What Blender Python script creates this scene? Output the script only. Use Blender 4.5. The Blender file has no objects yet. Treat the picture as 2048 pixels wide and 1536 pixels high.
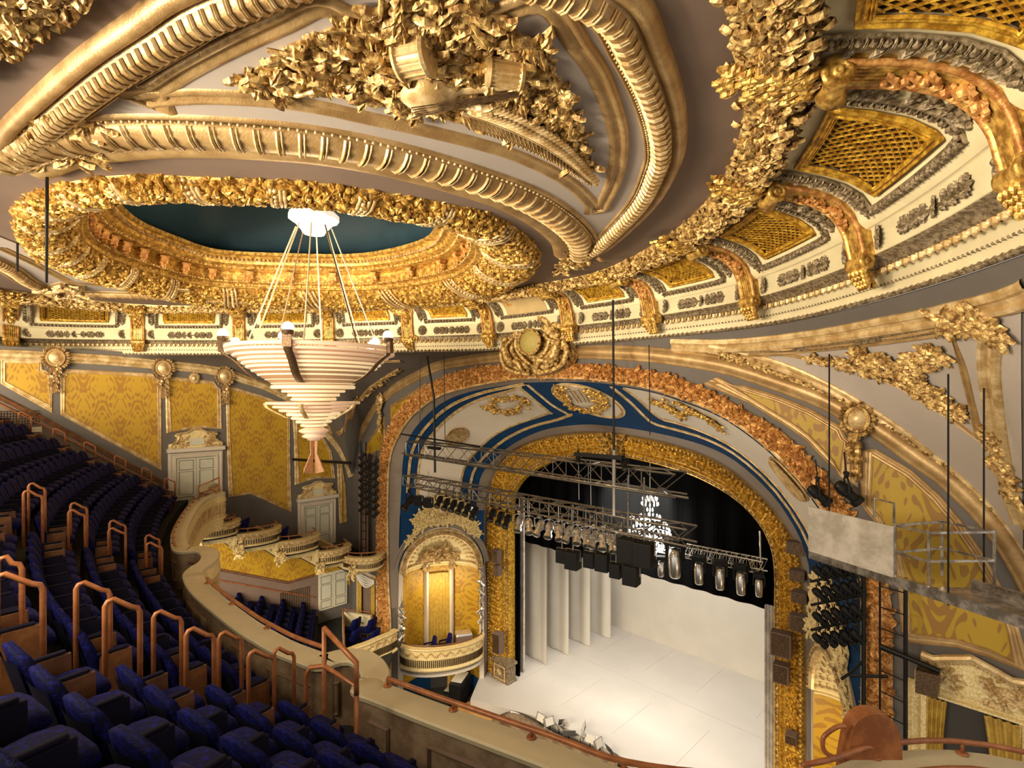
import bpy, bmesh, math, random
import numpy as np
from mathutils import Vector, Matrix
from mathutils.geometry import tessellate_polygon
PI = math.pi
R = random.Random(7)
scene = bpy.context.scene
col = scene.collection

# ---------------------------------------------------------------- camera
ZC = 13.3                       # eye height above the stage floor
FOC, YH = 1040.0, 790.0         # focal length and horizon of the photograph, in its pixels
AZ = math.atan(1024 / FOC)
FW = (-math.cos(AZ), math.sin(AZ))
RT = (math.sin(AZ), math.cos(AZ))
cam_d = bpy.data.cameras.new('camera')
cam = bpy.data.objects.new('camera', cam_d)
col.objects.link(cam)
cam.location = (0, 0, ZC)
cam.rotation_euler = (PI / 2, 0, PI / 2 - AZ)
cam_d.sensor_width = 36
cam_d.lens = 36 * FOC / 2048
cam_d.shift_y = (YH - 768) / 2048
cam_d.clip_start = 0.05
cam_d.clip_end = 200
scene.camera = cam

# ---------------------------------------------------------------- world, exposure, large lights
scene.view_settings.view_transform = 'Standard'
scene.view_settings.look = 'None'
scene.view_settings.gamma = 1
scene.view_settings.exposure = 0.0
world = bpy.data.worlds.new('world')
scene.world = world
world.use_nodes = True
wb = world.node_tree.nodes['Background']
wb.inputs[0].default_value = (1.0, 0.90, 0.78, 1)
wb.inputs[1].default_value = 0.9


def lamp(name, kind, loc, energy, color, size=0.5, aim=None, spot=None, size_y=None):
    d = bpy.data.lights.new(name, kind)
    d.energy = energy
    d.color = color
    if kind == 'AREA':
        d.size = size
        if size_y:
            d.shape = 'RECTANGLE'
            d.size_y = size_y
    elif kind in ('POINT', 'SPOT'):
        d.shadow_soft_size = size
    if spot:
        d.spot_size = spot
        d.spot_blend = 0.6
    o = bpy.data.objects.new(name, d)
    o.location = loc
    if aim is not None:
        o.rotation_euler = (Vector(aim) - Vector(loc)).to_track_quat('-Z', 'Y').to_euler()
    col.objects.link(o)
    return o


# unseen fill lamps added outside the view; stage work lights, chandelier glow, oculus lamp
WARM = (1.0, 0.84, 0.62)
lamp('ceiling_fill_light', 'AREA', (-6.0, -8.5, 12.2), 1500, WARM, 4.0, (-7, 6, 16.4))  # added fill to brighten the ceiling, no real fitting
lamp('ceiling_fill_light', 'AREA', (-17.0, -8.5, 12.2), 1200, WARM, 4.0, (-15, 7, 16.4))
lamp('cove_fill_light', 'SPOT', (-9.0, -7.0, 12.6), 6000, WARM, 0.6, (-2.5, 9.5, 15.6), 0.75)  # added from out of view to brighten the cove
lamp('cove_fill_light', 'SPOT', (-9.5, -7.0, 12.6), 6000, WARM, 0.6, (-12, 12, 15.0), 0.75)
lamp('cove_fill_light', 'SPOT', (-10.0, -7.0, 12.6), 4300, WARM, 0.6, (-20, 6, 15.0), 0.7)
lamp('house_fill_light', 'AREA', (-11.0, -9.5, 13.8), 4200, WARM, 5.0, (-12, 12, 10.0))  # added fill for the front wall
lamp('side_fill_light', 'AREA', (-4.0, -8.5, 13.8), 3300, WARM, 4.0, (-23, 7, 9.5))  # added fill for the left wall
lamp('balcony_fill_light', 'AREA', (-5.5, -1.2, 13.6), 150, WARM, 1.5, (-8, 3.0, 9.3))  # added to lift the parapet and rails
lamp('stage_work_light', 'AREA', (-11.5, 20.5, 11.5), 1300, (1.0, 0.94, 0.86), 5.0, (-11.5, 21.0, 0))
lamp('stage_front_light', 'AREA', (-11.5, 17.6, 8.5), 900, (1.0, 0.94, 0.86), 3.0, (-11.5, 25, 2.5))
lamp('chandelier_glow_light', 'POINT', (-12.64, 5.55, 15.4), 420, (1.0, 0.8, 0.5), 0.8)
lamp('oculus_cove_light', 'POINT', (-12.64, 5.55, 17.3), 60, (1.0, 0.72, 0.35), 0.5)


# ---------------------------------------------------------------- picture-to-place helpers (photo pixel -> point on a real plane)
def _d(px):
    u = (px - 1024) / FOC
    return FW[0] + RT[0] * u, FW[1] + RT[1] * u


def on_z(px, py, z):            # z measured from the eye
    t = FOC * z / (YH - py)
    d = _d(px)
    return Vector((d[0] * t, d[1] * t, ZC + z))


def on_y(px, py, Y):
    d = _d(px)
    t = Y / d[1]
    return Vector((d[0] * t, Y, ZC - (py - YH) / FOC * t))


def on_x(px, py, X):
    d = _d(px)
    t = X / d[0]
    return Vector((X, d[1] * t, ZC - (py - YH) / FOC * t))


def project(p):
    dd = p[0] * FW[0] + p[1] * FW[1]
    return 1024 + FOC * (p[0] * RT[0] + p[1] * RT[1]) / dd, YH - FOC * (p[2] - ZC) / dd


# ---------------------------------------------------------------- object helpers
def tag(o, label=None, cat=None, group=None, kind=None):
    if label: o['label'] = label
    if cat: o['category'] = cat
    if group: o['group'] = group
    if kind: o['kind'] = kind
    return o


def empty(name, loc=(0, 0, 0), rz=0.0):
    o = bpy.data.objects.new(name, None)
    o.location = loc
    o.rotation_euler = (0, 0, rz)
    o.empty_display_size = 0.2
    col.objects.link(o)
    return o


def thing(name, label, cat, loc=(0, 0, 0), rz=0.0, group=None):
    return tag(empty(name, loc, rz), label, cat, group)


def copy_tree(o, parent=None):
    c = o.copy()
    col.objects.link(c)
    if parent is not None:
        c.parent = parent
    for ch in list(o.children):
        copy_tree(ch, c)
    return c


class MB:
    """collects shapes, then links them as one mesh object"""

    def __init__(self):
        self.v = []
        self.f = []

    def add(self, vs, fs):
        n = len(self.v)
        self.v.extend([tuple(p) for p in vs])
        self.f.extend([tuple(i + n for i in q) for q in fs])
        return self

    def box(self, c, s, rz=0.0, taper=1.0, ax=None):
        hx, hy, hz = s[0] / 2, s[1] / 2, s[2] / 2
        pts = []
        for z, k in ((-hz, 1.0), (hz, taper)):
            for x, y in ((-hx, -hy), (hx, -hy), (hx, hy), (-hx, hy)):
                pts.append(Vector((x * k, y * k, z)))
        m = Matrix.Rotation(rz, 3, 'Z') if ax is None else ax
        pts = [m @ p + Vector(c) for p in pts]
        return self.add(pts, [(0, 3, 2, 1), (4, 5, 6, 7), (0, 1, 5, 4), (1, 2, 6, 5), (2, 3, 7, 6), (3, 0, 4, 7)])

    def bar(self, a, b, w, h=None):
        a, b = Vector(a), Vector(b)
        h = h or w
        d = (b - a)
        L = d.length
        if L < 1e-6: return self
        m = d.to_track_quat('Z', 'Y').to_matrix()
        return self.box((a + b) / 2, (w, h, L), ax=m)

    def tube(self, pts, r, n=8, closed=False, caps=True):
        pts = [Vector(p) for p in pts]
        N = len(pts)
        rr = r if isinstance(r, (list, tuple)) else [r] * N
        base = len(self.v)
        prev = None
        for i, p in enumerate(pts):
            if closed:
                t = pts[(i + 1) % N] - pts[i - 1]
            else:
                t = pts[min(i + 1, N - 1)] - pts[max(i - 1, 0)]
            t.normalize()
            if prev is None:
                u = t.cross(Vector((0, 0, 1)))
                if u.length < 1e-3: u = t.cross(Vector((1, 0, 0)))
            else:
                u = prev - t * prev.dot(t)
                if u.length < 1e-4: u = t.cross(Vector((0, 0, 1)))
            u.normalize()
            prev = u
            w = t.cross(u)
            for k in range(n):
                a = 2 * PI * k / n
                self.v.append(tuple(p + (u * math.cos(a) + w * math.sin(a)) * rr[i]))
        M = N if closed else N - 1
        for i in range(M):
            j = (i + 1) % N
            for k in range(n):
                l = (k + 1) % n
                self.f.append((base + i * n + k, base + i * n + l, base + j * n + l, base + j * n + k))
        if caps and not closed:
            self.f.append(tuple(base + k for k in range(n))[::-1])
            self.f.append(tuple(base + (N - 1) * n + k for k in range(n)))
        return self

    def lathe(self, prof, c=(0, 0, 0), n=24, axis=None, arc=(0, 2 * PI)):
        """prof: list of (r, z)"""
        m = axis or Matrix.Identity(3)
        full = abs(arc[1] - arc[0] - 2 * PI) < 1e-6
        N = n if full else n + 1
        base = len(self.v)
        for r, z in prof:
            for k in range(N):
                a = arc[0] + (arc[1] - arc[0]) * k / n
                self.v.append(tuple(m @ Vector((r * math.cos(a), r * math.sin(a), z)) + Vector(c)))
        for i in range(len(prof) - 1):
            for k in range(n):
                l = (k + 1) % N
                self.f.append((base + i * N + k, base + i * N + l, base + (i + 1) * N + l, base + (i + 1) * N + k))
        return self

    def grid(self, rows, closed_u=False, closed_v=False):
        """rows: list of lists of points"""
        base = len(self.v)
        nr, nc = len(rows), len(rows[0])
        for r in rows:
            for p in r: self.v.append(tuple(p))
        for i in range(nr if closed_u else nr - 1):
            for k in range(nc if closed_v else nc - 1):
                a, b = i, (i + 1) % nr
                c, d = k, (k + 1) % nc
                self.f.append((base + a * nc + c, base + a * nc + d, base + b * nc + d, base + b * nc + c))
        return self

    def slab(self, outline, normal, t, holes=()):
        """polygon (with holes) given thickness t along normal; outline are 3D points on the front"""
        nrm = Vector(normal).normalized()
        polys = [[Vector(p) for p in outline]] + [[Vector(p) for p in h] for h in holes]
        flat = [p for q in polys for p in q]
        tris = tessellate_polygon(polys)
        n = len(flat)
        vs = [p + nrm * t for p in flat] + list(flat)
        fs = [tuple(q) for q in tris] + [tuple(i + n for i in q[::-1]) for q in tris]
        o = 0
        for q in polys:
            L = len(q)
            for i in range(L):
                j = (i + 1) % L
                fs.append((o + i, o + j, o + j + n, o + i + n))
            o += L
        return self.add(vs, fs)

    def ball(self, c, r, n=8, sq=(1, 1, 1)):
        m = max(3, n // 2)
        rows = []
        for i in range(m + 1):
            th = PI * i / m
            rows.append([(c[0] + r * sq[0] * math.sin(th) * math.cos(2 * PI * k / n),
                          c[1] + r * sq[1] * math.sin(th) * math.sin(2 * PI * k / n),
                          c[2] + r * sq[2] * math.cos(th)) for k in range(n)])
        return self.grid(rows, closed_v=True)

    def leaf(self, c, t, n, L, W, H=None, curl=0.3):
        """acanthus-like leaf from c along t, standing off along n"""
        t = Vector(t).normalized()
        n = Vector(n)
        n = (n - t * n.dot(t)).normalized()
        s = t.cross(n)
        H = H if H is not None else W * 0.45
        rows = []
        c = Vector(c)
        for a, w in ((0, .25), (.22, .8), (.42, .62), (.6, .95), (.8, .55), (1.0, .06)):
            up = H * (math.sin(a * PI * .8) * .9 + curl * a * a)
            p = c + t * (L * a) + n * up
            e = n * (-H * .75)
            rows.append([p + s * (W * .5 * w) + e, p + s * (W * .24 * w) + n * H * .12, p - n * H * .22,
                         p - s * (W * .24 * w) + n * H * .12, p - s * (W * .5 * w) + e])
        return self.grid(rows)

    def build(self, name, mat, parent=None, smooth=False, bevel=0.0):
        me = bpy.data.meshes.new(name)
        me.from_pydata(self.v, [], self.f)
        me.materials.append(mat)
        if smooth:
            me.polygons.foreach_set('use_smooth', [True] * len(me.polygons))
        me.update()
        o = bpy.data.objects.new(name, me)
        col.objects.link(o)
        if parent is not None: o.parent = parent
        if bevel:
            md = o.modifiers.new('bevel', 'BEVEL')
            md.width = bevel
            md.segments = 2
            md.limit_method = 'ANGLE'
        return o


def fix_normals(o):
    bm = bmesh.new()
    bm.from_mesh(o.data)
    bmesh.ops.recalc_face_normals(bm, faces=bm.faces)
    bm.to_mesh(o.data)
    bm.free()
    return o


def cr(pts, n=8, closed=False):
    """Catmull-Rom through the points"""
    P = [Vector(p) for p in pts]
    N = len(P)
    out = []
    segs = N if closed else N - 1
    for i in range(segs):
        if closed:
            a, b, c, d = P[i - 1], P[i], P[(i + 1) % N], P[(i + 2) % N]
        else:
            b, c = P[i], P[i + 1]
            a = P[i - 1] if i else b * 2 - c
            d = P[i + 2] if i + 2 < N else c * 2 - b
        for k in range(n):
            t = k / n
            out.append(0.5 * ((2 * b) + (c - a) * t + (2 * a - 5 * b + 4 * c - d) * t * t + (3 * b - a - 3 * c + d) * t ** 3))
    if not closed: out.append(P[-1].copy())
    return out


def resample(pts, step=None, n=None, closed=False):
    P = [Vector(p) for p in pts]
    if closed: P = P + [P[0]]
    L = [0]
    for a, b in zip(P, P[1:]): L.append(L[-1] + (b - a).length)
    T = L[-1]
    if n is None: n = max(2, int(round(T / step)))
    out = []
    j = 0
    for k in range(n if closed else n + 1):
        s = T * k / n
        while j < len(L) - 2 and L[j + 1] < s: j += 1
        d = L[j + 1] - L[j]
        f = 0 if d < 1e-9 else (s - L[j]) / d
        out.append(P[j].lerp(P[j + 1], min(1, f)))
    return out


def frames(path, up, closed=False):
    """tangent, side frames along a path; up: vector or list"""
    N = len(path)
    fr = []
    for i, p in enumerate(path):
        if closed:
            t = path[(i + 1) % N] - path[i - 1]
        else:
            t = path[min(i + 1, N - 1)] - path[max(i - 1, 0)]
        t = t.normalized()
        u = Vector(up[i] if isinstance(up, list) else up)
        u = (u - t * u.dot(t)).normalized()
        fr.append((t, t.cross(u).normalized(), u))
    return fr


def sweep(mb, path, prof, up, closed=False):
    """prof: list of (side, out) swept along the path; side = tangent x up"""
    path = [Vector(p) for p in path]
    rows = []
    N = len(path)
    for i, (p, (t, s, u)) in enumerate(zip(path, frames(path, up, closed))):
        k = 1.0
        if 0 < i < N - 1 or closed:          # mitre at corners
            a = (path[i] - path[i - 1]).normalized()
            b = (path[(i + 1) % N] - path[i]).normalized()
            c = math.sqrt(max(0.1, (1 + a.dot(b)) / 2))
            k = 1 / c
        rows.append([p + s * (q[0] * k) + u * q[1] for q in prof])
    return mb.grid(rows, closed_u=closed)


def beads(mb, path, up, step, r, side=0.0, out=0.0, closed=False, n=6, sq=1.0):
    pts = resample(path, step=step, closed=closed)
    for p, (t, s, u) in zip(pts, frames(pts, up, closed)):
        mb.ball(p + s * side + u * out, r, n)
    return mb


FRAME = [(-.5, 0), (-.5, .35), (-.38, .6), (-.22, .75), (-.1, .45), (.08, .4), (.2, .9), (.36, .95), (.5, .5), (.5, 0)]


def mould(w, h, prof=FRAME):
    return [(a * w, b * h) for a, b in prof]
# ---------------------------------------------------------------- materials
def new_mat(name):
    m = bpy.data.materials.new(name)
    m.use_nodes = True
    return m, m.node_tree, m.node_tree.nodes['Principled BSDF']


def plain(name, c, rough=0.6, metal=0.0, noise=0.0, nscale=3.0, c2=None, bump=0.0, bscale=60.0, spec=None):
    m, nt, b = new_mat(name)
    b.inputs['Base Color'].default_value = (*c, 1)
    b.inputs['Roughness'].default_value = rough
    b.inputs['Metallic'].default_value = metal
    if spec is not None: b.inputs['Specular IOR Level'].default_value = spec
    tc = nt.nodes.new('ShaderNodeTexCoord')
    if noise > 0 or c2:
        n = nt.nodes.new('ShaderNodeTexNoise')
        n.inputs['Scale'].default_value = nscale
        n.inputs['Detail'].default_value = 6
        n.inputs['Roughness'].default_value = 0.65
        nt.links.new(tc.outputs['Object'], n.inputs['Vector'])
        r = nt.nodes.new('ShaderNodeValToRGB')
        r.color_ramp.elements[0].position = 0.42
        r.color_ramp.elements[1].position = 0.62
        k = 1 - noise
        c2 = c2 or tuple(x * k for x in c)
        r.color_ramp.elements[0].color = (*c2, 1)
        r.color_ramp.elements[1].color = (*c, 1)
        nt.links.new(n.outputs['Fac'], r.inputs['Fac'])
        nt.links.new(r.outputs['Color'], b.inputs['Base Color'])
    if bump:
        n2 = nt.nodes.new('ShaderNodeTexNoise')
        n2.inputs['Scale'].default_value = bscale
        n2.inputs['Detail'].default_value = 4
        nt.links.new(tc.outputs['Object'], n2.inputs['Vector'])
        bp = nt.nodes.new('ShaderNodeBump')
        bp.inputs['Strength'].default_value = bump
        bp.inputs['Distance'].default_value = 0.02
        nt.links.new(n2.outputs['Fac'], bp.inputs['Height'])
        nt.links.new(bp.outputs['Normal'], b.inputs['Normal'])
    return m


def emis(name, c, strength, base=(1, 1, 1)):
    m, nt, b = new_mat(name)
    b.inputs['Base Color'].default_value = (*base, 1)
    b.inputs['Emission Color'].default_value = (*c, 1)
    b.inputs['Emission Strength'].default_value = strength
    return m


def damask(name, c1, c2, scale=1.0, axes=(1, 2)):
    """woven damask: mirrored scrolls repeated up the wall"""
    m, nt, b = new_mat(name)
    N, L = nt.nodes, nt.links
    geo = N.new('ShaderNodeNewGeometry')
    sep = N.new('ShaderNodeSeparateXYZ')
    L.new(geo.outputs['Position'], sep.inputs[0])

    def math_(op, a, bb=None, v=None):
        n = N.new('ShaderNodeMath')
        n.operation = op
        if hasattr(a, 'links') or not isinstance(a, (int, float)): L.new(a, n.inputs[0])
        else: n.inputs[0].default_value = a
        if bb is not None:
            if isinstance(bb, (int, float)): n.inputs[1].default_value = bb
            else: L.new(bb, n.inputs[1])
        return n.outputs[0]
    U = sep.outputs[axes[0]]
    V = sep.outputs[axes[1]]
    tau = 2 * PI
    a_ = math_('MULTIPLY', U, tau * .95 * scale)
    b_ = math_('MULTIPLY', V, tau * .62 * scale)
    sa, ca = math_('SINE', a_), math_('COSINE', a_)
    sb, cb = math_('SINE', b_), math_('COSINE', b_)
    # ogee lattice, mirrored about every vertical axis: leaves and scrolls
    ogee = math_('ADD', math_('MULTIPLY', ca, cb), 0.0)
    r2 = math_('SINE', math_('ADD', math_('MULTIPLY', ca, 4.6), math_('MULTIPLY', cb, 5.3)))
    r3 = math_('SINE', math_('ADD', math_('MULTIPLY', math_('MULTIPLY', sa, sa), 7.5), math_('MULTIPLY', sb, 4.1)))
    f1 = math_('MULTIPLY', r2, r3)
    n1 = N.new('ShaderNodeTexNoise')
    n1.inputs['Scale'].default_value = 5.0 * scale
    n1.inputs['Detail'].default_value = 3
    L.new(geo.outputs['Position'], n1.inputs['Vector'])
    f2 = math_('ADD', math_('MULTIPLY', f1, .55), math_('MULTIPLY', ogee, .30))
    s = math_('ADD', f2, math_('MULTIPLY', n1.outputs['Fac'], .35))
    r = N.new('ShaderNodeValToRGB')
    r.color_ramp.elements[0].position = 0.02
    r.color_ramp.elements[1].position = 0.06
    r.color_ramp.elements[0].color = (*c2, 1)
    r.color_ramp.elements[1].color = (*c1, 1)
    L.new(s, r.inputs['Fac'])
    L.new(r.outputs['Color'], b.inputs['Base Color'])
    b.inputs['Roughness'].default_value = 0.55
    return m


def velvet(name, c, c2):
    m = plain(name, c, 0.7, 0, nscale=26, c2=c2, bump=0.5, bscale=90)
    for n in m.node_tree.nodes:
        if n.type == 'VALTORGB':
            n.color_ramp.elements[0].position, n.color_ramp.elements[1].position = .50, .74
    b = m.node_tree.nodes['Principled BSDF']
    b.inputs['Sheen Weight'].default_value = 0.06
    b.inputs['Specular IOR Level'].default_value = 0.12
    b.inputs['Sheen Tint'].default_value = (0.10, 0.12, 1, 1)
    return m


M = {}
M['mauve'] = plain('mauve_plaster', (0.235, 0.165, 0.125), 0.75, noise=0.12, nscale=0.6)
M['lilac'] = plain('pale_grey_plaster', (0.47, 0.41, 0.36), 0.7, noise=0.08, nscale=0.8)
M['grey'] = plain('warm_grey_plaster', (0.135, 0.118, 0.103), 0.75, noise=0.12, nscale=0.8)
M['taupe'] = plain('taupe_plaster', (0.24, 0.19, 0.145), 0.7, noise=0.1, nscale=1.5)
M['dado'] = plain('dusky_dado_paint', (0.20, 0.135, 0.10), 0.7, noise=0.1, nscale=2)
M['cream'] = plain('cream_plaster', (0.80, 0.69, 0.42), 0.55, noise=0.10, nscale=2.5)
M['white'] = plain('white_plaster', (0.66, 0.58, 0.46), 0.6, noise=0.05, nscale=1.0)
M['doorpaint'] = plain('door_paint', (0.62, 0.60, 0.46), 0.5, noise=0.06, nscale=3)
M['doorline'] = plain('door_groove', (0.20, 0.19, 0.16), 0.6)
M['gold'] = plain('bright_gold_leaf', (0.80, 0.52, 0.13), 0.38, 0.45, nscale=9, c2=(0.30, 0.15, 0.025), bump=0.35, bscale=30)
M['goldrel'] = plain('relief_gold_leaf', (0.86, 0.62, 0.24), 0.42, 0.3, nscale=11, c2=(0.24, 0.12, 0.03), bump=0.5, bscale=25)
M['yellowgold'] = plain('yellow_gold_leaf', (0.85, 0.52, 0.06), 0.4, 0.4, nscale=10, c2=(0.35, 0.16, 0.01), bump=0.4, bscale=30)
M['orangegold'] = plain('copper_gold_leaf', (0.74, 0.40, 0.12), 0.45, 0.3, nscale=9, c2=(0.36, 0.14, 0.03), bump=0.6, bscale=22)
M['antique'] = plain('antique_gilding', (0.56, 0.38, 0.17), 0.42, 0.35, nscale=2.0, c2=(0.36, 0.22, 0.085), bump=0.25, bscale=40)
M['palegold'] = plain('pale_gilding', (0.78, 0.60, 0.32), 0.4, 0.3, nscale=4.0, c2=(0.48, 0.31, 0.12), bump=0.2, bscale=40)
M['silverbrown'] = plain('weathered_bronze_gilding', (0.36, 0.28, 0.17), 0.5, 0.3, nscale=16, c2=(0.11, 0.075, 0.035), bump=0.4, bscale=30)
M['boxfront'] = plain('ivory_gilt_plaster', (0.88, 0.74, 0.40), 0.5, nscale=22, c2=(0.66, 0.48, 0.18), bump=0.3, bscale=30)
M['shell'] = plain('ivory_shell_plaster', (0.85, 0.70, 0.36), 0.5, noise=0.15, nscale=6)
M['blue'] = plain('royal_blue_paint', (0.008, 0.045, 0.125), 0.85, noise=0.2, nscale=2, spec=.12)
M['sky'] = plain('teal_dome_paint', (0.010, 0.040, 0.060), 0.7, noise=0.25, nscale=0.4)
M['damask_left'] = damask('gold_damask_cloth', (0.46, 0.27, 0.012), (0.33, 0.165, 0.012), 1.0, (1, 2))
M['damask_front'] = damask('gold_damask_silk', (0.40, 0.25, 0.010), (0.27, 0.135, 0.015), 0.8, (0, 2))
M['velvet'] = velvet('navy_velvet', (0.010, 0.012, 0.26), (0.0022, 0.003, 0.028))  # bright blue flecks imitate glints of light, put into the colour
M['seatback'] = plain('dark_seat_shell', (0.007, 0.006, 0.02), 0.75, noise=0.2, spec=.15)
M['seatwood'] = plain('stained_seat_wood', (0.19, 0.075, 0.022), 0.45, nscale=5, c2=(0.11, 0.04, 0.012))
M['copper'] = plain('copper_painted_rail', (0.42, 0.16, 0.055), 0.38, 0.15, nscale=5, c2=(0.28, 0.095, 0.035))
M['black'] = plain('black_metal', (0.007, 0.006, 0.005), 0.5, 0.0, spec=.25)
M['steel'] = plain('raw_steel', (0.50, 0.46, 0.40), 0.28, 0.85, nscale=6, c2=(0.20, 0.17, 0.14))
M['trussmetal'] = plain('dark_truss_metal', (0.30, 0.28, 0.25), 0.3, 0.92)
M['alu'] = plain('polished_aluminium', (0.80, 0.78, 0.74), 0.22, 0.9)
M['carpet'] = plain('dark_carpet', (0.020, 0.019, 0.018), 0.9, noise=0.4, nscale=20)
M['stage'] = plain('pale_stage_floor', (0.52, 0.48, 0.42), 0.5, noise=0.06, nscale=0.5)
M['canvas'] = plain('white_scenery_cloth', (0.66, 0.61, 0.52), 0.8, noise=0.06, nscale=0.7)
M['blackdrape'] = plain('black_drape', (0.0025, 0.0025, 0.0025), 1.0, spec=0.0)
M['pinkgrey'] = plain('painted_speaker_cloth', (0.16, 0.10, 0.075), 0.7, noise=0.2, nscale=20)
M['plyboard'] = plain('scuffed_white_panel', (0.52, 0.47, 0.40), 0.6, nscale=2.5, c2=(0.33, 0.29, 0.23))
M['alabaster'] = emis('lit_alabaster_glass', (1.0, 0.58, 0.32), 0.30, (0.55, 0.42, 0.32))
M['alabaster2'] = emis('inner_alabaster_glass', (1.0, 0.74, 0.38), 0.62, (0.5, 0.42, 0.3))
M['innerglass'] = emis('shaded_inner_glass', (1.0, 0.55, 0.26), 0.16, (0.30, 0.17, 0.09))
M['bulb'] = emis('white_glass_globe', (1, 0.97, 0.9), 3.5)
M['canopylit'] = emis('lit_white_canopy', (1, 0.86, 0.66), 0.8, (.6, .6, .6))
M['bronze'] = plain('dark_bronze', (0.16, 0.095, 0.045), 0.4, 0.6, nscale=30, c2=(0.07, 0.04, 0.02))
M['curtain'] = plain('gold_silk_curtain', (0.52, 0.34, 0.05), 0.5, nscale=8, c2=(0.38, 0.22, 0.03))
M['darkroom'] = plain('painted_corridor_shade', (0.045, 0.038, 0.032), 0.8)  # shade of the rooms behind doorways put into the colour
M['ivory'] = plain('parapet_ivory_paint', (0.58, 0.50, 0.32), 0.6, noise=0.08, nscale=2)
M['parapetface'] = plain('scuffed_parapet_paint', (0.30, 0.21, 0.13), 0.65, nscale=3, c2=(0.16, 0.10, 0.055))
M['wood'] = plain('raw_plywood', (0.55, 0.30, 0.09), 0.6, nscale=3, c2=(0.42, 0.21, 0.05))
# ---------------------------------------------------------------- the great oval cornice and cove
Z0, Z1 = 1.5, 3.1
_e = [(22, 706.8), (277, 709), (478, 709), (660, 707), (830, 703), (992, 699.5), (1157, 689), (1333, 682), (1540, 648), (1790, 588)]
_g = [(20, 580), (270, 608), (474, 611.5), (650, 612), (800, 609), (935, 592), (1075, 568), (1200, 541), (1335, 470), (1447, 352), (1487, 125)]
E0K = [on_z(x, y, Z0) for x, y in _e] + [Vector((x, y, ZC + Z0)) for x, y in
       ((0.35, 6.7), (1.2, 4.0), (0.4, 0.5), (-3, -2.5), (-8, -4.2), (-13.5, -4.8), (-19, -4.4), (-23.5, -2.6))]
GK = [on_z(x, y, Z1) for x, y in _g] + [Vector((x, y, ZC + Z1)) for x, y in
      ((-1.75, 2.9), (-3.4, 1.2), (-6.2, 0.1), (-9.5, -1.0), (-13.2, -1.7), (-17, -1.7), (-19.6, -0.9))]
for _p in E0K:
    if _p.y > 12.15:
        _k = 12.15 / _p.y
        _p.x *= _k
        _p.y *= _k
NB = len(E0K)
SUB = 14
E0S = cr(E0K, SUB, True)
GS = cr(GK, SUB, True)
NS = len(E0S)
CEN = Vector((-12.64, 5.55, ZC))


def _at(S, u):
    x = (u % NB) * SUB
    i = int(x)
    return S[i % NS].lerp(S[(i + 1) % NS], x - i)


def cove(u, lam, z, off=0.0):
    a, b = _at(E0S, u), _at(GS, u)
    p = a.lerp(b, lam)
    d = (b - a)
    d.z = 0
    p = p + d.normalized() * off
    p.z = ZC + z
    return p


def ring_grid(prof, u0=0.0, u1=None, n=None):
    u1 = NB if u1 is None else u1
    n = n or int((u1 - u0) * SUB)
    full = (u1 - u0) >= NB
    return [[cove(u0 + (u1 - u0) * i / n, l, z) for l, z in prof] for i in range(n if full else n + 1)]


PANEL = [(.27, 2.46), (.285, 2.58), (.33, 2.72), (.42, 2.85), (.55, 2.94), (.68, 2.99), (.82, 3.02)]


def pan(v):
    x = max(0, min(.9999, v)) * (len(PANEL) - 1)
    i = int(x)
    a, b = PANEL[i], PANEL[i + 1]
    k = x - i
    return a[0] + (b[0] - a[0]) * k, a[1] + (b[1] - a[1]) * k


m = MB().grid(ring_grid([(0, 1.53), (.012, 1.56), (.012, 1.66), (.03, 1.67), (.032, 1.82), (.05, 1.83)]), closed_u=True)
m.grid(ring_grid([(.165, 2.02), (.175, 2.03), (.20, 2.36), (.225, 2.37)]), closed_u=True)
m.grid(ring_grid([(.225, 2.37)] + PANEL), closed_u=True)
r = m.build('trim_1', M['cream'], None, True)
tag(r, kind='structure')
m = MB().grid(ring_grid([(.05, 1.83), (.055, 1.86), (.09, 1.885), (.10, 1.90), (.11, 1.95), (.135, 1.99), (.165, 2.01), (.165, 2.02)]), closed_u=True)
c_ = m.build('cove_moulding', M['silverbrown'], r, True)
# lip below the fascia: bead and small leaves
lip = MB().grid(ring_grid([(-.03, 1.53), (-.03, 1.49), (-.01, 1.475), (.01, 1.49), (.015, 1.53)]), closed_u=True)
path = [cove(i / SUB, 0.0, 1.52) for i in range(-8, int(11.4 * SUB))]
pts = resample(path, step=0.13)
for p, (t, s, u) in zip(pts, frames(pts, (0, 0, 1))):
    lip.leaf(p + Vector((0, 0, .05)), (0, 0, -1), (CEN - p).normalized(), .10, .11, .05)
lip.build('leaf_lip_moulding', M['silverbrown'], r)
bd = MB()
path = [cove(i / SUB, 0.03, 1.67) for i in range(-8, int(11.4 * SUB))]
beads(bd, path, (0, 0, 1), .085, .022, n=5)
bd.build('bead_moulding', M['silverbrown'], r, True)
eg = MB()
path = [cove(i / SUB, 0.07, 1.86) for i in range(-8, int(11.4 * SUB))]
pts = resample(path, step=0.17)
for p, (t, s, u) in zip(pts, frames(pts, (0, 0, 1))):
    inw = (CEN - p)
    inw.z = 0
    inw.normalize()
    eg.ball(p + inw * .03 + Vector((0, 0, -.02)), .052, 6, (1, 1, 1.3))
    q = p + t * .085 + inw * .03
    eg.leaf(q + Vector((0, 0, .06)), (0, 0, -1), inw, .11, .05, .03)
eg.build('egg_and_dart_moulding', M['palegold'], r)

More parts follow.
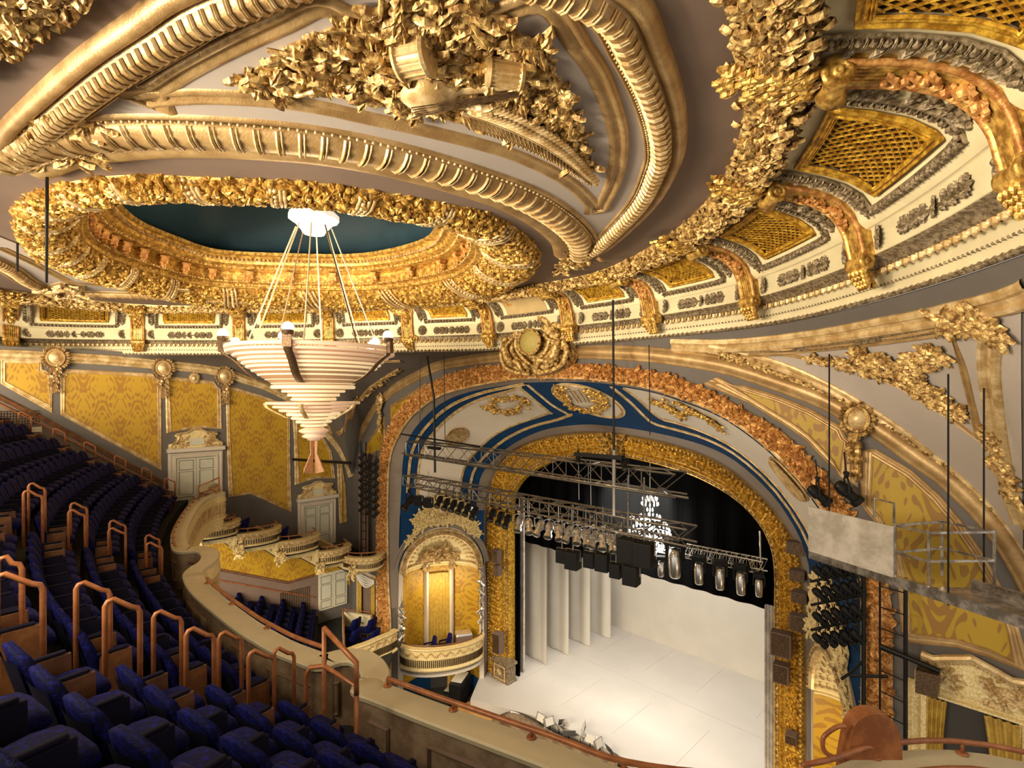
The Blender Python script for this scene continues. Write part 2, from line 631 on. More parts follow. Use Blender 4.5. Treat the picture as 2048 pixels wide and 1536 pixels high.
# flat ceiling with its oval opening
OC = [(27, 435), (50, 395), (125, 367), (250, 350), (450, 356), (650, 367), (850, 400), (1000, 436), (1080, 505), (1054, 552), (976, 585), (800, 608), (595, 608), (400, 601), (273, 575.7), (166, 548), (97.6, 521), (49, 490)]
OCU = cr([on_z(x, y, Z1) for x, y in OC], 6, True)
OCC = sum(OCU, Vector()) / len(OCU)
gz = [Vector((p.x, p.y, ZC + Z1)) for p in [_at(GS, i / 8).lerp(_at(E0S, i / 8), 0.15) for i in range(NB * 8)]]
m = MB().slab(gz, (0, 0, -1), -0.12, [[p + Vector((0, 0, 0)) for p in OCU]])
ce = m.build('ceiling', M['mauve'])
tag(ce, kind='structure')

# leaf garland lying on the cove's upper edge
gar = MB()
ng = int(18 * 22)
rows = []
for i in range(0, ng):
    u = i / 22
    a, b = cove(u, .80, 3.0), cove(u, 1.0, 3.1)
    wd = (b - a).length
    c = (a + b) / 2
    d = (b - a).normalized()
    dn = Vector((0, 0, -1))
    rows.append([c + d * (math.cos(k * PI / 8) * -wd * .5) + dn * (math.sin(k * PI / 8) * min(.17, wd * .42)) for k in range(9)])
gar.grid(rows, closed_u=True)
nl = 7600
for k in range(nl):
    u = 18.0 * k / nl
    ang = R.uniform(.1, .9) * PI
    a, b = cove(u, .80, 3.0), cove(u, 1.0, 3.1)
    wd = (b - a).length
    c = (a + b) / 2
    d = (b - a).normalized()
    hh = min(.17, wd * .42)
    n = (d * (-math.cos(ang)) + Vector((0, 0, -1)) * math.sin(ang)).normalized()
    p = c + d * (-math.cos(ang) * wd * .5) + Vector((0, 0, -1)) * (math.sin(ang) * hh)
    t = (cove(u + .02, .9, 3.05) - cove(u, .9, 3.05)).normalized()
    tt = (t * R.uniform(.3, 1) + d * R.uniform(-.9, .9)).normalized()
    s = R.uniform(.07, .125) * (0.7 + min(wd, .6))
    if R.random() < .25: gar.ball(p, s * .38, 6)
    else: gar.leaf(p, tt, n, s * 1.3, s, s * .4)
o = gar.build('leaf_garland', M['goldrel'])
tag(o, 'thick gilded leaf garland running around the edge of the flat oval ceiling above the grilles', 'garland')


# one console with its volutes, pods and acanthus foot
def console(idx, label):
    u = float(idx)
    a, b = _at(E0S, u), _at(GS, u)
    L = (b - a)
    L.z = 0
    Ln = L.length
    I = L.normalized()
    T = (_at(E0S, u + .05) - _at(E0S, u - .05))
    T.z = 0
    T = T.normalized()
    Tc = (_at(GS, u + .05) - _at(GS, u - .05))
    Tc.z = 0
    T = (T + Tc.normalized()).normalized()
    a = Vector((a.x, a.y, ZC))

    def P(y, z, x=0.0):      # x along the ring, y inward, z up
        return a + I * y + Vector((0, 0, z)) + T * x
    root = thing('ceiling_console', label, 'bracket', P(0, 1.7), 0, 'gilded consoles around the cove')
    off = -P(0, 1.7)

    class LB(MB):
        def build(self, name, mat, parent=None, smooth=False, bevel=0.0):
            self.v = [tuple(Vector(p) + off) for p in self.v]
            return MB.build(self, name, mat, parent, smooth, bevel)
    W = .37
    ctl = [(.17 * Ln + .15, 1.98), (.18 * Ln + .17, 2.15), (.20 * Ln + .18, 2.38), (.27 * Ln + .15, 2.62), (.38 * Ln + .11, 2.79), (.52 * Ln + .08, 2.88), (.70 * Ln + .02, 2.92)]
    path = cr([P(y, z) for y, z in ctl], 5)
    ups = []
    for i, p in enumerate(path):
        t = (path[min(i + 1, len(path) - 1)] - path[max(i - 1, 0)]).normalized()
        n = T.cross(t)
        if n.z > 0 and n.dot(I) < 0: n = -n
        if n.dot(I * .5 + Vector((0, 0, -1))) < 0: n = -n
        ups.append(n.normalized())
    # body: fluted front face
    fl = [(-W / 2, -.27), (-W / 2, 0), (-W * .42, .025), (-W * .36, 0)]
    for k in range(5):
        x0 = -W * .32 + k * W * .15
        fl += [(x0, -.012), (x0 + W * .02, .02), (x0 + W * .1, .02), (x0 + W * .12, -.012)]
    fl += [(W * .44, 0), (W * .46, .025), (W / 2, 0), (W / 2, -.27)]
    sweep(LB_ := LB(), path, fl, ups)
    LB_.build('fluted_body', M['gold'], root)
    # side rolls
    for s in (-1, 1):
        sr = LB()
        sr.tube([p + T * (s * W * .5) for p in path], .035, 6)
        sr.build('edge_roll', M['orangegold'], root, True)
    mx = Matrix((T, I, Vector((0, 0, 1)))).transposed() @ Matrix.Rotation(PI / 2, 3, 'Y')
    for (y, z, rr, ww) in ((.17 * Ln + .12, 1.93, .13, W * 1.12), (.72 * Ln + .02, 2.84, .15, W * 1.1)):
        vol = LB()
        prof = [(0.001, -ww / 2), (rr * .25, -ww / 2 - .03), (rr * .3, -ww / 2), (rr * .55, -ww / 2 + .0), (rr * .6, -ww / 2 - .02), (rr, -ww / 2), (rr * .82, -ww * .28), (rr * .72, -ww * .1), (rr * .72, ww * .1), (rr * .82, ww * .28),
                (rr, ww / 2), (rr * .6, ww / 2 + .02), (rr * .55, ww / 2), (rr * .3, ww / 2), (rr * .25, ww / 2 + .03), (0.001, ww / 2)]
        vol.lathe(prof, P(y, z), 18, mx)
        vol.build('volute', M['gold'], root, True)
    ac = LB()
    for k in range(16):
        x = (k % 4 - 1.5) * .09
        lv = k // 4
        base = P(.17 * Ln + .16 - lv * .035, 1.90 - lv * .06, x * (1 - lv * .15))
        ac.leaf(base, (I * -.25 + Vector((0, 0, -1)) + T * x * 1.5), I, .17, .13, .06)
    ac.tube([P(.17 * Ln + .1, 1.9), P(.15 * Ln + .1, 1.78), P(.10 * Ln + .08, 1.64)], [.10, .09, .03], 8)
    ac.ball(P(.10 * Ln + .09, 1.62), .05, 8)
    ac.build('acanthus_foot', M['gold'], root)
    pods = LB()
    for k, (i, x) in enumerate(((14, .0), (17, .05), (19, -.04), (22, .03), (24, .0), (26, -.05))):
        p = path[min(i, len(path) - 1)]
        n = ups[min(i, len(ups) - 1)]
        t = (path[max(0, i - 2)] - p).normalized()
        pods.ball(p + n * .05 + T * x, .07 - .006 * k, 8, (1, 1, 1.2))
        pods.leaf(p + n * .04 + T * (x - .08), t + T * .4, n, .16, .10, .04)
        pods.leaf(p + n * .04 + T * (x + .08), t - T * .4, n, .16, .10, .04)
    pods.build('seed_pod_drop', M['orangegold'] if idx > 6 else M['gold'], root)
    sh = LB()
    for k in range(60):
        x = R.uniform(-.24, .24)
        y = .78 * Ln + R.uniform(0, .26 * Ln)
        ph = (y - .78 * Ln) / (.26 * Ln)
        z = 2.83 + .18 * ph - .06 * math.sin(ph * PI)
        sh.leaf(P(y, z, x), I * .9 + T * R.uniform(-.5, .5) + Vector((0, 0, .1)), Vector((0, 0, -1)), .17, .11, .05)
    sh.build('acanthus_crown', M['gold'], root)


where = ['leftmost in the picture, at the picture edge', 'second from the left edge, above the oval wall cartouche', 'seen left of the chandelier bowl',
         'just behind the chandelier cables', 'first one right of the chandelier bowl', 'left of the gilded crest', 'just right of the gilded crest',
         'second to the right of the gilded crest', 'third to the right of the gilded crest', 'with a dark spiral volute, left of the largest grille', 'topmost one, cut by the top edge of the picture']
for i in range(11):
    console(i, 'gilded scroll console on the cornice, ' + where[i])


def rosette(mb, p, n, r, petals=12):
    n = Vector(n).normalized()
    a = n.cross(Vector((0, 0, 1))).normalized()
    b = n.cross(a)
    for k in range(petals):
        t = a * math.cos(2 * PI * k / petals) + b * math.sin(2 * PI * k / petals)
        mb.leaf(p + t * r * .18, t, n, r * .85, r * .45, r * .2)
    mb.ball(p + n * r * .1, r * .26, 8)
    return mb


def bay(i, label, grille=True):
    u0 = float(i)
    a = 0.13 if i < 9 else .12
    root = thing('cove_bay', label, 'ceiling panel', cove(u0 + .5, .3, 2.2), 0, 'grille bays around the cove')
    off = -cove(u0 + .5, .3, 2.2)

    class LB(MB):
        def build(self, name, mat, parent=None, smooth=False, bevel=0.0):
            self.v = [tuple(Vector(p) + off) for p in self.v]
            return MB.build(self, name, mat, parent, smooth, bevel)

    def Q(s, v, out=0.0):        # s 0..1 across the bay, v 0..1 up the panel curve
        l, z = pan(v)
        p = cove(u0 + s, l, z)
        if out:
            l2, z2 = pan(v + .06)
            l1, z1 = pan(v - .06)
            d = cove(u0 + s, l2, z2) - cove(u0 + s, l1, z1)
            t = cove(u0 + s + .03, l, z) - cove(u0 + s - .03, l, z)
            n = t.cross(d).normalized()
            if n.dot(CEN + Vector((0, 0, -6)) - p) < 0: n = -n
            p = p + n * out
        return p

    def loop(s0, s1, v0, v1, out, n=10):
        L = [Q(s0 + (s1 - s0) * k / n, v0, out) for k in range(n)]
        L += [Q(s1, v0 + (v1 - v0) * k / n, out) for k in range(n)]
        L += [Q(s1 - (s1 - s0) * k / n, v1, out) for k in range(n)]
        L += [Q(s0, v1 - (v1 - v0) * k / n, out) for k in range(n)]
        return L

    def nrm(L):
        c = sum(L, Vector()) / len(L)
        n = (L[10] - L[0]).cross(L[30] - L[0]).normalized()
        if n.dot(CEN + Vector((0, 0, -6)) - c) < 0: n = -n
        return n
    bwid = (_at(E0S, u0 + 1) - _at(E0S, u0)).length
    sA = max(.13, min(.22, .35 / bwid))
    sB = sA + .17 / bwid
    sC = sB + (.20 + .06 * max(0, bwid - 1.8)) / bwid
    # outer egg and dart frame
    L = loop(sB, 1 - sB, .06, .97, .03)
    nn = nrm(L)
    m = LB()
    sweep(m, L, mould(.11, .045), nn, True)
    pts = resample(L, step=.11, closed=True)
    for p, (t, s, n) in zip(pts, frames(pts, nn, True)):
        m.ball(p + n * .045, .042, 5)
        m.leaf(p + t * .055 + n * .05 - s * .05, s, n, .10, .04, .03)
    m.build('egg_and_dart_frame', M['silverbrown'], root)
    if grille:
        L = loop(sC, 1 - sC, .27, .84, .03)
        m = LB()
        sweep(m, L, mould(.10, .06), nn, True)
        sweep(m, loop(sC + .025, .975 - sC, .30, .81, .05), mould(.04, .04), nn, True)
        gfr = m.build('grille_frame', M['yellowgold'], root, True)
        b = LB().grid([[Q(sC + .02 + (.96 - 2 * sC) * k / 8, .29 + .54 * j / 6, .012) for j in range(7)] for k in range(9)])
        b.build('grille_backing', M['bronze'], root, True)
        la = LB()
        K = 9
        for d in (0, 1):
            for q in range(-K + 1, K + 3):
                ps = []
                for st in range(0, 13):
                    v = st / 12
                    s = (q / (K + 1.)) + (v * .8 if d == 0 else (.8 - v * .8))
                    if 0 <= s <= 1: ps.append(Q(sC + .025 + (.95 - 2 * sC) * s, .30 + .52 * v, .035))
                if len(ps) > 1: la.tube(ps, .013, 4)
        for q in range(70):
            s, v = R.random(), R.random()
        la.build('lattice', M['yellowgold'], gfr)
    else:
        b = LB().grid([[Q(.25 + .50 * k / 8, .12 + .78 * j / 6, .015) for j in range(7)] for k in range(9)])
        b.build('plain_panel', plain('bare_tan_plaster', (.50, .36, .16), .7, noise=.15, nscale=2), root, True)
        b = LB()
        b.grid([[Q(.30 + .06 * k / 3, .45 + .06 * j, .02) for j in range(2)] for k in range(4)])
        b.grid([[Q(.30 + .02 * k / 2, .45 + .15 * j, .021) for j in range(3)] for k in range(3)])
        b.build('paint_mark', plain('orange_paint_mark', (.55, .22, .04), .6), root)
    # floral band below the panel
    m = LB()

    def Bd(s, w, out=.02):
        p = cove(u0 + s, .187 + .0 * w, 2.19 + w)
        d = CEN - p
        d.z = 0
        return p + d.normalized() * out, d.normalized()
    for s in np.linspace(.30, .70, 19):
        k = abs(s - .5) / .20
        if k < .12: continue
        p, n = Bd(s, 0)
        sg = 1 if s > .5 else -1
        t = (Bd(s + .02 * sg, 0)[0] - p).normalized()
        for w in (-1, 0, 1):
            ev = .35 + .65 * abs(math.sin(3 * PI * k))
            m.leaf(p, t + Vector((0, 0, (1.3 if w else 0) * w)), n, .07 + .09 * ev, .05 + .06 * ev, .04)
    p, n = Bd(.5, 0)
    rosette(m, p, n, .13, 12)
    m.tube([Bd(s, 0, .01)[0] for s in np.linspace(.30, .70, 12)], .02, 5)
    m.build('floral_band', M['silverbrown'], root)
    # flanking strips: candelabra ornament and a big flower at the foot
    for s in (sA, 1 - sA):
        m = LB()
        rt = LB()
        for v in np.linspace(.12, .92, 9):
            p = Q(s, v, .02)
            t = (Q(s, v + .05, .02) - p).normalized()
            n = (Q(s, v, .1) - p).normalized()
            sd = t.cross(n)
            m.leaf(p, t + sd * .7, n, .15, .10, .05)
            m.leaf(p, t - sd * .7, n, .15, .10, .05)
            m.ball(p, .04, 6)
        p, n = Bd(s, .02, .03)
        rosette(rt, p, n, .17, 14)
        m.build('candelabra_ornament', M['silverbrown'], root)
        rt.build('flower_boss', M['silverbrown'], root)


bw = ['leftmost, between the first two consoles', 'second from the left edge of the picture', 'partly behind the chandelier cables', 'seen through the right chandelier cables',
      'just right of the chandelier, left of the crest', 'narrow one next to the crest on its left', 'plain tan one above the gilded crest without a grille', 'first one with a grille right of the crest', 'second one right of the crest', 'third one right of the crest', 'largest one at the top right corner']
# bays lie between neighbouring consoles: bay k is between console k and k+1
names = {0: 'gold lattice grille bay of the cove, leftmost, above the yellow wall',
         1: 'gold lattice grille bay of the cove, second from the left edge',
         2: 'gold lattice grille bay of the cove, crossed by the left chandelier cables',
         3: 'gold lattice grille bay of the cove, crossed by the right chandelier cables',
         4: 'gold lattice grille bay of the cove, first one right of the chandelier bowl',
         5: 'cove bay with a bare tan panel directly above the gilded crest',
         6: 'gold lattice grille bay of the cove, first one right of the crest',
         7: 'gold lattice grille bay of the cove, second one right of the crest',
         8: 'gold lattice grille bay of the cove, third one right of the crest',
         9: 'largest gold lattice grille bay, in the top right of the picture',
         10: 'cove bay cut by the top right corner of the picture'}
for k, nme in names.items():
    bay(k, nme, k != 5)
# ---------------------------------------------------------------- lunes of moulded plaster on the flat ceiling
DOWN = Vector((0, 0, -1))


def CP(pts, dz=0.0):
    return [on_z(x, y, Z1) + Vector((0, 0, dz)) for x, y in pts]


def relief(mb, outline, n, size, count, seed, stems=True, thick=.12, bulge=0.0):
    """foliage heaped inside an outline lying on a surface with normal n"""
    rr = random.Random(seed)
    n = Vector(n).normalized()
    P = [Vector(p) for p in outline]
    o = sum(P, Vector()) / len(P)
    e1 = (P[0] - o)
    e1 = (e1 - n * e1.dot(n)).normalized()
    e2 = n.cross(e1)
    q = [((p - o).dot(e1), (p - o).dot(e2)) for p in P]
    x0, x1 = min(a for a, b in q), max(a for a, b in q)
    y0, y1 = min(b for a, b in q), max(b for a, b in q)

    def inside(x, y):
        c = False
        for i in range(len(q)):
            (ax, ay), (bx, by) = q[i], q[i - 1]
            if (ay > y) != (by > y) and x < (bx - ax) * (y - ay) / (by - ay) + ax: c = not c
        return c
    mb.slab([p + n * .04 for p in P], -n, .05)
    k = 0
    for _ in range(count * 12):
        if k >= count: break
        x, y = rr.uniform(x0, x1), rr.uniform(y0, y1)
        if not inside(x, y): continue
        k += 1
        lift = thick * rr.uniform(.2, 1.0) + bulge
        c = o + e1 * x + e2 * y + n * lift
        a = rr.uniform(0, 2 * PI)
        t = (e1 * math.cos(a) + e2 * math.sin(a) + n * rr.uniform(-.25, .3))
        s = size * rr.uniform(.6, 1.35)
        z = rr.random()
        if z < .14: mb.ball(c, s * .42, 7)
        elif z < .2 and stems: mb.tube([c - t * s, c + n * s * .2, c + t * s * 1.4], s * .14, 6)
        else: mb.leaf(c, t, n, s * 1.5, s * .85, s * .35)
    return mb


A_px = [(18, 322), (100, 289), (194, 275), (312, 268), (469, 272), (640, 287), (800, 318), (952, 362), (1046, 398), (1112, 440), (1148, 478), (1152, 505)]
B1_px = [(1165, 505), (1200, 488), (1280, 408), (1320, 333), (1330, 281), (1317, 198), (1278, 101), (1216, 0)]
B2_px = [(420, 3), (317, 65), (210, 136), (115, 213), (60, 262), (22, 310)]
pa = cr(CP(A_px), 6)
pb = cr(CP(B1_px) + [Vector((-2.7, 2.55, ZC + Z1)), Vector((-3.4, 1.75, ZC + Z1))] + CP(B2_px), 6)


def crescent_moulding(path, w, name_root, root, rib):
    prof = [(.52 * w, 0), (.50 * w, .05), (.44 * w, .10), (.34 * w, .12), (.24 * w, .10), (.18 * w, .055), (.16 * w, .05), (.12 * w, .10), (.02 * w, .17), (-.12 * w, .185), (-.26 * w, .15), (-.33 * w, .08), (-.36 * w, .03),
            (-.44 * w, .03), (-.45 * w, .06), (-.50 * w, .05), (-.52 * w, 0)]
    m = MB()
    sweep(m, path, prof, DOWN)
    m.build(name_root, M['antique'], root, True)
    pts = resample(path, step=rib)
    g = MB()
    for p, (t, s, u) in zip(pts, frames(pts, DOWN)):
        q = [p + s * (a * w) + u * (b + .012) + t * (rib * .28 * math.sin(i / 5 * 1.5)) for i, (a, b) in enumerate([(.14, .09), (.04, .165), (-.10, .185), (-.22, .165), (-.30, .11), (-.34, .05)])]
        g.tube(q, .022 if w > .7 else .015, 4)
        q = [x + t * rib * .22 for x in q]
        g.tube(q, .014 if w > .7 else .010, 4)
    g.build('gadroon_ribs', M['palegold'], root)
    b = MB()
    beads(b, path, DOWN, .085 if w > .7 else .06, .026 if w > .7 else .018, side=-.40 * w, out=.05, n=5)
    b.build('bead_string', M['palegold'], root, True)


lune = thing('crescent_ceiling_panel', 'large pointed crescent plaster panel on the ceiling in the foreground, with heavy gilt moulding', 'ceiling panel')
crescent_moulding(pa, .95, 'gadrooned_moulding', lune, .235)
crescent_moulding(pb, .50, 'gadrooned_moulding', lune, .135)
field = [p + Vector((0, 0, -.02)) for p in pa] + [p + Vector((0, 0, -.02)) for p in pb]
MB().slab(field, DOWN, -.015).build('panel_field', M['lilac'], lune)
inner = cr(CP([(277, 198), (312, 192), (406, 187), (531, 194), (640, 209), (734, 230), (827, 250), (952, 281), (1046, 312), (1140, 362), (1196, 418)]), 4) + \
    cr(CP([(1200, 416), (1224, 369), (1237, 312), (1234, 250), (1202, 156), (1155, 84), (1084, 0)]) + [Vector((-3.35, 2.75, ZC + Z1)), Vector((-3.9, 2.1, ZC + Z1))] + CP([(640, 6), (562, 41), (469, 84), (375, 134), (312, 175)]), 4)
m = MB()
sweep(m, inner, mould(.24, .07), DOWN, True)
m.build('inner_frame_moulding', M['antique'], lune, True)
# leaf clasps at the two tips
for k, pts in enumerate(([(30, 318), (60, 262), (130, 205), (172, 228), (205, 240), (200, 292), (120, 318)], [(1130, 500), (1172, 500), (1210, 470), (1180, 520), (1110, 548)])):
    relief(MB(), CP(pts), DOWN, .15 if k == 0 else .12, 170 if k == 0 else 70, 3 + k, thick=.10).build('leaf_clasp', M['goldrel'], lune)

# the heap of musical instruments and leaves in the crescent
tro = thing('trophy_relief', 'gilded relief of heaped leaves, lute, drum and a long feather on the foreground ceiling panel', 'relief')
out_px = [(484, 153), (531, 116), (578, 84), (646, 56), (702, 31), (734, 16), (790, -10), (880, -40), (960, -30), (984, 15), (1030, 28), (1037, 62), (1093, 72), (1093, 119), (1127, 162), (1146, 215), (1175, 300), (1184, 341), (1140, 325), (1093, 287), (1030, 262), (971, 234), (890, 225), (827, 212), (765, 200), (712, 184), (646, 175), (547, 178), (500, 175)]
relief(MB(), CP(out_px), DOWN, .13, 1000, 11, thick=.09).build('leaf_heap', M['goldrel'], tro)
L0, L1 = on_z(800, 176, Z1), on_z(1035, 150, Z1)
m = MB()
ax = (L1 - L0).normalized()
sd = ax.cross(DOWN)
rows = []
for k in range(13):
    a = k / 12
    w = .26 * math.sin(min(1, a * 1.9) * PI) ** .6 if a < .5 else .05
    w = max(w, .045)
    c = L0 + ax * (a * (L1 - L0).length) + DOWN * .10
    rows.append([c + sd * (w * math.cos(j * PI / 8)) + DOWN * (w * .6 * math.sin(j * PI / 8)) for j in range(9)])
m.grid(rows)
m.build('lute', M['palegold'], tro, True)
m = MB()
for k in range(5):
    m.tube([L0 + ax * .15 + sd * (.04 * (k - 2)) + DOWN * .26, L1 + sd * (.018 * (k - 2)) + DOWN * .18], .007, 4)
m.build('lute_strings', M['bronze'], tro)
for (x, y, w, l, ang) in ((828, 78, .34, .30, .5), (1010, 112, .24, .34, 1.0)):
    m = MB()
    c = on_z(x, y, Z1) + DOWN * .16
    a = Vector((math.cos(ang), math.sin(ang), 0))
    mx = a.to_track_quat('Z', 'Y').to_matrix()
    m.lathe([(0.01, -l / 2), (w / 2, -l / 2), (w * .54, -l / 2 + .03), (w * .46, -l / 2 + .05), (w * .46, l / 2 - .05), (w * .54, l / 2 - .03), (w / 2, l / 2), (0.01, l / 2)], c, 20, mx)
    for k in range(16):
        t = 2 * PI * k / 16
        e = mx @ Vector((w * .47 * math.cos(t), w * .47 * math.sin(t), 0))
        m.bar(c + e - a * l * .45, c + e + a * l * .45, .015)
    m.build('drum', M['palegold'], tro)
# the feather
m = MB()
q = cr(CP([(925, 195), (1000, 222), (1075, 258), (1130, 295), (1182, 340)]), 8)
for i, p in enumerate(q):
    t = (q[min(i + 1, len(q) - 1)] - q[max(i - 1, 0)]).normalized()
    s = t.cross(DOWN)
    w = .36 * (1 - (i / len(q)) ** 2 * .7)
    for g in (-1, 1):
        m.leaf(p + DOWN * .12, t * .9 + s * g, DOWN, w, w * .34, .05)
        m.leaf(p + t * .03 + DOWN * .15, t * 1.1 + s * g * .8, DOWN, w * .8, w * .22, .05)
m.tube([p + DOWN * .16 for p in q], .022, 6)
m.build('feather', M['palegold'], tro)

# the far crescent, half hidden by the oculus garland
lune2 = thing('crescent_ceiling_panel', 'smaller looking crescent panel at the far left of the ceiling beyond the oculus', 'ceiling panel')
pc = cr([Vector((-12.5, -1.1, ZC + Z1)), Vector((-14.8, -.8, ZC + Z1))] + CP([(6, 528), (50, 558), (100, 581)]), 6)
pd = cr(CP([(104, 583), (180, 584), (264, 586), (340, 590), (420, 595)]) + [Vector((-17.5, 6.6, ZC + Z1))], 6)
crescent_moulding(pc, .5, 'gadrooned_moulding', lune2, .15)
crescent_moulding(pd, .5, 'gadrooned_moulding', lune2, .2)
MB().slab([p + Vector((0, 0, -.02)) for p in pc + pd] + [Vector((q.x, q.y, ZC + Z1 - .02)) for q in sorted([OCC + (p - OCC) * 1.01 for p in OCU if p.x < -14.6 and p.y < 7.0], key=lambda p: -p.y)], DOWN, -.015).build('panel_field', M['lilac'], lune2)
q = CP([(0, 492), (60, 520), (140, 562), (250, 572), (380, 580)])
m = MB()
sweep(m, q, mould(.22, .06), DOWN)
m.build('inner_frame_moulding', M['antique'], lune2, True)
relief(MB(), CP([(95, 590), (85, 572), (120, 562), (170, 570), (172, 590)]), DOWN, .2, 60, 8, thick=.15).build('leaf_clasp', M['palegold'], lune2)

# ---------------------------------------------------------------- the oculus: fruit garland, modillion drum and dark dome


def oc(i, s, z):
    p = OCU[i % len(OCU)]
    q = OCC + (p - OCC) * s
    return Vector((q.x, q.y, ZC + z))


def oc_u(a, s, z):
    i = int(math.floor(a))
    return oc(i, s, z).lerp(oc(i + 1, s, z), a - i)


NO = len(OCU)
dr = [(.795, 3.34), (.785, 3.30), (.765, 3.31), (.76, 3.36), (.775, 3.38), (.775, 3.43), (.745, 3.46), (.745, 3.50), (.765, 3.52), (.765, 3.78), (.745, 3.80), (.70, 3.82), (.70, 3.88), (.675, 3.92), (.67, 4.0), (.65, 4.03), (.64, 4.10), (.62, 4.12), (.62, 4.2)]
m = MB().grid([[oc(i, s, z) for s, z in dr] for i in range(NO)], closed_u=True)
dm = m.build('trim_2', M['yellowgold'], None, False)
dm.data.materials[0] = M['gold']
tag(dm, kind='structure')
b = MB()
beads(b, [oc(i, .775, 3.405) for i in range(NO)], DOWN, .11, .03, closed=True, n=5)
beads(b, [oc(i, .745, 3.48) for i in range(NO)], DOWN, .09, .028, closed=True, n=5)
beads(b, [oc(i, .70, 3.85) for i in range(NO)], DOWN, .13, .035, closed=True, n=5)
b.build('bead_moulding', M['goldrel'], dm, True)
b = MB()
for p, (t, s, u) in zip(*(lambda q: (q, frames(q, DOWN, True)))(resample([oc(i, .645, 4.06) for i in range(NO)], step=.12, closed=True))):
    inw = (OCC - p)
    inw.z = 0
    inw.normalize()
    b.leaf(p, (0, 0, -1), inw, .12, .09, .04)
b.build('leaf_moulding', M['palegold'], dm)
NM = 36
EYE = Vector((0, 0, ZC))
brs = []
for k in range(NM):
    p = oc_u(NO * k / NM, .74, 3.66)
    if (OCC - p).dot(EYE - p) > 1.5: brs.append((project(p)[0], NO * k / NM))
brs.sort()
ORDW = 'first second third fourth fifth sixth seventh eighth ninth tenth eleventh twelfth thirteenth fourteenth fifteenth sixteenth seventeenth eighteenth nineteenth twentieth'.split()
for k, (_, a) in enumerate(brs):
    p = oc_u(a, .74, 3.66)
    inw = OCC - p
    inw.z = 0
    inw.normalize()
    t = inw.cross(Vector((0, 0, 1)))
    mx = Matrix((t, inw, Vector((0, 0, 1)))).transposed()
    b = MB()
    b.box((0, 0.02, .09), (.22, .20, .06))
    rows = []
    for yy, zz in ((-.08, -.12), (-.02, -.14), (.05, -.08), (.08, 0), (.12, .06)):
        rows.append([(-.09, yy, zz), (.09, yy, zz)])
    b.grid(rows)
    b.tube([(-.10, .02, -.06), (.10, .02, -.06)], .05, 8)
    b.leaf((0, .03, -.02), (0, -.1, -1), (0, 1, 0), .2, .18, .08)
    o = b.build('drum_bracket', M['orangegold'])
    o.location = p
    o.rotation_euler = mx.to_euler()
    tag(o, 'small dark gilt bracket inside the ceiling oculus, %s from the left end of the row' % ORDW[min(k, 19)], 'bracket', 'brackets inside the oculus')
m = MB().grid([[oc(i, s, z) for s, z in ((.62, 4.2), (.66, 4.22), (.70, 4.5), (.68, 5.2), (.55, 6.2), (.3, 7.0), (.02, 7.2))] for i in range(NO)], closed_u=True)
do = m.build('ceiling_2', M['sky'], None, True)
tag(do, kind='structure')

g = thing('fruit_garland', 'wide gilded garland of fruit and leaves crossed by beaded ribbons around the ceiling oculus', 'garland')
pr_ = [(1.0, 3.10), (.985, 3.0), (.955, 2.93), (.915, 2.92), (.87, 2.97), (.83, 3.08), (.80, 3.22), (.79, 3.34)]
MB().grid([[oc(i, s, z) for s, z in pr_] for i in range(NO)], closed_u=True).build('garland_body', M['gold'], g, True)
lf = MB()
rb = MB()
NR = 20
for k in range(5200):
    a = NO * k / 5200.
    ph = (a / NO * NR) % 1.0
    if ph < .16: continue
    j = R.uniform(0, len(pr_) - 1.01)
    i0 = int(j)
    fr = j - i0
    s = pr_[i0][0] * (1 - fr) + pr_[i0 + 1][0] * fr
    z = pr_[i0][1] * (1 - fr) + pr_[i0 + 1][1] * fr
    p = oc_u(a, s, z)
    t = (oc_u(a + .3, s, z) - p).normalized()
    d = (oc_u(a, pr_[i0 + 1][0], pr_[i0 + 1][1]) - oc_u(a, pr_[i0][0], pr_[i0][1])).normalized()
    n = t.cross(d).normalized()
    if n.z > 0 and i0 < 4: n = -n
    if i0 >= 4 and n.dot(OCC - p) < 0: n = -n
    sz = R.uniform(.08, .15)
    if R.random() < .35: lf.ball(p + n * .03, sz * .42, 7)
    else: lf.leaf(p, t * R.uniform(-1, 1) + d * R.uniform(-1, 1), n, sz * 1.4, sz, sz * .4)
lf.build('fruit_and_leaves', M['gold'], g)
for k in range(NR):
    a0 = NO * k / NR
    rb = MB()
    for w in (.0, .05, .11, .16):
        a = a0 + NO / NR * w
        q = [oc_u(a + .10 * (x - 3), *pr_[x]) for x in range(len(pr_))]
        q = [p + (p - (OCC + Vector((0, 0, .6)))).normalized() * -.0 + Vector((0, 0, -.04)) + (OCC - p).normalized() * .03 for p in q]
        if w in (.05,): beads(rb, q, DOWN, .1, .05, n=6)
        else: rb.tube(q, .035, 5)
    rb.build('beaded_ribbon', M['palegold'], g, True)
# ---------------------------------------------------------------- the great chandelier
CH = Vector((-12.64, 5.55, ZC))
ch = thing('chandelier', 'huge stepped alabaster bowl chandelier hanging on cables from the oculus', 'chandelier', CH)
bands = [(1.97, 1.17, 1.06), (1.95, 1.055, .965), (1.80, .96, .875), (1.69, .87, .785), (1.61, .78, .70), (1.52, .695, .615), (1.40, .61, .53), (1.27, .525, .435), (1.11, .43, .335), (.98, .33, .245), (.98, .235, .13), (.74, .12, .04), (.61, .03, -.06), (.53, -.07, -.16)]
low = [(1.10, -.165, -.25), (.94, -.255, -.34), (.80, -.345, -.43), (.63, -.435, -.53), (.53, -.54, -.62), (.42, -.63, -.71), (.31, -.72, -.80)]


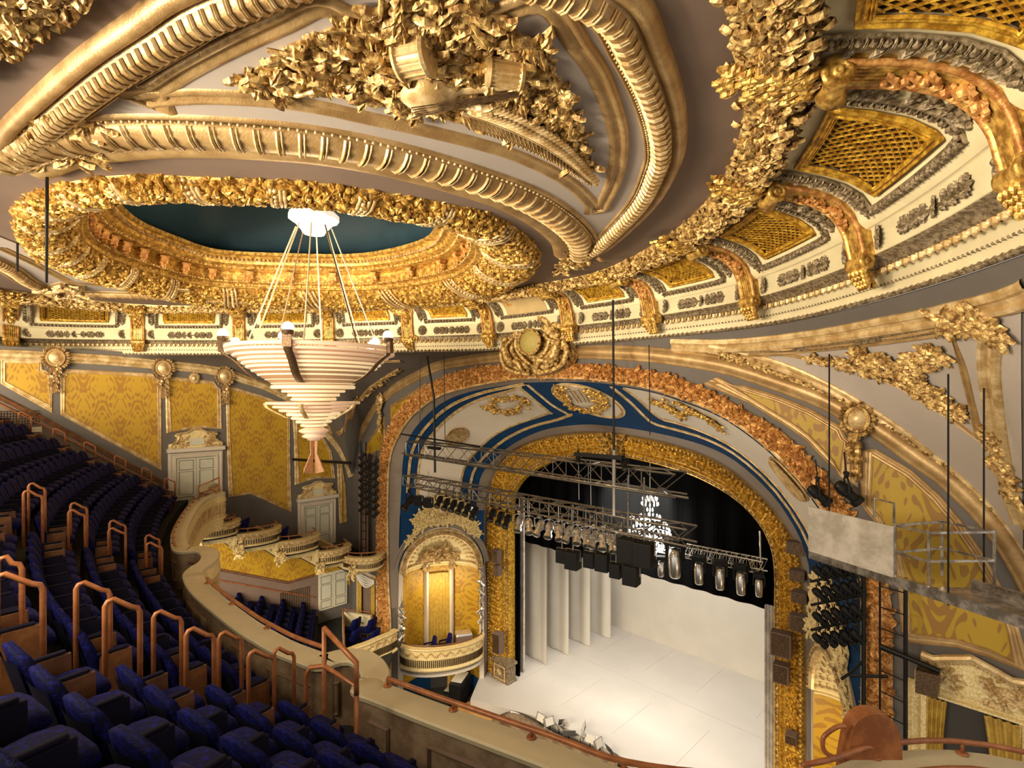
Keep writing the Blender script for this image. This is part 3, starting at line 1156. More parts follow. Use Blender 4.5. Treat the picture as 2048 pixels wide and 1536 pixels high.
def tier(r, zt, zb, mat):
    b = MB()
    zb += .018
    b.lathe([(r - .14, zt - .005), (r - .02, zt), (r, zt - .012), (r + .006, (zt + zb) / 2), (r, zb + .015), (r - .015, zb + .003), (r - .14, zb), (r - .16, (zt + zb) / 2), (r - .14, zt - .005)], (0, 0, 0), 64)
    b.build('alabaster_ring', mat, ch, True)


for k, (r, zt, zb) in enumerate(bands): tier(r, zt, zb, M['alabaster'] if k < 4 else M['alabaster2'])
for k, (r, zt, zb) in enumerate(low): tier(r, zt, zb, M['alabaster'] if k < 3 else M['alabaster2'])
# glowing inner bowl seen between the rings
b = MB()
b.lathe([(1.80, 1.0), (1.62, .8), (1.42, .6), (1.15, .4), (.86, .2), (.62, .05), (.4, -.15), (.42, -.4), (.3, -.6), (.18, -.82)], (0, 0, 0), 48)
b.build('inner_bowl', M['innerglass'], ch, True)
d0 = Vector((-CH.x, -CH.y, 0)).normalized()          # towards the balcony
sr = Vector((d0.y, -d0.x, 0))
ctr = [(r, z) for r, z, zz in bands[:9]]
for k in range(5):
    a = math.radians(15 + 72 * k)
    n = (d0 * math.cos(a) + sr * math.sin(a)).normalized()
    e = n.cross(Vector((0, 0, 1)))
    b = MB()
    prof = [(2.03, 1.05), (1.99, .95), (1.85, .86), (1.73, .76), (1.64, .66), (1.54, .55), (1.42, .45), (1.24, .35), (1.06, .28)]
    rows = [[n * (r + o) + e * w + Vector((0, 0, z)) for w, o in ((-.085, -.05), (-.085, 0), (0, .03), (.085, 0), (.085, -.05))] for r, z in prof]
    b.grid(rows)
    b.build('bronze_strap', M['bronze'], ch, True)
    b = MB()
    b.box(tuple(n * 2.03 + Vector((0, 0, 1.14))), (.19, .1, .26), ax=Matrix((e, n, Vector((0, 0, 1)))).transposed())
    b.lathe([(.001, 0), (.10, 0), (.13, .06), (.12, .12), (.02, .12)], tuple(n * 1.98 + Vector((0, 0, 1.25))), 14)
    lh = b.build('lamp_holder', M['bronze'], ch)
    b = MB().ball(tuple(n * 1.98 + Vector((0, 0, 1.42))), .125, 16)
    b.build('glass_globe', M['bulb'], lh, True)
    n2 = (d0 * math.cos(a + .1) + sr * math.sin(a + .1)).normalized()
    MB().ball(tuple(n2 * 1.75 + Vector((0, 0, 1.27))), .10, 14).build('glass_globe', M['bulb'], ch, True)
    b = MB()
    prof = [(1.13, -.20), (1.08, -.30), (.93, -.40), (.78, -.48), (.64, -.56)]
    rows = [[n * (r + o) + e * w + Vector((0, 0, z)) for w, o in ((-.05, -.05), (-.05, 0), (0, .025), (.05, 0), (.05, -.05))] for r, z in prof]
    b.grid(rows)
    b.build('lower_strap', M['palegold'], ch, True)
for k in range(8):
    a = 2 * PI * (k + .3) / 8
    n = Vector((math.cos(a), math.sin(a), 0))
    MB().tube([n * .42 + Vector((0, 0, 4.15)), n * 1.58 + Vector((0, 0, 1.1))], .018, 6).build('cable', M['ivory'] if k % 4 else M['bronze'], ch)
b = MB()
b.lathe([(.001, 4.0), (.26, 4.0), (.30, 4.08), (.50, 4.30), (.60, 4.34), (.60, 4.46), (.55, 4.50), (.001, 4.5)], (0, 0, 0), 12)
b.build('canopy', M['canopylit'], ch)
MB().tube([(0, 0, 4.4), (0, 0, 7.0)], .05, 8).build('suspension_rod', M['bronze'], ch)
b = MB()
b.lathe([(.001, -.78), (.20, -.80), (.34, -.86), (.36, -.90), (.26, -.95), (.20, -.97), (.28, -1.0), (.28, -1.04), (.16, -1.08), (.14, -1.12), (.001, -1.12)], (0, 0, 0), 24)
b.build('finial_cup', M['alabaster'], ch, True)
b = MB()
for k in range(4):
    a = PI / 4 + PI / 2 * k
    n = d0 * math.cos(a) + sr * math.sin(a)
    e = n.cross(Vector((0, 0, 1))) * .012
    q = [n * .02 + Vector((0, 0, -1.1)), n * .12 + Vector((0, 0, -1.12)), n * .11 + Vector((0, 0, -1.45)), n * .34 + Vector((0, 0, -1.88)), n * .05 + Vector((0, 0, -1.95))]
    b.add([p + e for p in q] + [p - e for p in q], [(0, 1, 2, 3, 4), (9, 8, 7, 6, 5)] + [(i, (i + 1) % 5, (i + 1) % 5 + 5, i + 5) for i in range(5)])
b.build('finned_pendant', plain('rosy_brushed_bronze', (.62, .36, .20), .4, .3, nscale=30, c2=(.45, .24, .13)), ch)
# ---------------------------------------------------------------- walls, arches, pendentives
XL, YF, YG, YB = -23.8, 12.4, 16.8, 25.1       # left wall, front wall, gold frame, stage back


def LX(pts, x=XL): return [on_x(a, b, x) for a, b in pts]


def LY(pts, y=YF): return [on_y(a, b, y) for a, b in pts]


C0 = [(755, 1380), (755, 1200), (755.5, 1040), (757, 975), (763, 920), (776, 864), (797, 823), (832, 785), (876, 758.6), (934, 738), (1010.6, 728), (1075, 724), (1139.5, 726), (1200, 730.8), (1300, 741), (1371, 760), (1444, 791.8), (1493, 821), (1554, 854), (1615, 908.6), (1664, 965), (1707, 1028), (1745, 1095), (1772, 1150), (1784, 1200), (1787, 1300), (1788, 1460)]
C1 = [(790, 1380), (784, 1240), (779, 1150), (778, 993), (782, 920), (796.7, 876), (826, 832), (876, 794), (934, 775), (1022, 758.6), (1085, 755), (1139.5, 755.7), (1200, 759), (1300, 775), (1371, 797), (1430, 820), (1481, 850), (1542, 896), (1591, 945), (1627, 987), (1665, 1040), (1700, 1095), (1718, 1140), (1727, 1200), (1728, 1300), (1728, 1460)]
C2 = [(796, 1410), (796, 1240), (798, 1081), (802.5, 978), (808, 905), (829, 858), (876, 811), (934, 785), (1022, 769), (1066, 765), (1139.5, 764), (1198, 766), (1300, 782), (1371, 804), (1430, 827), (1479, 856), (1538, 902), (1586, 951), (1621, 992), (1658, 1046), (1692, 1102), (1712, 1150), (1722, 1210), (1724, 1300), (1724, 1480)]
C3 = [(972, 1390), (968, 1240), (951, 1066), (955, 993), (963.7, 949), (993, 914), (1037, 881.7), (1095.5, 858), (1169, 849), (1227, 853), (1297.6, 863), (1395, 886.6), (1468.6, 920.8), (1541.8, 986.7), (1590.6, 1057.5), (1612, 1110), (1620, 1160), (1622, 1300), (1623, 1500)]
C4 = [(978, 1362), (976, 1200), (974, 1070), (978, 987), (993, 940), (1022, 905), (1066, 883), (1125, 870), (1198, 866), (1297.6, 879), (1395, 907), (1468.6, 947.7), (1541.8, 1016), (1583, 1074.6), (1600, 1118.6), (1606.5, 1191.8), (1610, 1300), (1614, 1500)]
C5 = [(1022, 1362), (1021, 1200), (1021, 1060), (1022, 1007.6), (1028, 981), (1051.6, 952), (1095.5, 927), (1154, 915), (1227, 911), (1322, 930.6), (1395, 955), (1468.6, 996.5), (1517, 1045), (1541.8, 1094), (1549, 1143), (1549, 1225), (1548, 1500)]
AXX = -11.5


def arch3(px, Y, n=48):
    """photo trace of an arch -> 2n+1 points of a vertical arch standing at depth Y, feet on the stage floor"""
    P = cr([on_y(a, b, Y) for a, b in px[1:-1]], 6)
    P = [Vector((P[0].x, Y, 0))] + P + [Vector((P[-1].x, Y, 0))]
    j = min(range(len(P) - 1), key=lambda i: 0 if (P[i].x - AXX) * (P[i + 1].x - AXX) <= 0 else 1)
    a, b = P[j], P[j + 1]
    m = a.lerp(b, (AXX - a.x) / (b.x - a.x))
    return resample(P[:j + 1] + [m], n=n)[:-1] + resample([m] + P[j + 1:], n=n)


def densify(P, keep=True): return P


A0, A1, A2 = arch3(C0, YF), arch3(C1, YF), arch3(C2, YF + .35)
A3, A4, A5 = arch3(C3, YG - .6), arch3(C4, YG), arch3(C5, YG + .35)


class Surf:
    """a lofted surface that can be asked for a point, a normal, or where a photographed mark lies on it"""

    def __init__(self, rows):
        self.rows = rows                     # rows[i][j], i along, j across
        self.nu, self.nv = len(rows) - 1, len(rows[0]) - 1
        self.tab = None

    def __call__(self, u, v, off=0.0, side=None):
        x = max(0, min(.99999, u)) * self.nu
        y = max(0, min(.99999, v)) * self.nv
        i, j = int(x), int(y)
        a, b = x - i, y - j
        r = self.rows
        p = r[i][j] * (1 - a) * (1 - b) + r[i + 1][j] * a * (1 - b) + r[i][j + 1] * (1 - a) * b + r[i + 1][j + 1] * a * b
        if off: p = p + self.n(u, v) * off
        return p

    def n(self, u, v):
        e = .004
        a = self(min(1, u + e), v) - self(max(0, u - e), v)
        b = self(u, min(1, v + e * 4)) - self(u, max(0, v - e * 4))
        n = a.cross(b).normalized()
        return n if n.dot(CEN + Vector((0, 0, -6)) - self(u, v)) > 0 else -n

    def find(self, px, py):
        if self.tab is None:
            U = np.linspace(0, 1, 500)
            V = np.linspace(0, 1, 60)
            self.tab = (U, V, np.array([[project(self(u, v)) for v in V] for u in U]))
        U, V, T = self.tab
        d = (T[..., 0] - px) ** 2 + (T[..., 1] - py) ** 2
        i, j = np.unravel_index(np.argmin(d), d.shape)
        return float(U[i]), float(V[j])

    def trace(self, pts, off=0.0, n=4, closed=False):
        uv = [self.find(*p) for p in pts]
        q = cr([Vector((a, b, 0)) for a, b in uv], n, closed) if n else [Vector((a, b, 0)) for a, b in uv]
        return [self(p.x, p.y, off) for p in q], [self.n(p.x, p.y) for p in q]

    def patch(self, mb, pts, off, n=3, t=.02):
        """thin raised panel following the surface"""
        uv = [self.find(*p) for p in pts]
        q = cr([Vector((a, b, 0)) for a, b in uv], n, True)
        P = [(p.x, p.y) for p in q]
        x0, x1 = min(a for a, b in P), max(a for a, b in P)
        K = 26
        base = [self(a, b, off) for a, b in P]
        # strips between successive u lines
        L = []
        for k in range(K + 1):
            u = x0 + (x1 - x0) * (.002 + .996 * k / K)
            hit = []
            for i in range(len(P)):
                (ax, ay), (bx, by) = P[i - 1], P[i]
                if (ax <= u) != (bx <= u): hit.append(ay + (by - ay) * (u - ax) / (bx - ax))
            hit.sort()
            L.append((u, hit[0], hit[-1]) if len(hit) > 1 else (u, .5, .5))
        mb.grid([[self(u, a + (b - a) * j / 6, off) for j in range(7)] for u, a, b in L])
        return mb


def loft(A, B, k=1): return Surf([[a.lerp(b, j / k) for j in range(k + 1)] for a, b in zip(A, B)])


SOF, VAU, REV, GOLDF = loft(A1, A2, 2), loft(A2, A3, 8), loft(A3, A4, 2), loft(A4, A5, 4)

# main walls
hl = [Vector((XL, -14, 0)), Vector((XL, YF, 0)), Vector((XL, YF, ZC + 1.6)), Vector((XL, -14, ZC + 1.6))]
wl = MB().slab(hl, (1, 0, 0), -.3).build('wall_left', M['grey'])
tag(wl, kind='structure')
hole = [p for p in A1]
out = [Vector((XL, YF, -.4)), Vector((4, YF, -.4)), Vector((4, YF, ZC + 1.6)), Vector((XL, YF, ZC + 1.6))]
Lw = [Vector((XL, YF, 0)), Vector((XL, YF, ZC + 1.6)), Vector((4, YF, ZC + 1.6)), Vector((4, YF, 0))] + hole[::-1]
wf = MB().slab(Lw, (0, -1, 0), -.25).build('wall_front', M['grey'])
tag(wf, kind='structure')
m = MB().grid(SOF.rows)
m.grid(REV.rows)
sp = m.build('trim_3', M['taupe'], None, True)
tag(sp, kind='structure')
m = MB()
for i in range(VAU.nu):
    for j in range(VAU.nv):
        q = (VAU.rows[i][j], VAU.rows[i + 1][j], VAU.rows[i + 1][j + 1], VAU.rows[i][j + 1])
        if q[0].z < ZC - 5.6: continue          # the box niches are built below this height
        m.add(q, [(0, 1, 2, 3)])
vt = m.build('wall_proscenium', M['blue'], None, False)
tag(vt, kind='structure')

# pendentives between the wall arches and the oval cornice
ARL = [(-40, 700), (60, 703), (125, 708), (195, 711), (312.5, 720), (400, 729), (457, 738), (488, 750), (537, 766), (600, 800), (650, 850), (684, 905), (704, 955)]
ARF = [(720, 862), (732, 838), (753, 803), (788, 771), (832, 745), (876, 724), (934, 712), (1010.6, 702), (1075, 697), (1150, 696), (1200, 696), (1298, 700), (1395, 711), (1468.6, 724), (1566, 754), (1639, 780), (1700, 808), (1760, 842), (1840, 897), (1898, 938), (1968, 1003), (2014, 1060), (2048, 1112), (2075, 1165)]
al = cr(LX(ARL), 5)
af = cr(LY(ARF), 5)
af[0].x = XL
ring_px = [(project(E0S[i])[0], E0S[i]) for i in range(0, int(10.6 * SUB))]
ring_px = [(-60, _at(E0S, -.55)), (0, _at(E0S, -.12))] + [(a, b) for a, b in ring_px if a > 5]


def ring_at(px):
    for (a, p), (b, q) in zip(ring_px, ring_px[1:]):
        if a <= px <= b: return p.lerp(q, (px - a) / (b - a + 1e-9))
    return ring_px[0][1] if px < ring_px[0][0] else ring_px[-1][1]


_ring_at = ring_at


def ring_at(px):
    q = _ring_at(px)
    d = q - CEN
    d.z = 0
    return q + d.normalized() * .10 - Vector((0, 0, .01))


rows = []
pend = []
for p in al:
    x = project(p)[0]
    rx = x if x < 300 else 300 + (x - 300) * .87
    pend.append((p, ring_at(rx)))
for p in af[1:]:
    x = project(p)[0]
    rx = x if x > 1000 else 652 + (x - 705) * (348 / 295)
    pend.append((p, ring_at(rx)))
for p, q in pend:
    rows.append([p.lerp(q, j / 6) + Vector((0, 0, .30 * math.sin(PI * j / 6) * min(1, max(0, (q - p).length - 1) / 5))) for j in range(7)])
PEN = Surf(rows)
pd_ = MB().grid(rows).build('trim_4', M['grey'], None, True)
tag(pd_, kind='structure')

NL, NF = Vector((1, 0, 0)), Vector((0, -1, 0))


def swept(name, label, cat, path, w, h, up, mat, closed=False, prof=FRAME, parent=None, group=None, smooth=True):
    m = MB()
    sweep(m, path, mould(w, h, prof), up, closed)
    o = m.build(name, M[mat], parent, smooth)
    if label: tag(o, label, cat, group)
    return o


ROPE = [(-.5, 0), (-.5, .3), (-.4, .45), (-.3, .45), (-.25, .8), (0, 1), (.25, .8), (.3, .45), (.4, .45), (.5, .3), (.5, 0)]
AMF = [(714, 880), (732, 846), (753, 811), (788, 779), (832, 753), (876, 732), (934, 720.5), (1010.6, 711), (1075, 705), (1140, 704), (1200, 704), (1298, 709), (1395, 721), (1468.6, 735.6), (1566, 767), (1639, 794), (1700, 825), (1760, 858), (1840, 915), (1898, 956), (1968, 1022), (2014, 1080), (2048, 1134), (2080, 1195), (2100, 1240)]
swept('arch_moulding', 'broad bronze gilt moulding of the great arch over the front wall, behind the crest', 'moulding', cr(LY(AMF), 4), .42, .16, NF, 'antique', prof=ROPE)
AML = [(-30, 709), (60, 712), (125, 716), (195, 719), (312.5, 729), (400, 737.5), (457, 747), (488, 759), (537, 775), (600, 811), (650, 863), (676, 893), (694, 925), (703, 952)]
swept('arch_moulding', 'pale gilt moulding of the arch on the left side wall running through three cartouches', 'moulding', cr(LX(AML), 4), .36, .14, NL, 'palegold', prof=ROPE)

# orange-gold carved arch band
rows = []
for a, b in zip(A0, A1):
    r = []
    for k in range(7):
        x = k / 6
        p = a.lerp(b, x)
        r.append(p + NF * (.05 + .17 * math.sin(PI * x)))
    rows.append(r)
OB = Surf(rows)
ob = thing('carved_arch_band', 'orange-gold carved foliage band framing the whole proscenium splay', 'moulding')
MB().grid(rows).build('band_body', M['orangegold'], ob, True)
m = MB()
for k in range(3300):
    u, v = R.random(), R.uniform(.1, .9)
    p = OB(u, v)
    n = OB.n(u, v)
    if n.y > 0: n = -n
    t = (OB(min(1, u + .003), v) - OB(max(0, u - .003), v)).normalized()
    s = t.cross(n)
    sz = R.uniform(.07, .15)
    if R.random() < .2: m.ball(p, sz * .4, 6)
    else: m.leaf(p, t * R.uniform(-1, 1) + s * R.uniform(-1, 1), n, sz * 1.6, sz, sz * .4)
m.build('carved_leaves', M['orangegold'], ob)
swept('inner_fillet', None, None, [p + NF * .05 for p in A1], .08, .08, NF, 'palegold', parent=ob)

# gold frame around the stage opening
gf = thing('stage_frame', 'gilded frame of leaves and beading around the stage opening', 'picture frame')
rows = []
for a, b, c in zip(A4, A5, GOLDF.rows):
    r = []
    for x, o in ((0, 0), (.04, .08), (.12, .1), (.2, .03), (.3, .10), (.6, .12), (.70, .04), (.74, .10), (.80, .10), (.84, .03), (.92, .02), (.94, .08), (1.0, .06), (1.0, -.3)):
        r.append(a.lerp(b, x) + Vector((0, -o, 0)) if x < 1 else b + Vector((0, -o, 0)))
    rows.append(r)
MB().grid(rows).build('frame_body', M['yellowgold'], gf)
m = MB()
for k in range(128):
    u = (k + .5) / 128
    for q in range(7):
        v = .30 + .05 * q
        p = GOLDF(u, v, 0) + Vector((0, -.12, 0))
        t = (GOLDF(min(1, u + .003), v) - GOLDF(max(0, u - .003), v)).normalized()
        s = t.cross(NF)
        g = 1 if k % 2 else -1
        m.leaf(p, s * -1 + t * (1.3 * g if q % 2 else -.5 * g), NF, .24 - .015 * q, .15, .07)
    if k % 2 == 0:
        m.ball(GOLDF(u, .27) + Vector((0, -.14, 0)), .07, 7)
        m.tube([GOLDF(u, .26) + Vector((0, -.12, 0)), GOLDF(u, .66) + Vector((0, -.15, 0))], .035, 5)
m.build('carved_leaves', M['yellowgold'], gf)
m = MB()
beads(m, [GOLDF(i / 300, .10) + Vector((0, -.11, 0)) for i in range(301)], NF, .15, .07, n=6)
m.build('bead_moulding', M['gold'], gf, True)
m = MB()
beads(m, [GOLDF(i / 300, .88) + Vector((0, -.04, 0)) for i in range(301)], NF, .17, .06, n=6)
m.tube([GOLDF(i / 200, .88) + Vector((0, -.03, 0)) for i in range(201)], .03, 5)
m.build('coin_moulding', M['goldrel'], gf, True)
kp = on_y(1205, 868, YG - .1)
k2 = on_y(1252, 868, YG - .1)
k3 = on_y(1240, 912, YG - .1)
k4 = on_y(1216, 912, YG - .1)
relief(MB(), [kp, k2, k3, k4], NF, .16, 60, 21, thick=.3, bulge=.1).build('keystone_mask', M['gold'], gf)
for k in range(2):
    pass
# ---------------------------------------------------------------- damask panels, cartouches, crest, doors
def wall_panel(pts, fx, n, mat, label, w=.13, frame='palegold'):
    P = fx(pts)
    root = thing('damask_panel', label, 'wall panel', (0, 0, 0), 0, 'framed damask panels')
    MB().slab([p + n * .02 for p in P], n, -.02).build('damask_cloth', M[mat], root)
    m = MB()
    sweep(m, P, mould(w, .07), n, True)
    m.build('frame', M[frame], root, False)
    return root


wall_panel([(6, 722), (80, 723), (80, 741), (90, 743), (100, 752), (102, 818), (6, 765)], LX, NL, 'damask_left', 'small damask panel at the left picture edge above the sloping rail')
wall_panel([(125, 755), (130, 750), (133, 743), (203, 745), (305, 751), (309, 758), (318, 762), (320, 935), (125, 827)], LX, NL, 'damask_left', 'widest yellow damask panel of the left wall, above the sloping rail')
wall_panel([(334, 765), (342, 757), (427, 766), (431, 774), (438, 778), (439, 857), (406, 853), (368, 857), (338, 865)], LX, NL, 'damask_left', 'square damask panel with arched lower edge over the upper left door')
wall_panel([(455, 780), (461, 776), (520, 793), (560, 807), (577, 818), (577, 900), (579, 1022), (502, 985), (461, 993), (456, 850)], LX, NL, 'damask_left', 'tall damask panel between the two left wall doors, partly behind the chandelier')
wall_panel([(590, 822), (612, 838), (640, 868), (660, 903), (667, 955), (632, 954), (612, 960), (594, 968), (591, 880)], LX, NL, 'damask_left', 'damask panel with curved right side over the second left door', .14)
wall_panel([(679, 925), (689, 967), (692, 1043), (681, 1046)], LX, NL, 'damask_left', 'narrow sliver of a damask panel in the left wall corner', .09)
wall_panel([(1422, 761), (1490, 777), (1560, 799), (1620, 824), (1678, 858), (1687, 877), (1696, 884), (1697, 962), (1664, 925), (1615, 874), (1581, 850), (1500, 800)], LY, NF, 'damask_front', 'pointed damask panel beside the arch, left of the hanging cartouche', .14, 'antique')
wall_panel([(1734, 903), (1748, 905), (1819, 947), (1873, 996), (1914, 1046), (1956, 1108), (1997, 1183), (2026, 1257), (2045, 1334), (1976, 1305), (1914, 1286), (1819, 1275), (1813, 1263), (1806, 1173), (1790, 1100), (1757, 1040), (1732, 1010)], LY, NF, 'damask_front', 'largest damask panel on the right behind the white walkway board', .16, 'antique')
wall_panel([(783, 812), (855, 770), (846, 778), (806, 823), (783, 858)], LY, NF, 'damask_front', 'small damask triangle left of the proscenium arch', .07, 'antique')
wall_panel([(735, 890), (769, 836), (770, 880), (760, 900), (733, 912)], LY, NF, 'damask_front', 'small damask panel in the left corner above the black speaker column', .07, 'antique')
# lower left wall: damask above the lower handrail
P = LX([(405, 1085), (470, 1075), (640, 1095), (700, 1110), (700, 1170), (627, 1150), (576, 1164), (428, 1137), (405, 1133)])
MBd = MB().slab([p + NL * .02 for p in P], NL, -.02).build('lower_wall_damask', M['damask_left'])
tag(MBd, 'yellow damask wall covering under the stepped boxes', 'wall panel')
P = LX([(395, 1132), (428, 1137), (576, 1164), (627, 1150), (640, 1150), (640, 1235), (500, 1215), (395, 1195)])
o = MB().slab([p + NL * .03 for p in P], NL, -.03).build('wall_left_dado', M['dado'])
tag(o, kind='structure')
o.name = 'trim_5'
m = MB()
sweep(m, LX([(395, 1131), (428, 1137), (576, 1165), (628, 1150)]), mould(.12, .06), NL)
o = m.build('trim_6', M['seatwood'])
tag(o, kind='structure')


def cart(name, label, c, n, w, h, drop, mat, seed):
    """oval cartouche with scrolls and a hanging drop of leaves"""
    n = Vector(n)
    up = Vector((0, 0, 1))
    s = up.cross(n).normalized()
    root = thing(name, label, 'cartouche', c, 0, 'cartouches on the arches')
    m = MB()
    rows = []
    for i in range(7):
        a = i / 6
        rows.append([s * (w * .5 * a * math.cos(2 * PI * k / 24)) + up * (h * .5 * a * math.sin(2 * PI * k / 24)) + n * (.10 + .10 * (1 - a * a)) for k in range(24)])
    m.grid(rows, closed_v=True)
    m.build('oval_shield', M['palegold'], root, True)
    m = MB()
    ring = [s * (w * .55 * math.cos(2 * PI * k / 24)) + up * (h * .55 * math.sin(2 * PI * k / 24)) + n * .12 for k in range(24)]
    m.tube(ring, .035, 6, True)
    rr = random.Random(seed)
    for k in range(26):
        a = 2 * PI * k / 26
        p = s * (w * .62 * math.cos(a)) + up * (h * .62 * math.sin(a)) + n * .08
        m.leaf(p, p.normalized() + n * .2 + s * rr.uniform(-.6, .6), n, w * .38, w * .26, w * .12)
    m.build('scroll_border', M[mat], root)
    if drop:
        m = MB()
        k = 0
        L = drop
        z = -h * .55
        while k < 26:
            a = k / 26
            ww = w * .42 * (math.sin(PI * min(1, a * 1.1 + .12)) + .15)
            p = s * rr.uniform(-.5, .5) * ww + up * (z - L * a) + n * (.10 + rr.uniform(0, .05))
            if k % 4 == 0: m.ball(p, ww * .3 + .02, 6)
            m.leaf(p, -up + s * rr.uniform(-1, 1), n, .2, .13, .06)
            k += 1
        m.build('leaf_drop', M[mat], root)
    return root


def d3(a, b): return (a - b).length


for (x, y, y2, lb) in ((110, 716, 778, 'oval cartouche with long leaf drop on the left wall arch, nearest the picture edge'),
                       (324, 737, 787, 'oval cartouche on the left wall arch between the two largest damask panels'),
                       (446, 753, 804, 'oval cartouche on the left wall arch beside the chandelier')):
    c = on_x(x, y, XL) + NL * .12
    b = on_x(x, y2, XL)
    cart('wall_cartouche', lb, c, NL, .42, .5, c.z - b.z - .25, 'antique', int(x))
cart('wall_cartouche', 'small shield ornament on the square damask panel over the upper left door', on_x(386, 757, XL) + NL * .05, NL, .22, .28, 0, 'palegold', 5)
c = on_y(1719, 838, YF)
cart('wall_cartouche', 'large cartouche with grape drop on the right part of the great arch', c + NF * .1, NF, .36, .42, c.z - on_y(1719, 942, YF).z - .2, 'goldrel', 9)
c = on_y(768, 800, YF)
cart('wall_cartouche', 'bright cartouche on the great arch above the black lighting tower', c + NF * .1, NF, .36, .42, c.z - on_y(773, 862, YF).z - .2, 'goldrel', 12)

# the crest in front of the cornice
cc = on_y(1075, 690, YF - .35)
crest = thing('crest', 'large gilded crest with oval shield and two seated figures above the arch', 'crest', cc)
sc = d3(on_y(1013, 690, YF - .35), on_y(1143, 690, YF - .35))
hh = d3(on_y(1075, 625, YF - .35), on_y(1075, 748, YF - .35))
s = Vector((1, 0, 0))
up = Vector((0, 0, 1))


def K(x, y, o=0.0): return s * (x * sc / 2) + up * (y * hh / 2) + NF * o


outl = [(-.75, .62), (-.45, .68), (-.35, .95), (-.05, 1.02), (.2, .92), (.38, .65), (.75, .5), (.98, -.1), (1.0, -.5), (.7, -.85), (.1, -1.0), (-.35, -.95), (-.8, -.75), (-1.0, -.3), (-.9, .1), (-.95, .4)]
m = MB().slab([K(*p, .05) for p in cr([Vector((a, b, 0)) for a, b in outl], 3, True) for p in [(p.x, p.y)]], NF, -.3)
m.build('crest_back', M['goldrel'], crest)
m = MB()
m.grid([[K(.30 * a * math.cos(2 * PI * k / 24) - .05, .36 * a * math.sin(2 * PI * k / 24) + .08, .30 + .14 * (1 - a * a)) for k in range(24)] for a in (0.01, .3, .6, .85, 1)], closed_v=True)
m.build('oval_shield', plain('stippled_green_gold', (.50, .42, .14), .5, nscale=60, c2=(.36, .28, .06), bump=.5, bscale=120), crest, True)
m = MB()
ring = [K(.33 * math.cos(2 * PI * k / 32) - .05, .40 * math.sin(2 * PI * k / 32) + .08, .32) for k in range(32)]
m.tube(ring, .045, 6, True)
beads(m, ring, NF, .09, .035, closed=True, out=.05)
m.build('shield_rim', M['goldrel'], crest, True)
m = MB()
for sg in (-1, 1):
    for q in ([(.42, .55), (.52, .25), (.48, -.1), (.3, -.4), (.08, -.62)], [(.1, 1.0), (.32, .8), (.5, .55), (.42, .38), (.3, .5)], [(.62, .55), (.85, .45), (.92, .15), (.7, .05), (.66, .25)], [(.5, .5), (.62, .1), (.62, -.2), (.35, -.55), (.15, -.75)],
              [(.2, -.6), (.4, -.75), (.62, -.6), (.5, -.45), (.38, -.55)], [(.9, 0), (1.0, -.3), (.85, -.7), (.5, -.88), (.1, -.95)]):
        m.tube(cr([K(a * sg, b, .25) for a, b in q], 5), [.10 - .05 * i / (len(cr([Vector((0, 0, 0))] * 1 + [Vector((1, 0, 0))] * 4, 5)) + 2) for i in range(21)][:21], 7)
m.build('scrollwork', M['goldrel'], crest, True)
for sg in (-1, 1):
    m = MB()
    m.tube(cr([K(.78 * sg, .12, .32), K(.80 * sg, -.12, .38), K(.72 * sg, -.38, .36), K(.60 * sg, -.6, .36)], 4), [.07, .10, .12, .13, .14, .14, .13, .13, .14, .15, .14, .12, .1], 8)
    m.ball(K(.80 * sg, .22, .36), .10, 10)
    m.tube(cr([K(.60 * sg, -.6, .36), K(.35 * sg, -.55, .46), K(.22 * sg, -.82, .40)], 4), [.12, .11, .10, .09, .09, .08, .07, .06, .05], 8)
    m.tube(cr([K(.78 * sg, .0, .36), K(.60 * sg, .10, .46), K(.48 * sg, .25, .44)], 4), .05, 6)
    m.build('seated_figure', M['goldrel'], crest, True)
m = MB()
rr = random.Random(4)
for k in range(90):
    a, r_ = rr.uniform(0, 2 * PI), rr.uniform(.62, .95)
    m.leaf(K(r_ * math.cos(a), r_ * math.sin(a), .12 + rr.uniform(0, .12)), Vector((rr.uniform(-1, 1), -.2, rr.uniform(-1, 1))), NF, .22, .13, .06)
m.build('acanthus_leaves', M['goldrel'], crest)


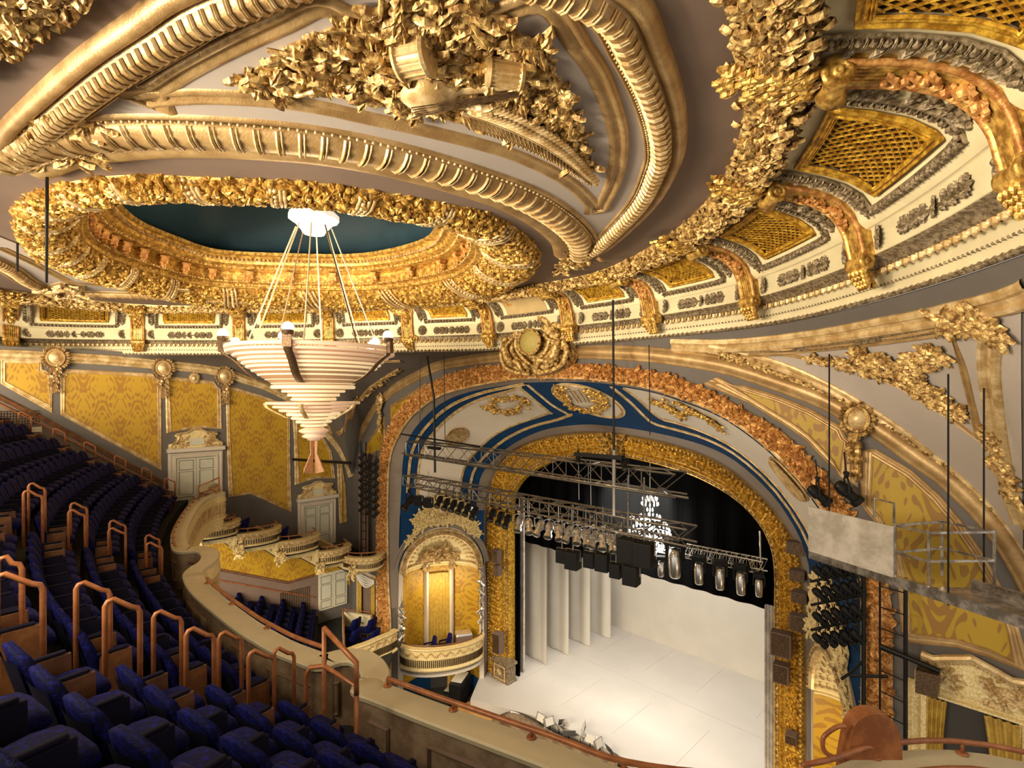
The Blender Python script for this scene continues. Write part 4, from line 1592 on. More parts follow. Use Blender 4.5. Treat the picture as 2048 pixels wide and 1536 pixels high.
def door(label, n, C, w, h, root_name='door', surround=True, panels=((.78, .96), (.30, .74), (.06, .25)), mat='doorpaint', gap=0.0):
    """C: bottom centre on the wall; n wall normal; two leaves with panels, architrave, pediment"""
    n = Vector(n)
    up = Vector((0, 0, 1))
    s = up.cross(n).normalized()
    mx = Matrix((s, n, up)).transposed()
    root = thing(root_name, label, 'door', C, 0)
    for sg in (-1, 1):
        lw = w / 2 - .01
        m = MB().box(tuple(s * (sg * (lw / 2 + .005)) + n * .05 + up * (h / 2)), (lw, .06, h), ax=mx)
        leaf = m.build('door_leaf', M[mat], root, bevel=.01)
        for a, b in panels:
            x0, x1 = lw * .16, lw * .86
            g = MB()
            q = [s * (sg * xx) + n * .085 + up * (h * zz) for xx, zz in ((x0, a), (x1, a), (x1, b), (x0, b))]
            if sg < 0: q = q[::-1]
            sweep(g, q, [(-.012, 0), (-.012, .008), (.012, .008), (.012, 0)], n, True)
            g.build('panel_moulding', M['doorline'], leaf)
    if surround:
        q = [s * (-w / 2 - .12) + up * 0, s * (-w / 2 - .12) + up * (h + .12), s * (w / 2 + .12) + up * (h + .12), s * (w / 2 + .12)]
        m = MB()
        sweep(m, [p + n * .02 for p in q], mould(.26, .14), n)
        m.build('architrave', M['white'], root)
        m = MB().box(tuple(up * (h + .34) + n * .12), (w + .62, .26, .16), ax=mx)
        m.build('cornice', M['white'], root, bevel=.02)
        t = h + .42
        pts = [(-.62, 0), (-.62, .14), (-.5, .18), (-.42, .34), (-.5, .40), (-.46, .46), (-.22, .50), (-.08, .60), (.08, .60), (.22, .50), (.46, .46), (.5, .40), (.42, .34), (.5, .18), (.62, .14), (.62, 0)]
        k = (w + .5) / 1.24
        P = [s * (a * k) + up * (t + b * k * .78) + n * .12 for a, b in pts]
        m = MB().slab(P, n, -.12)
        m.build('pediment', M['boxfront'], root)
        m = MB()
        m.tube([s * (a * k) + up * (t + b * k * .78) + n * .14 for a, b in pts[5:11]], .045, 6)
        for sg in (-1, 1):
            m.tube(cr([s * (sg * a * k) + up * (t + b * k * .78) + n * .16 for a, b in ((.40, .36), (.46, .2), (.56, .14), (.58, .06), (.5, .04), (.5, .1))], 4), .035, 6)
        rr = random.Random(3)
        for _ in range(60):
            a = rr.choice((-1, 1)) * rr.uniform(.2, .46)
            b = rr.uniform(.05, .42)
            m.leaf(s * (a * k) + up * (t + b * k * .78) + n * .14, s * rr.uniform(-1, 1) + up * rr.uniform(-1, 1), n, .14, .09, .04)
        m.build('scroll_carving', M['palegold'], root)
        q = [s * (a * k) + up * (t + b * k * .78) + n * .13 for a, b in ((-.17, .08), (.17, .08), (.17, .30), (-.17, .30))]
        MB().slab([p + n * .03 for p in q], n, -.03).build('name_tablet', M['doorpaint'], root)
    return root


def door_px(label, x0, x1, ytop, ybot, z_override=None, **kw):
    a, b = on_x(x0, ytop, XL), on_x(x1, ytop, XL)
    w = abs(b.y - a.y)
    xm = project((XL, (a.y + b.y) / 2, ZC))[0]
    top, bot = on_x(xm, ytop, XL), on_x(xm, ybot, XL)
    C = Vector((XL, (a.y + b.y) / 2, bot.z))
    return door(label, NL, C, w, top.z - bot.z, **kw), C


door_px('ivory double door with carved pediment on the left wall beside the top of the balcony parapet', 351, 431, 915, 1016)
door_px('ivory double door with carved pediment behind the stepped boxes, second on the left wall', 606, 661, 1010, 1092)
door_px('plain ivory double door at the lower seats level under the boxes', 636, 693, 1142, 1214, surround=False, panels=((.72, .92), (.30, .68), (.06, .25)))

# doorway with gold curtains on the right
dr_ = thing('curtained_doorway', 'doorway with tied gold curtains and heavy carved pediment at the lower right', 'doorway')
Y1 = YF - .02
m = MB()
q = LY([(1836, 1560), (1836, 1400), (1850, 1372), (2046, 1428), (2052, 1560)], Y1)
a, b = on_y(1852, 1386, Y1), on_y(2046, 1436, Y1)
zt = a.z
x0, x1 = on_y(1852, 1400, Y1).x, on_y(2046, 1436, Y1).x
zb = zt - 2.6
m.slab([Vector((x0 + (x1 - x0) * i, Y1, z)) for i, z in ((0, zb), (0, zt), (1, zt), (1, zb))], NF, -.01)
m.build('dark_opening', M['darkroom'], dr_)  # flat dark sheet stands for the unlit room beyond
m = MB()
sweep(m, [Vector((x, Y1, z)) for x, z in ((x0 - .13, zb), (x0 - .13, zt + .1), (x1 + .13, zt + .1), (x1 + .13, zb))], mould(.28, .12), NF)
m.build('architrave', M['boxfront'], dr_)
xm, ww = (x0 + x1) / 2, (x1 - x0)
m = MB()
P = [Vector((xm + a * ww, Y1 - .1, zt + .2 + b)) for a, b in ((-.62, 0), (-.62, .22), (-.56, .26), (-.54, .55), (-.4, .52), (-.25, .60), (0, .72), (.25, .60), (.4, .52), (.54, .55), (.56, .26), (.62, .22), (.62, 0))]
m.slab(P, NF, -.15)
m.build('pediment', M['boxfront'], dr_)
m = MB()
top = P[3:10]
m.tube([p + NF * .06 + Vector((0, 0, .02)) for p in top], .07, 8)
beads(m, [p + NF * .03 - Vector((0, 0, .1)) for p in top], NF, .06, .022)
rr = random.Random(6)
for _ in range(150):
    a = rr.uniform(-.5, .5)
    if abs(a) < .14: continue
    m.leaf(Vector((xm + a * ww, Y1 - .12, zt + .2 + rr.uniform(.05, .42))), Vector((rr.uniform(-1, 1), 0, rr.uniform(-1, 1))), NF, .14, .08, .035)
m.build('scroll_carving', M['palegold'], dr_)
for (u0, u1, lb) in ((0.01, .24, 'left'), (.62, .99, 'right')):
    m = MB()
    rows = []
    for k in range(15):
        z = zt - .02 - (zt - zb) * k / 14
        f = k / 14
        pinch = 1 - .18 * math.sin(min(1, f * 1.3) * PI)
        r = []
        for j in range(25):
            t = j / 24
            x = (u0 + (u1 - u0) * t) if lb == 'right' else u0 + (u1 - u0) * t * pinch
            if lb == 'right': x = u1 - (u1 - u0) * (1 - t) * pinch
            r.append(Vector((x0 + ww * x, Y1 - .07 - .03 * math.sin(t * 26 + f), z)))
        rows.append(r)
    m.grid(rows)
    m.build('curtain', M['curtain'], dr_, True)
m = MB()
q0 = x0 + ww * .72
m.box((q0 - .22, Y1 - .1, zt - 1.32), (.2, .16, .75))
m.box((q0 - .22, Y1 - .1, zt - .93), (.27, .2, .04))
m.ball((q0 - .22, Y1 - .1, zt - .86), .05, 10)
m.build('newel_post', M['black'], dr_)
m = MB()
m.bar((q0 - .12, Y1 - .12, zt - 1.05), (q0 + .28, Y1 - .12, zt - 1.18), .05)
for k in range(5): m.bar((q0 - .1 + .08 * k, Y1 - .12, zt - 1.06 - .026 * k), (q0 - .1 + .08 * k, Y1 - .12, zt - 1.6), .015)
m.build('balustrade', M['black'], dr_)
# ---------------------------------------------------------------- ornament of the blue proscenium vault and the pendentives
def surf_mould(S, pts, w, h, mat, parent, closed=False, n=4, bead=0, name='moulding', prof=FRAME):
    P, Nn = S.trace(pts, 0.0, n, closed)
    m = MB()
    sweep(m, P, mould(w, h, prof), Nn, closed)
    if bead:
        q = resample(P, step=bead, closed=closed)
        u = sum(Nn, Vector()).normalized()
        for p in q: m.ball(p + Nn[min(len(Nn) - 1, int(len(Nn) * 0))] * 0 + u * 0 + min(zip(P, Nn), key=lambda t: (t[0] - p).length)[1] * h, bead * .38, 5)
    return m.build(name, M[mat], parent, False)


def uvline(S, uv, w, h, mat, parent, name, closed=False, n=6):
    q = cr([Vector((a, b, 0)) for a, b in uv], n, closed)
    m = MB()
    sweep(m, [S(p.x, p.y) for p in q], mould(w, h), [S.n(p.x, p.y) for p in q], closed)
    return m.build(name, M[mat], parent)


def uvpatch(S, us, lo, hi, off, mat, parent, name='white_field'):
    rows = []
    for k in range(61):
        u = us[0] + (us[1] - us[0]) * k / 60
        a, b = np.interp(u, *zip(*lo)), np.interp(u, *zip(*hi))
        rows.append([S(u, a + (b - a) * j / 8, off) for j in range(9)])
    return MB().grid(rows).build(name, M[mat], parent, True)


v1 = thing('vault_panel', 'white vault panel with a wreath and round vent, left side of the blue proscenium vault', 'vault panel')
lo1 = [(.225, .20), (.36, .20), (.44, .12), (.467, .08)]
hi1 = [(.225, .75), (.42, .72), (.455, .64), (.467, .09)]
uvpatch(VAU, (.225, .4665), lo1, hi1, .015, 'white', v1)
uvline(VAU, [(.225, .2), (.28, .2), (.36, .19), (.44, .12), (.467, .07), (.467, .08), (.46, .4), (.455, .64), (.453, .66), (.42, .73), (.36, .74), (.30, .75), (.225, .76)], .11, .05, 'palegold', v1, 'bead_frame')
uvline(VAU, [(.225, .08), (.3, .09), (.38, .08), (.44, .04), (.478, .015)], .13, .06, 'palegold', v1, 'outer_frame')
uvline(VAU, [(.225, .89), (.30, .88), (.38, .87), (.44, .84), (.474, .74), (.474, .72), (.472, .5), (.476, .25), (.480, .02)], .13, .06, 'palegold', v1, 'outer_frame')
v2 = thing('vault_panel', 'oval white vault panel with a gilded lyre at the crown of the proscenium vault', 'vault panel')
oc_, ov = (.523, .39), [(.523 + .031 * math.cos(t), .39 + .35 * math.sin(t)) for t in [2 * PI * k / 24 for k in range(24)]]
m = MB()
m.grid([[VAU(.523 + .031 * a * math.cos(t), .39 + .35 * a * math.sin(t), .015) for t in [2 * PI * k / 32 for k in range(32)]] for a in (.01, .35, .7, 1)], closed_v=True)
m.build('white_field', M['white'], v2, True)
uvline(VAU, ov, .16, .06, 'palegold', v2, 'oval_frame', True, 3)
v3 = thing('vault_panel', 'long white vault panel with a garland and oval vent, right side of the proscenium vault', 'vault panel')
lo3 = [(.575, .01), (.74, .01)]
hi3 = [(.575, .06), (.583, .3), (.587, .54), (.74, .56)]
uvpatch(VAU, (.577, .738), lo3, hi3, .015, 'white', v3)
uvline(VAU, [(.577, .02), (.582, .2), (.585, .45), (.590, .56), (.60, .57), (.66, .56), (.74, .58)], .11, .05, 'palegold', v3, 'bead_frame')
uvline(VAU, [(.566, .02), (.570, .3), (.571, .6), (.574, .72), (.59, .76), (.65, .74), (.74, .76)], .12, .05, 'palegold', v3, 'outer_frame')


def surf_relief(S, cps, r, size, count, seed, mat, parent, name='relief'):
    """foliage strewn along a photographed line on a surface"""
    P, Nn = S.trace(cps, .02, 8)
    rr = random.Random(seed)
    m = MB()
    for k in range(count):
        i = rr.randrange(len(P))
        n = Nn[i]
        t = (P[min(i + 1, len(P) - 1)] - P[max(0, i - 1)]).normalized()
        s = t.cross(n)
        p = P[i] + s * rr.uniform(-r, r) + n * rr.uniform(.02, .07)
        if rr.random() < .15: m.ball(p, size * .4, 6)
        else: m.leaf(p, t * rr.uniform(-1, 1) + s * rr.uniform(-1, 1), n, size * 1.5, size * .8, size * .3)
    return m.build(name, M[mat], parent)


surf_relief(VAU, [(985, 815), (990, 799), (1015, 793), (1045, 795), (1052, 805), (1035, 818), (1005, 823), (986, 816), (968, 812)], .10, .15, 150, 5, 'gold', v1, 'wreath')
surf_relief(VAU, [(1120, 772), (1130, 795), (1150, 812), (1185, 818), (1203, 805), (1198, 788), (1180, 778)], .13, .17, 210, 6, 'gold', v2, 'lyre_wreath')
m = MB()
for k in range(5):
    a, b = VAU.find(1140 + k * 9, 776), VAU.find(1158 + k * 8, 800)
    m.tube([VAU(*a, .08), VAU(*b, .08)], .022, 5)
m.build('lyre_strings', M['gold'], v2)
surf_relief(VAU, [(1308, 800), (1330, 808), (1352, 818), (1365, 828), (1385, 820), (1420, 835), (1445, 855)], .10, .15, 130, 7, 'gold', v3, 'garland')
surf_relief(VAU, [(1330, 798), (1365, 806), (1395, 822), (1430, 845)], .06, .12, 60, 17, 'gold', v3, 'garland')


def vent(pts, parent, mat, hatch):
    P, Nn = VAU.trace(pts, .03, 4, True)
    m = MB()
    m.tube(P, .035, 6, True)
    c = sum(P, Vector()) / len(P)
    n = sum(Nn, Vector()).normalized()
    e1 = (P[0] - c).normalized()
    e2 = n.cross(e1)
    ang = sorted(((math.atan2((p - c).dot(e2), (p - c).dot(e1)), p) for p in P), key=lambda t: t[0])
    m.build('vent_rim', M['antique'], parent, True)
    MB().slab(P, n, -.02).build('vent_back', M['bronze'], parent)
    m = MB()
    q = [((p - c).dot(e1), (p - c).dot(e2)) for p in P]

    def inside(x, y):
        k = False
        for i in range(len(q)):
            (ax, ay), (bx, by) = q[i], q[i - 1]
            if (ay > y) != (by > y) and x < (bx - ax) * (y - ay) / (by - ay) + ax: k = not k
        return k
    R_ = max(math.hypot(*t) for t in q)
    for d in (0, 1):
        for k in range(-10, 11):
            o = k / 10 * R_
            L = []
            for t in range(-20, 21):
                x, y = t / 20 * R_, 0
                a, b = (x + o, x - o) if d == 0 else (x + o, -x + o)
                if inside(a * .8, b * .8): L.append(c + e1 * a * .8 + e2 * b * .8 + n * .07)
            if len(L) > 1: m.tube([L[0], L[-1]], .016, 4)
    m.build('vent_lattice', M['palegold'], parent)


vent([(893, 876), (905, 860), (922, 853), (935, 858), (937, 868), (925, 885), (908, 893), (896, 890)], v1, 'antique', .1)
vent([(1543, 915), (1560, 922), (1590, 955), (1612, 985), (1619, 1000), (1605, 997), (1580, 970), (1552, 935)], v3, 'antique', .1)

# pendentive panels with gilt frames
p1 = thing('corner_ceiling_panel', 'triangular gilt framed panel with leaf relief in the upper right corner under the cornice', 'ceiling panel')
surf_mould(PEN, [(1345, 690), (1440, 692), (1560, 683), (1680, 668), (1800, 646), (1900, 624), (2046, 588), (2070, 581)], .34, .10, 'palegold', p1, False, 5, 0, 'upper_moulding')
surf_mould(PEN, [(1470, 699), (1560, 697), (1680, 686), (1800, 667), (1880, 650)], .13, .08, 'silverbrown', p1, False, 5, 0, 'carved_band')
surf_mould(PEN, [(1420, 696), (1480, 708), (1560, 733), (1640, 764), (1720, 806), (1800, 860), (1870, 915), (1930, 973), (1985, 1038), (2046, 1125), (2070, 1160)], .26, .10, 'palegold', p1, False, 5, 0, 'lower_moulding')
surf_relief(PEN, [(1440, 706), (1500, 724), (1580, 752), (1650, 782), (1720, 820), (1800, 876), (1870, 935), (1930, 1000), (1985, 1070)], .03, .10, 380, 31, 'goldrel', p1, 'leaf_edge')
surf_mould(PEN, [(1480, 704), (1600, 701), (1740, 686), (1903, 658), (1925, 730), (1945, 800), (1965, 880), (1890, 828), (1800, 770), (1700, 732), (1590, 712)], .10, .06, 'antique', p1, True, 1, 0, 'inner_frame')
surf_mould(PEN, [(1992, 650), (1985, 720), (1990, 800), (2005, 900), (2030, 1000), (2046, 1050)], .30, .12, 'palegold', p1, False, 5, 0, 'corner_moulding')
surf_relief(PEN, [(1885, 643), (1940, 638), (1985, 640), (1995, 665)], .10, .18, 110, 32, 'goldrel', p1, 'leaf_clasp')
surf_relief(PEN, [(1990, 870), (2010, 930), (2030, 990)], .10, .16, 60, 35, 'goldrel', p1, 'leaf_clasp')
F_up = [(1470, 700), (1560, 692), (1680, 676), (1800, 655), (1900, 634), (2044, 596)]
F_lo = [(1470, 702), (1560, 729), (1640, 760), (1720, 801), (1800, 854), (1870, 908), (1930, 966), (1985, 1030), (2044, 1115)]
rows = []
for k in range(50):
    x = 1475 + (2044 - 1475) * k / 49
    ya, yb = np.interp(x, *zip(*F_up)), np.interp(x, *zip(*F_lo))
    ua, ub = PEN.find(x, ya), PEN.find(x, yb)
    rows.append([PEN(ua[0] + (ub[0] - ua[0]) * j / 8, ua[1] + (ub[1] - ua[1]) * j / 8, .012) for j in range(9)])
MB().grid(rows).build('panel_field', M['lilac'], p1, True)
tr2 = thing('pendentive_trophy', 'gilded relief of leaves and cornucopia inside the triangular corner panel on the right', 'relief')
surf_relief(PEN, [(1625, 712), (1680, 722), (1730, 735), (1780, 750)], .04, .12, 90, 33, 'goldrel', tr2, 'leaf_spray')
surf_relief(PEN, [(1715, 712), (1760, 720), (1810, 745), (1855, 775), (1895, 805), (1915, 820)], .16, .16, 240, 34, 'goldrel', tr2, 'leaf_heap')
surf_relief(PEN, [(1810, 740), (1850, 712), (1885, 700)], .10, .16, 90, 36, 'goldrel', tr2, 'leaf_heap')
p2 = thing('corner_ceiling_panel', 'narrow gilt framed panel in the left corner behind the chandelier', 'ceiling panel')
surf_mould(PEN, [(800, 738), (768, 756), (735, 780), (708, 808), (688, 838), (676, 866)], .22, .09, 'antique', p2, False, 5, 0, 'curved_moulding')
surf_relief(PEN, [(790, 742), (760, 765), (730, 790), (706, 818)], .05, .12, 70, 41, 'goldrel', p2, 'leaf_edge')
surf_mould(PEN, [(478, 722), (560, 722), (640, 724), (720, 722), (800, 721)], .16, .07, 'antique', p2, False, 5, 0, 'upper_moulding')
surf_mould(PEN, [(478, 722), (520, 738), (570, 768), (615, 800), (650, 838), (664, 866)], .2, .08, 'palegold', p2, False, 5, 0, 'left_moulding')
surf_relief(PEN, [(490, 731), (520, 736), (545, 745)], .08, .12, 60, 42, 'goldrel', p2, 'leaf_spray')
# ---------------------------------------------------------------- stage floor, scenery, drapes
lip = [on_z(x, y, -13.3) for x, y in ((941, 1398), (1000, 1414), (1050, 1427), (1097, 1441), (1140, 1460), (1176, 1479), (1234, 1508), (1272, 1537))] + [Vector((-8.2, 15.6, 0)), Vector((-6.2, 14.8, 0)), Vector((-4.6, 14.0, 0))]
lip = cr(lip, 4)
A = on_z(1000, 1366, -13.3)
fl = lip + [Vector((-4.2, YG, 0)), Vector((-3.5, YB + .1, 0)), Vector((-21, YB + .1, 0)), Vector((-20.5, YG, 0)), Vector((A.x - 1.0, A.y - .4, 0))]
st = MB().slab(fl, (0, 0, 1), -.35).build('floor_stage', M['stage'])
st.name = 'floor'
tag(st, kind='structure')
m = MB()
for k in range(5):
    m.box((-16 + 2.6 * k, 23.6, .003), (.02, 2.9, .004))
    m.box((-17 + 2.6 * k, 18.6, .003), (.02, 2.9, .004))
m.box((-11.5, 21.0, .003), (11, .02, .004))
m.build('floor_seam', plain('floor_tape', (.42, .38, .33), .5), st)
of = MB().slab([Vector((XL, -6, -.75)), Vector((4, -6, -.75)), Vector((4, 17, -.75)), Vector((XL, 17, -.75))], (0, 0, 1), -.1).build('floor_2', M['carpet'])
tag(of, kind='structure')
bw_ = MB().box((-11.5, YB + .15, 5), (20, .1, 10.2)).build('backdrop', M['canvas'])
tag(bw_, 'plain cream backdrop across the back of the stage', 'backdrop')
for k, (x0, x1, y) in enumerate(((-18.9, -17.05, 19.2), (-18.6, -16.9, 20.7), (-18.3, -16.7, 22.2), (-18.0, -16.45, 23.7))):
    m = MB()
    rows = []
    for j in range(25):
        t = j / 24
        x = x0 + (x1 - x0) * t
        yy = y + .04 * math.sin(t * 11 + k)
        rows.append([(x, yy, .02), (x, yy, 9.5)])
    m.grid(rows)
    m.grid([[(p[0], p[1] + .03, p[2]) for p in r] for r in rows])
    o = m.build('scenery_leg', M['canvas'], None, True)
    tag(o, 'tall white cloth leg at stage left edge of the picture, ' + ('nearest the audience', 'second from the audience', 'third from the audience', 'farthest upstage')[k], 'curtain', 'white legs beside the stage')
m = MB()
rows = []
for j in range(121):
    t = j / 120
    x = -19.8 + 16 * t
    yy = 18.5 + .05 * math.sin(t * 120)
    rows.append([(x, yy, ZC - 7.25), (x, yy, ZC - 1.5)])
m.grid(rows)
o = m.build('black_border_drape', M['blackdrape'])
tag(o, 'black pleated border drape filling the top of the stage opening', 'curtain')
for (x, lab) in ((-19.75, 'left'), (-3.6, 'right')):
    m = MB().box((x, 21, 6), (.1, 8.4, 12))
    o = m.build('wall_stage_' + lab, M['blackdrape'])
    tag(o, kind='structure')
o = MB().box((-11.5, 21.6, 12.6), (16.5, 7.4, .1)).build('ceiling_3', M['blackdrape'])
tag(o, kind='structure')
# portal boards at each side of the opening
a = on_z(1037, 1357, -13.3)
m = MB()
m.box((a.x - .35, 17.5, 5.0), (.5, .1, 10))
o = m.build('portal_board', M['blackdrape'])
tag(o, 'narrow black masking flat just inside the left side of the gold frame', 'stage flat')
m = MB()
b_ = on_y(1044, 1300, 17.9)
for k in range(5): m.box((b_.x - .12 + .06 * k, 17.9 + .015 * (k % 2), 4.2), (.05, .1, 8.4))
o = m.build('portal_board', M['plyboard'])
tag(o, 'weathered brown edged flat beside the white legs on the left of the stage', 'stage flat')
m = MB()
c_ = on_y(1540, 1300, 17.7)
for k in range(6): m.box((c_.x - .13 + .05 * k, 17.7 + .02 * (k % 2), 3.2), (.045, .1, 6.6))
o = m.build('portal_board', M['plyboard'])
tag(o, 'ribbed white upright board just inside the right side of the gold frame', 'stage flat')
# pedestal of the left frame leg
c = on_y(1008, 1335, YG + .05)
m = MB()
m.box((c.x, c.y, .40), (1.05, .5, .8))
m.box((c.x, c.y, .86), (1.2, .62, .12))
m.box((c.x, c.y, .05), (1.15, .6, .12))
o = m.build('frame_pedestal', M['silverbrown'], None, False, .02)
tag(o, 'olive bronze pedestal at the foot of the left frame leg with a star ornament', 'pedestal')
m = MB()
sweep(m, [Vector((c.x + a, c.y - .27, .4 + b)) for a, b in ((-.34, -.3), (.34, -.3), (.34, .3), (-.34, .3))], mould(.07, .05), NF, True)
rosette(m, Vector((c.x, c.y - .28, .42)), NF, .16, 12)
m.build('pedestal_panel', M['palegold'], o)

# ---------------------------------------------------------------- trusses
def truss(name, label, p0, p1, h, d, n, mat, r=.022, split=True):
    p0, p1 = Vector(p0), Vector(p1)
    root = thing(name, label, 'truss', (p0 + p1) / 2, 0)
    off = -(p0 + p1) / 2
    ax = (p1 - p0).normalized()
    up = Vector((0, 0, 1))
    sd = ax.cross(up)
    cs = []
    for a, b in ((0, 0), (0, -h), (-d, 0), (-d, -h)):
        q0, q1 = p0 + sd * a + up * b + off, p1 + sd * a + up * b + off
        cs.append((q0, q1))
        MB().tube([q0, q1], r, 6).build('chord', mat, root)
    m = MB()
    for k in range(n):
        t0, t1 = k / n, (k + 1) / n
        tm = (t0 + t1) / 2
        for i, j in ((0, 1), (2, 3), (0, 2), (1, 3)):
            a, b = cs[i][0].lerp(cs[i][1], t0), cs[j][0].lerp(cs[j][1], tm)
            c = cs[i][0].lerp(cs[i][1], t1)
            m.tube([a, b], r * .55, 4)
            m.tube([b, c], r * .55, 4)
            m.tube([cs[i][0].lerp(cs[i][1], t0), cs[j][0].lerp(cs[j][1], t0)], r * .5, 4)
    m.build('lacing', mat, root)
    return root


YT1, YT2, YT3 = 11.5, 11.8, 17.3
t1 = truss('lighting_truss', 'upper thin truss spanning in front of the proscenium arch', on_y(812, 883, YT1), on_y(1350, 949, YT1), .55, .6, 9, M['trussmetal'], .028)
t2 = truss('lighting_truss', 'main lower truss loaded with spotlights across the stage opening', on_y(806, 951, YT2), on_y(1373, 1060, YT2), .40, .55, 14, M['trussmetal'], .032)
t3 = truss('lighting_truss', 'short silver truss carrying moving lights at the right of the stage opening', on_y(1300, 1080, YT3), on_y(1526, 1124, YT3), .38, .4, 12, M['alu'], .025)
# bare steel beams in front of the trusses
for (a, b, lab) in (((804, 906), (1376, 996), 'long thin black pipe under the upper truss'), ((802, 868), (960, 893), 'short pipe above the left end of the upper truss')):
    o = MB().tube([on_y(a[0], a[1], YT1 - .2), on_y(b[0], b[1], YT1 - .2)], .03, 6).build('steel_pipe', M['steel'] if a[0] == 804 else M['black'])
    tag(o, lab, 'pipe')


def cable(label, pts, r=.02, mat='black', name='hanging_cable'):
    o = MB().tube(pts, r, 6).build(name, M[mat])
    return tag(o, label, 'cable')


cable('double chain hanging from the cornice at right of the crest down to the truss', [on_y(1226, 600, YT1), on_y(1228, 930, YT1)], .03)
cable('bright chain fall between the upper and lower truss near the stage chandelier', [on_y(1228, 900, YT2 - .3), on_y(1228, 1030, YT2 - .3)], .05, 'alu')
cable('thin cable dropping to the stage chandelier on the right of the crest', [on_y(1298, 690, YT1), on_y(1300, 870, YT1)], .012)
cable('thick slanting cable bundle left of the crest', [on_y(848, 600, YT1), on_y(852, 700, YT1), on_y(868, 795, YT1), on_y(870, 945, YT1)], .045)
cable('thin black cable just left of the thick slanting bundle', [on_y(840, 640, YT1), on_y(840, 880, YT1)], .012)
cable('thin black cable with a ceiling hook between thick bundle and crest', [on_y(888, 710, YT1), on_y(890, 880, YT1)], .014)
cable('white rod standing on the lower truss at the right of the frame', [on_y(1520, 1062, YT3), on_y(1521, 1125, YT3)], .03, 'alu')
cable('first thin white line hanging behind the upper truss', [on_y(1157, 925, YT3), on_y(1158, 1000, YT3)], .012, 'alu')
cable('second thin white line hanging behind the upper truss', [on_y(1181, 920, YT3), on_y(1182, 1010, YT3)], .012, 'alu')
m = MB()
m.box(on_y(868, 896, YT1 - .25), (.7, .1, .1))
o = m.build('truss_hanger', M['black'])
tag(o, 'black spreader bar hung on the thick cable bundle at left', 'rigging')
m = MB()
a, b = on_y(1150, 908, YT2 - .5), on_y(1246, 916, YT2 - .5)
m.bar(a, b, .12, .1)
o = m.build('truss_hanger', M['black'])
tag(o, 'black spreader bar with two small lamps under the keystone mask', 'rigging')


# ---------------------------------------------------------------- lamps
def spotlight(body, trim, L=.55, r=.13):
    root = empty('spotlight')
    m = MB().lathe([(.001, -L * .45), (r * .7, -L * .45), (r * .85, -L * .38), (r, -L * .2), (r, 0), (r * .75, .02), (r * .75, L * .3), (r, L * .32), (r, L * .5), (r * .9, L * .5), (r * .85, L * .44), (.001, L * .42)], (0, 0, 0), 12, Matrix.Rotation(PI / 2 + .75, 3, 'X'))
    lb_ = m.build('lamp_body', body, root)
    MB().lathe([(.001, L * .47), (r * .8, L * .47), (r * .8, L * .44)], (0, 0, 0), 12, Matrix.Rotation(PI / 2 + .75, 3, 'X')).build('lens', M['steel'], lb_)
    m = MB()
    w = r * 1.35
    m.tube([(-w, 0, 0), (-w, .02, r * 1.9), (-w * .5, .02, r * 2.4), (w * .5, .02, r * 2.4), (w, .02, r * 1.9), (w, 0, 0)], .018, 6)
    m.build('yoke', trim, root)
    m = MB().box((0, .02, r * 2.65), (.07, .06, .12))
    m.tube([(-.05, .02, r * 2.9), (.05, .02, r * 2.9)], .05, 8)
    m.tube([(0, .02, r * 2.7), (0, .06, .80)], .016, 6)
    m.build('clamp', trim, root)
    return root


def moving(body, trim):
    root = empty('moving_light')
    MB().box((0, 0, .55), (.42, .34, .16)).build('lamp_base', body, root, bevel=.02)
    for s in (-1, 1):
        MB().box((s * .2, 0, .32), (.06, .12, .40)).build('fork_arm', body, root, bevel=.015)
    m = MB().lathe([(.001, -.38), (.10, -.38), (.13, -.34), (.15, -.1), (.16, .1), (.14, .30), (.001, .34)], (0, 0, .08), 16)
    m.build('lamp_head', trim, root, True)
    return root


def boxlamp(mat, w=.4, d=.35, h=.5):
    root = empty('speaker_box')
    MB().box((0, 0, 0), (w, d, h)).build('cabinet', mat, root, bevel=.015)
    MB().tube([(0, 0, h / 2 - .05), (0, 0, h / 2 + 1.35)], .02, 6).build('hanging_pole', M['steel'], root)
    MB().tube([(-w / 2 - .03, 0, 0), (-w / 2 - .03, 0, h * .62), (w / 2 + .03, 0, h * .62), (w / 2 + .03, 0, 0)], .015, 6).build('bracket', M['steel'], root)
    return root


used = {}


def put(kind, proto, loc, rz, label, cat, group, scale=1.0):
    o = proto if kind not in used else copy_tree(proto)
    used[kind] = 1
    o.location = loc
    o.rotation_euler = (0, 0, rz)
    o.scale = (scale,) * 3
    tag(o, label, cat, group)
    return o


SP_S = spotlight(M['alu'], M['steel'])
SP_B = spotlight(M['black'], M['black'])
MV = moving(M['black'], M['alu'])
BX = boxlamp(M['black'])
ordn = ['first', 'second', 'third', 'fourth', 'fifth', 'sixth', 'seventh', 'eighth', 'ninth', 'tenth', 'eleventh', 'twelfth', 'thirteenth', 'fourteenth', 'fifteenth', 'sixteenth']
xs = [1038, 1058, 1078, 1098, 1117, 1136, 1155, 1172, 1188, 1206, 1224, 1242]
for k, x in enumerate(xs):
    y = 1003 + (x - 1025) * .205 + 42
    put('s', SP_S, on_y(x, y, YT2 + .02), .5 + .4 * math.sin(k * 2.1), 'silver spotlight under the main truss, %s from the left' % ordn[k], 'spotlight', 'silver spotlights on the main truss', 1.0)
for k, (x, y) in enumerate(((878, 1003), (892, 1008), (906, 1011), (920, 1015), (934, 1019), (948, 1026), (984, 1030), (1000, 1036), (1014, 1042))):
    put('b', SP_B, on_y(x, y, YT2 + .02), .4, 'dark spotlight under the left end of the main truss, %s from the left' % ordn[k], 'spotlight', 'dark spotlights on the main truss', .9)
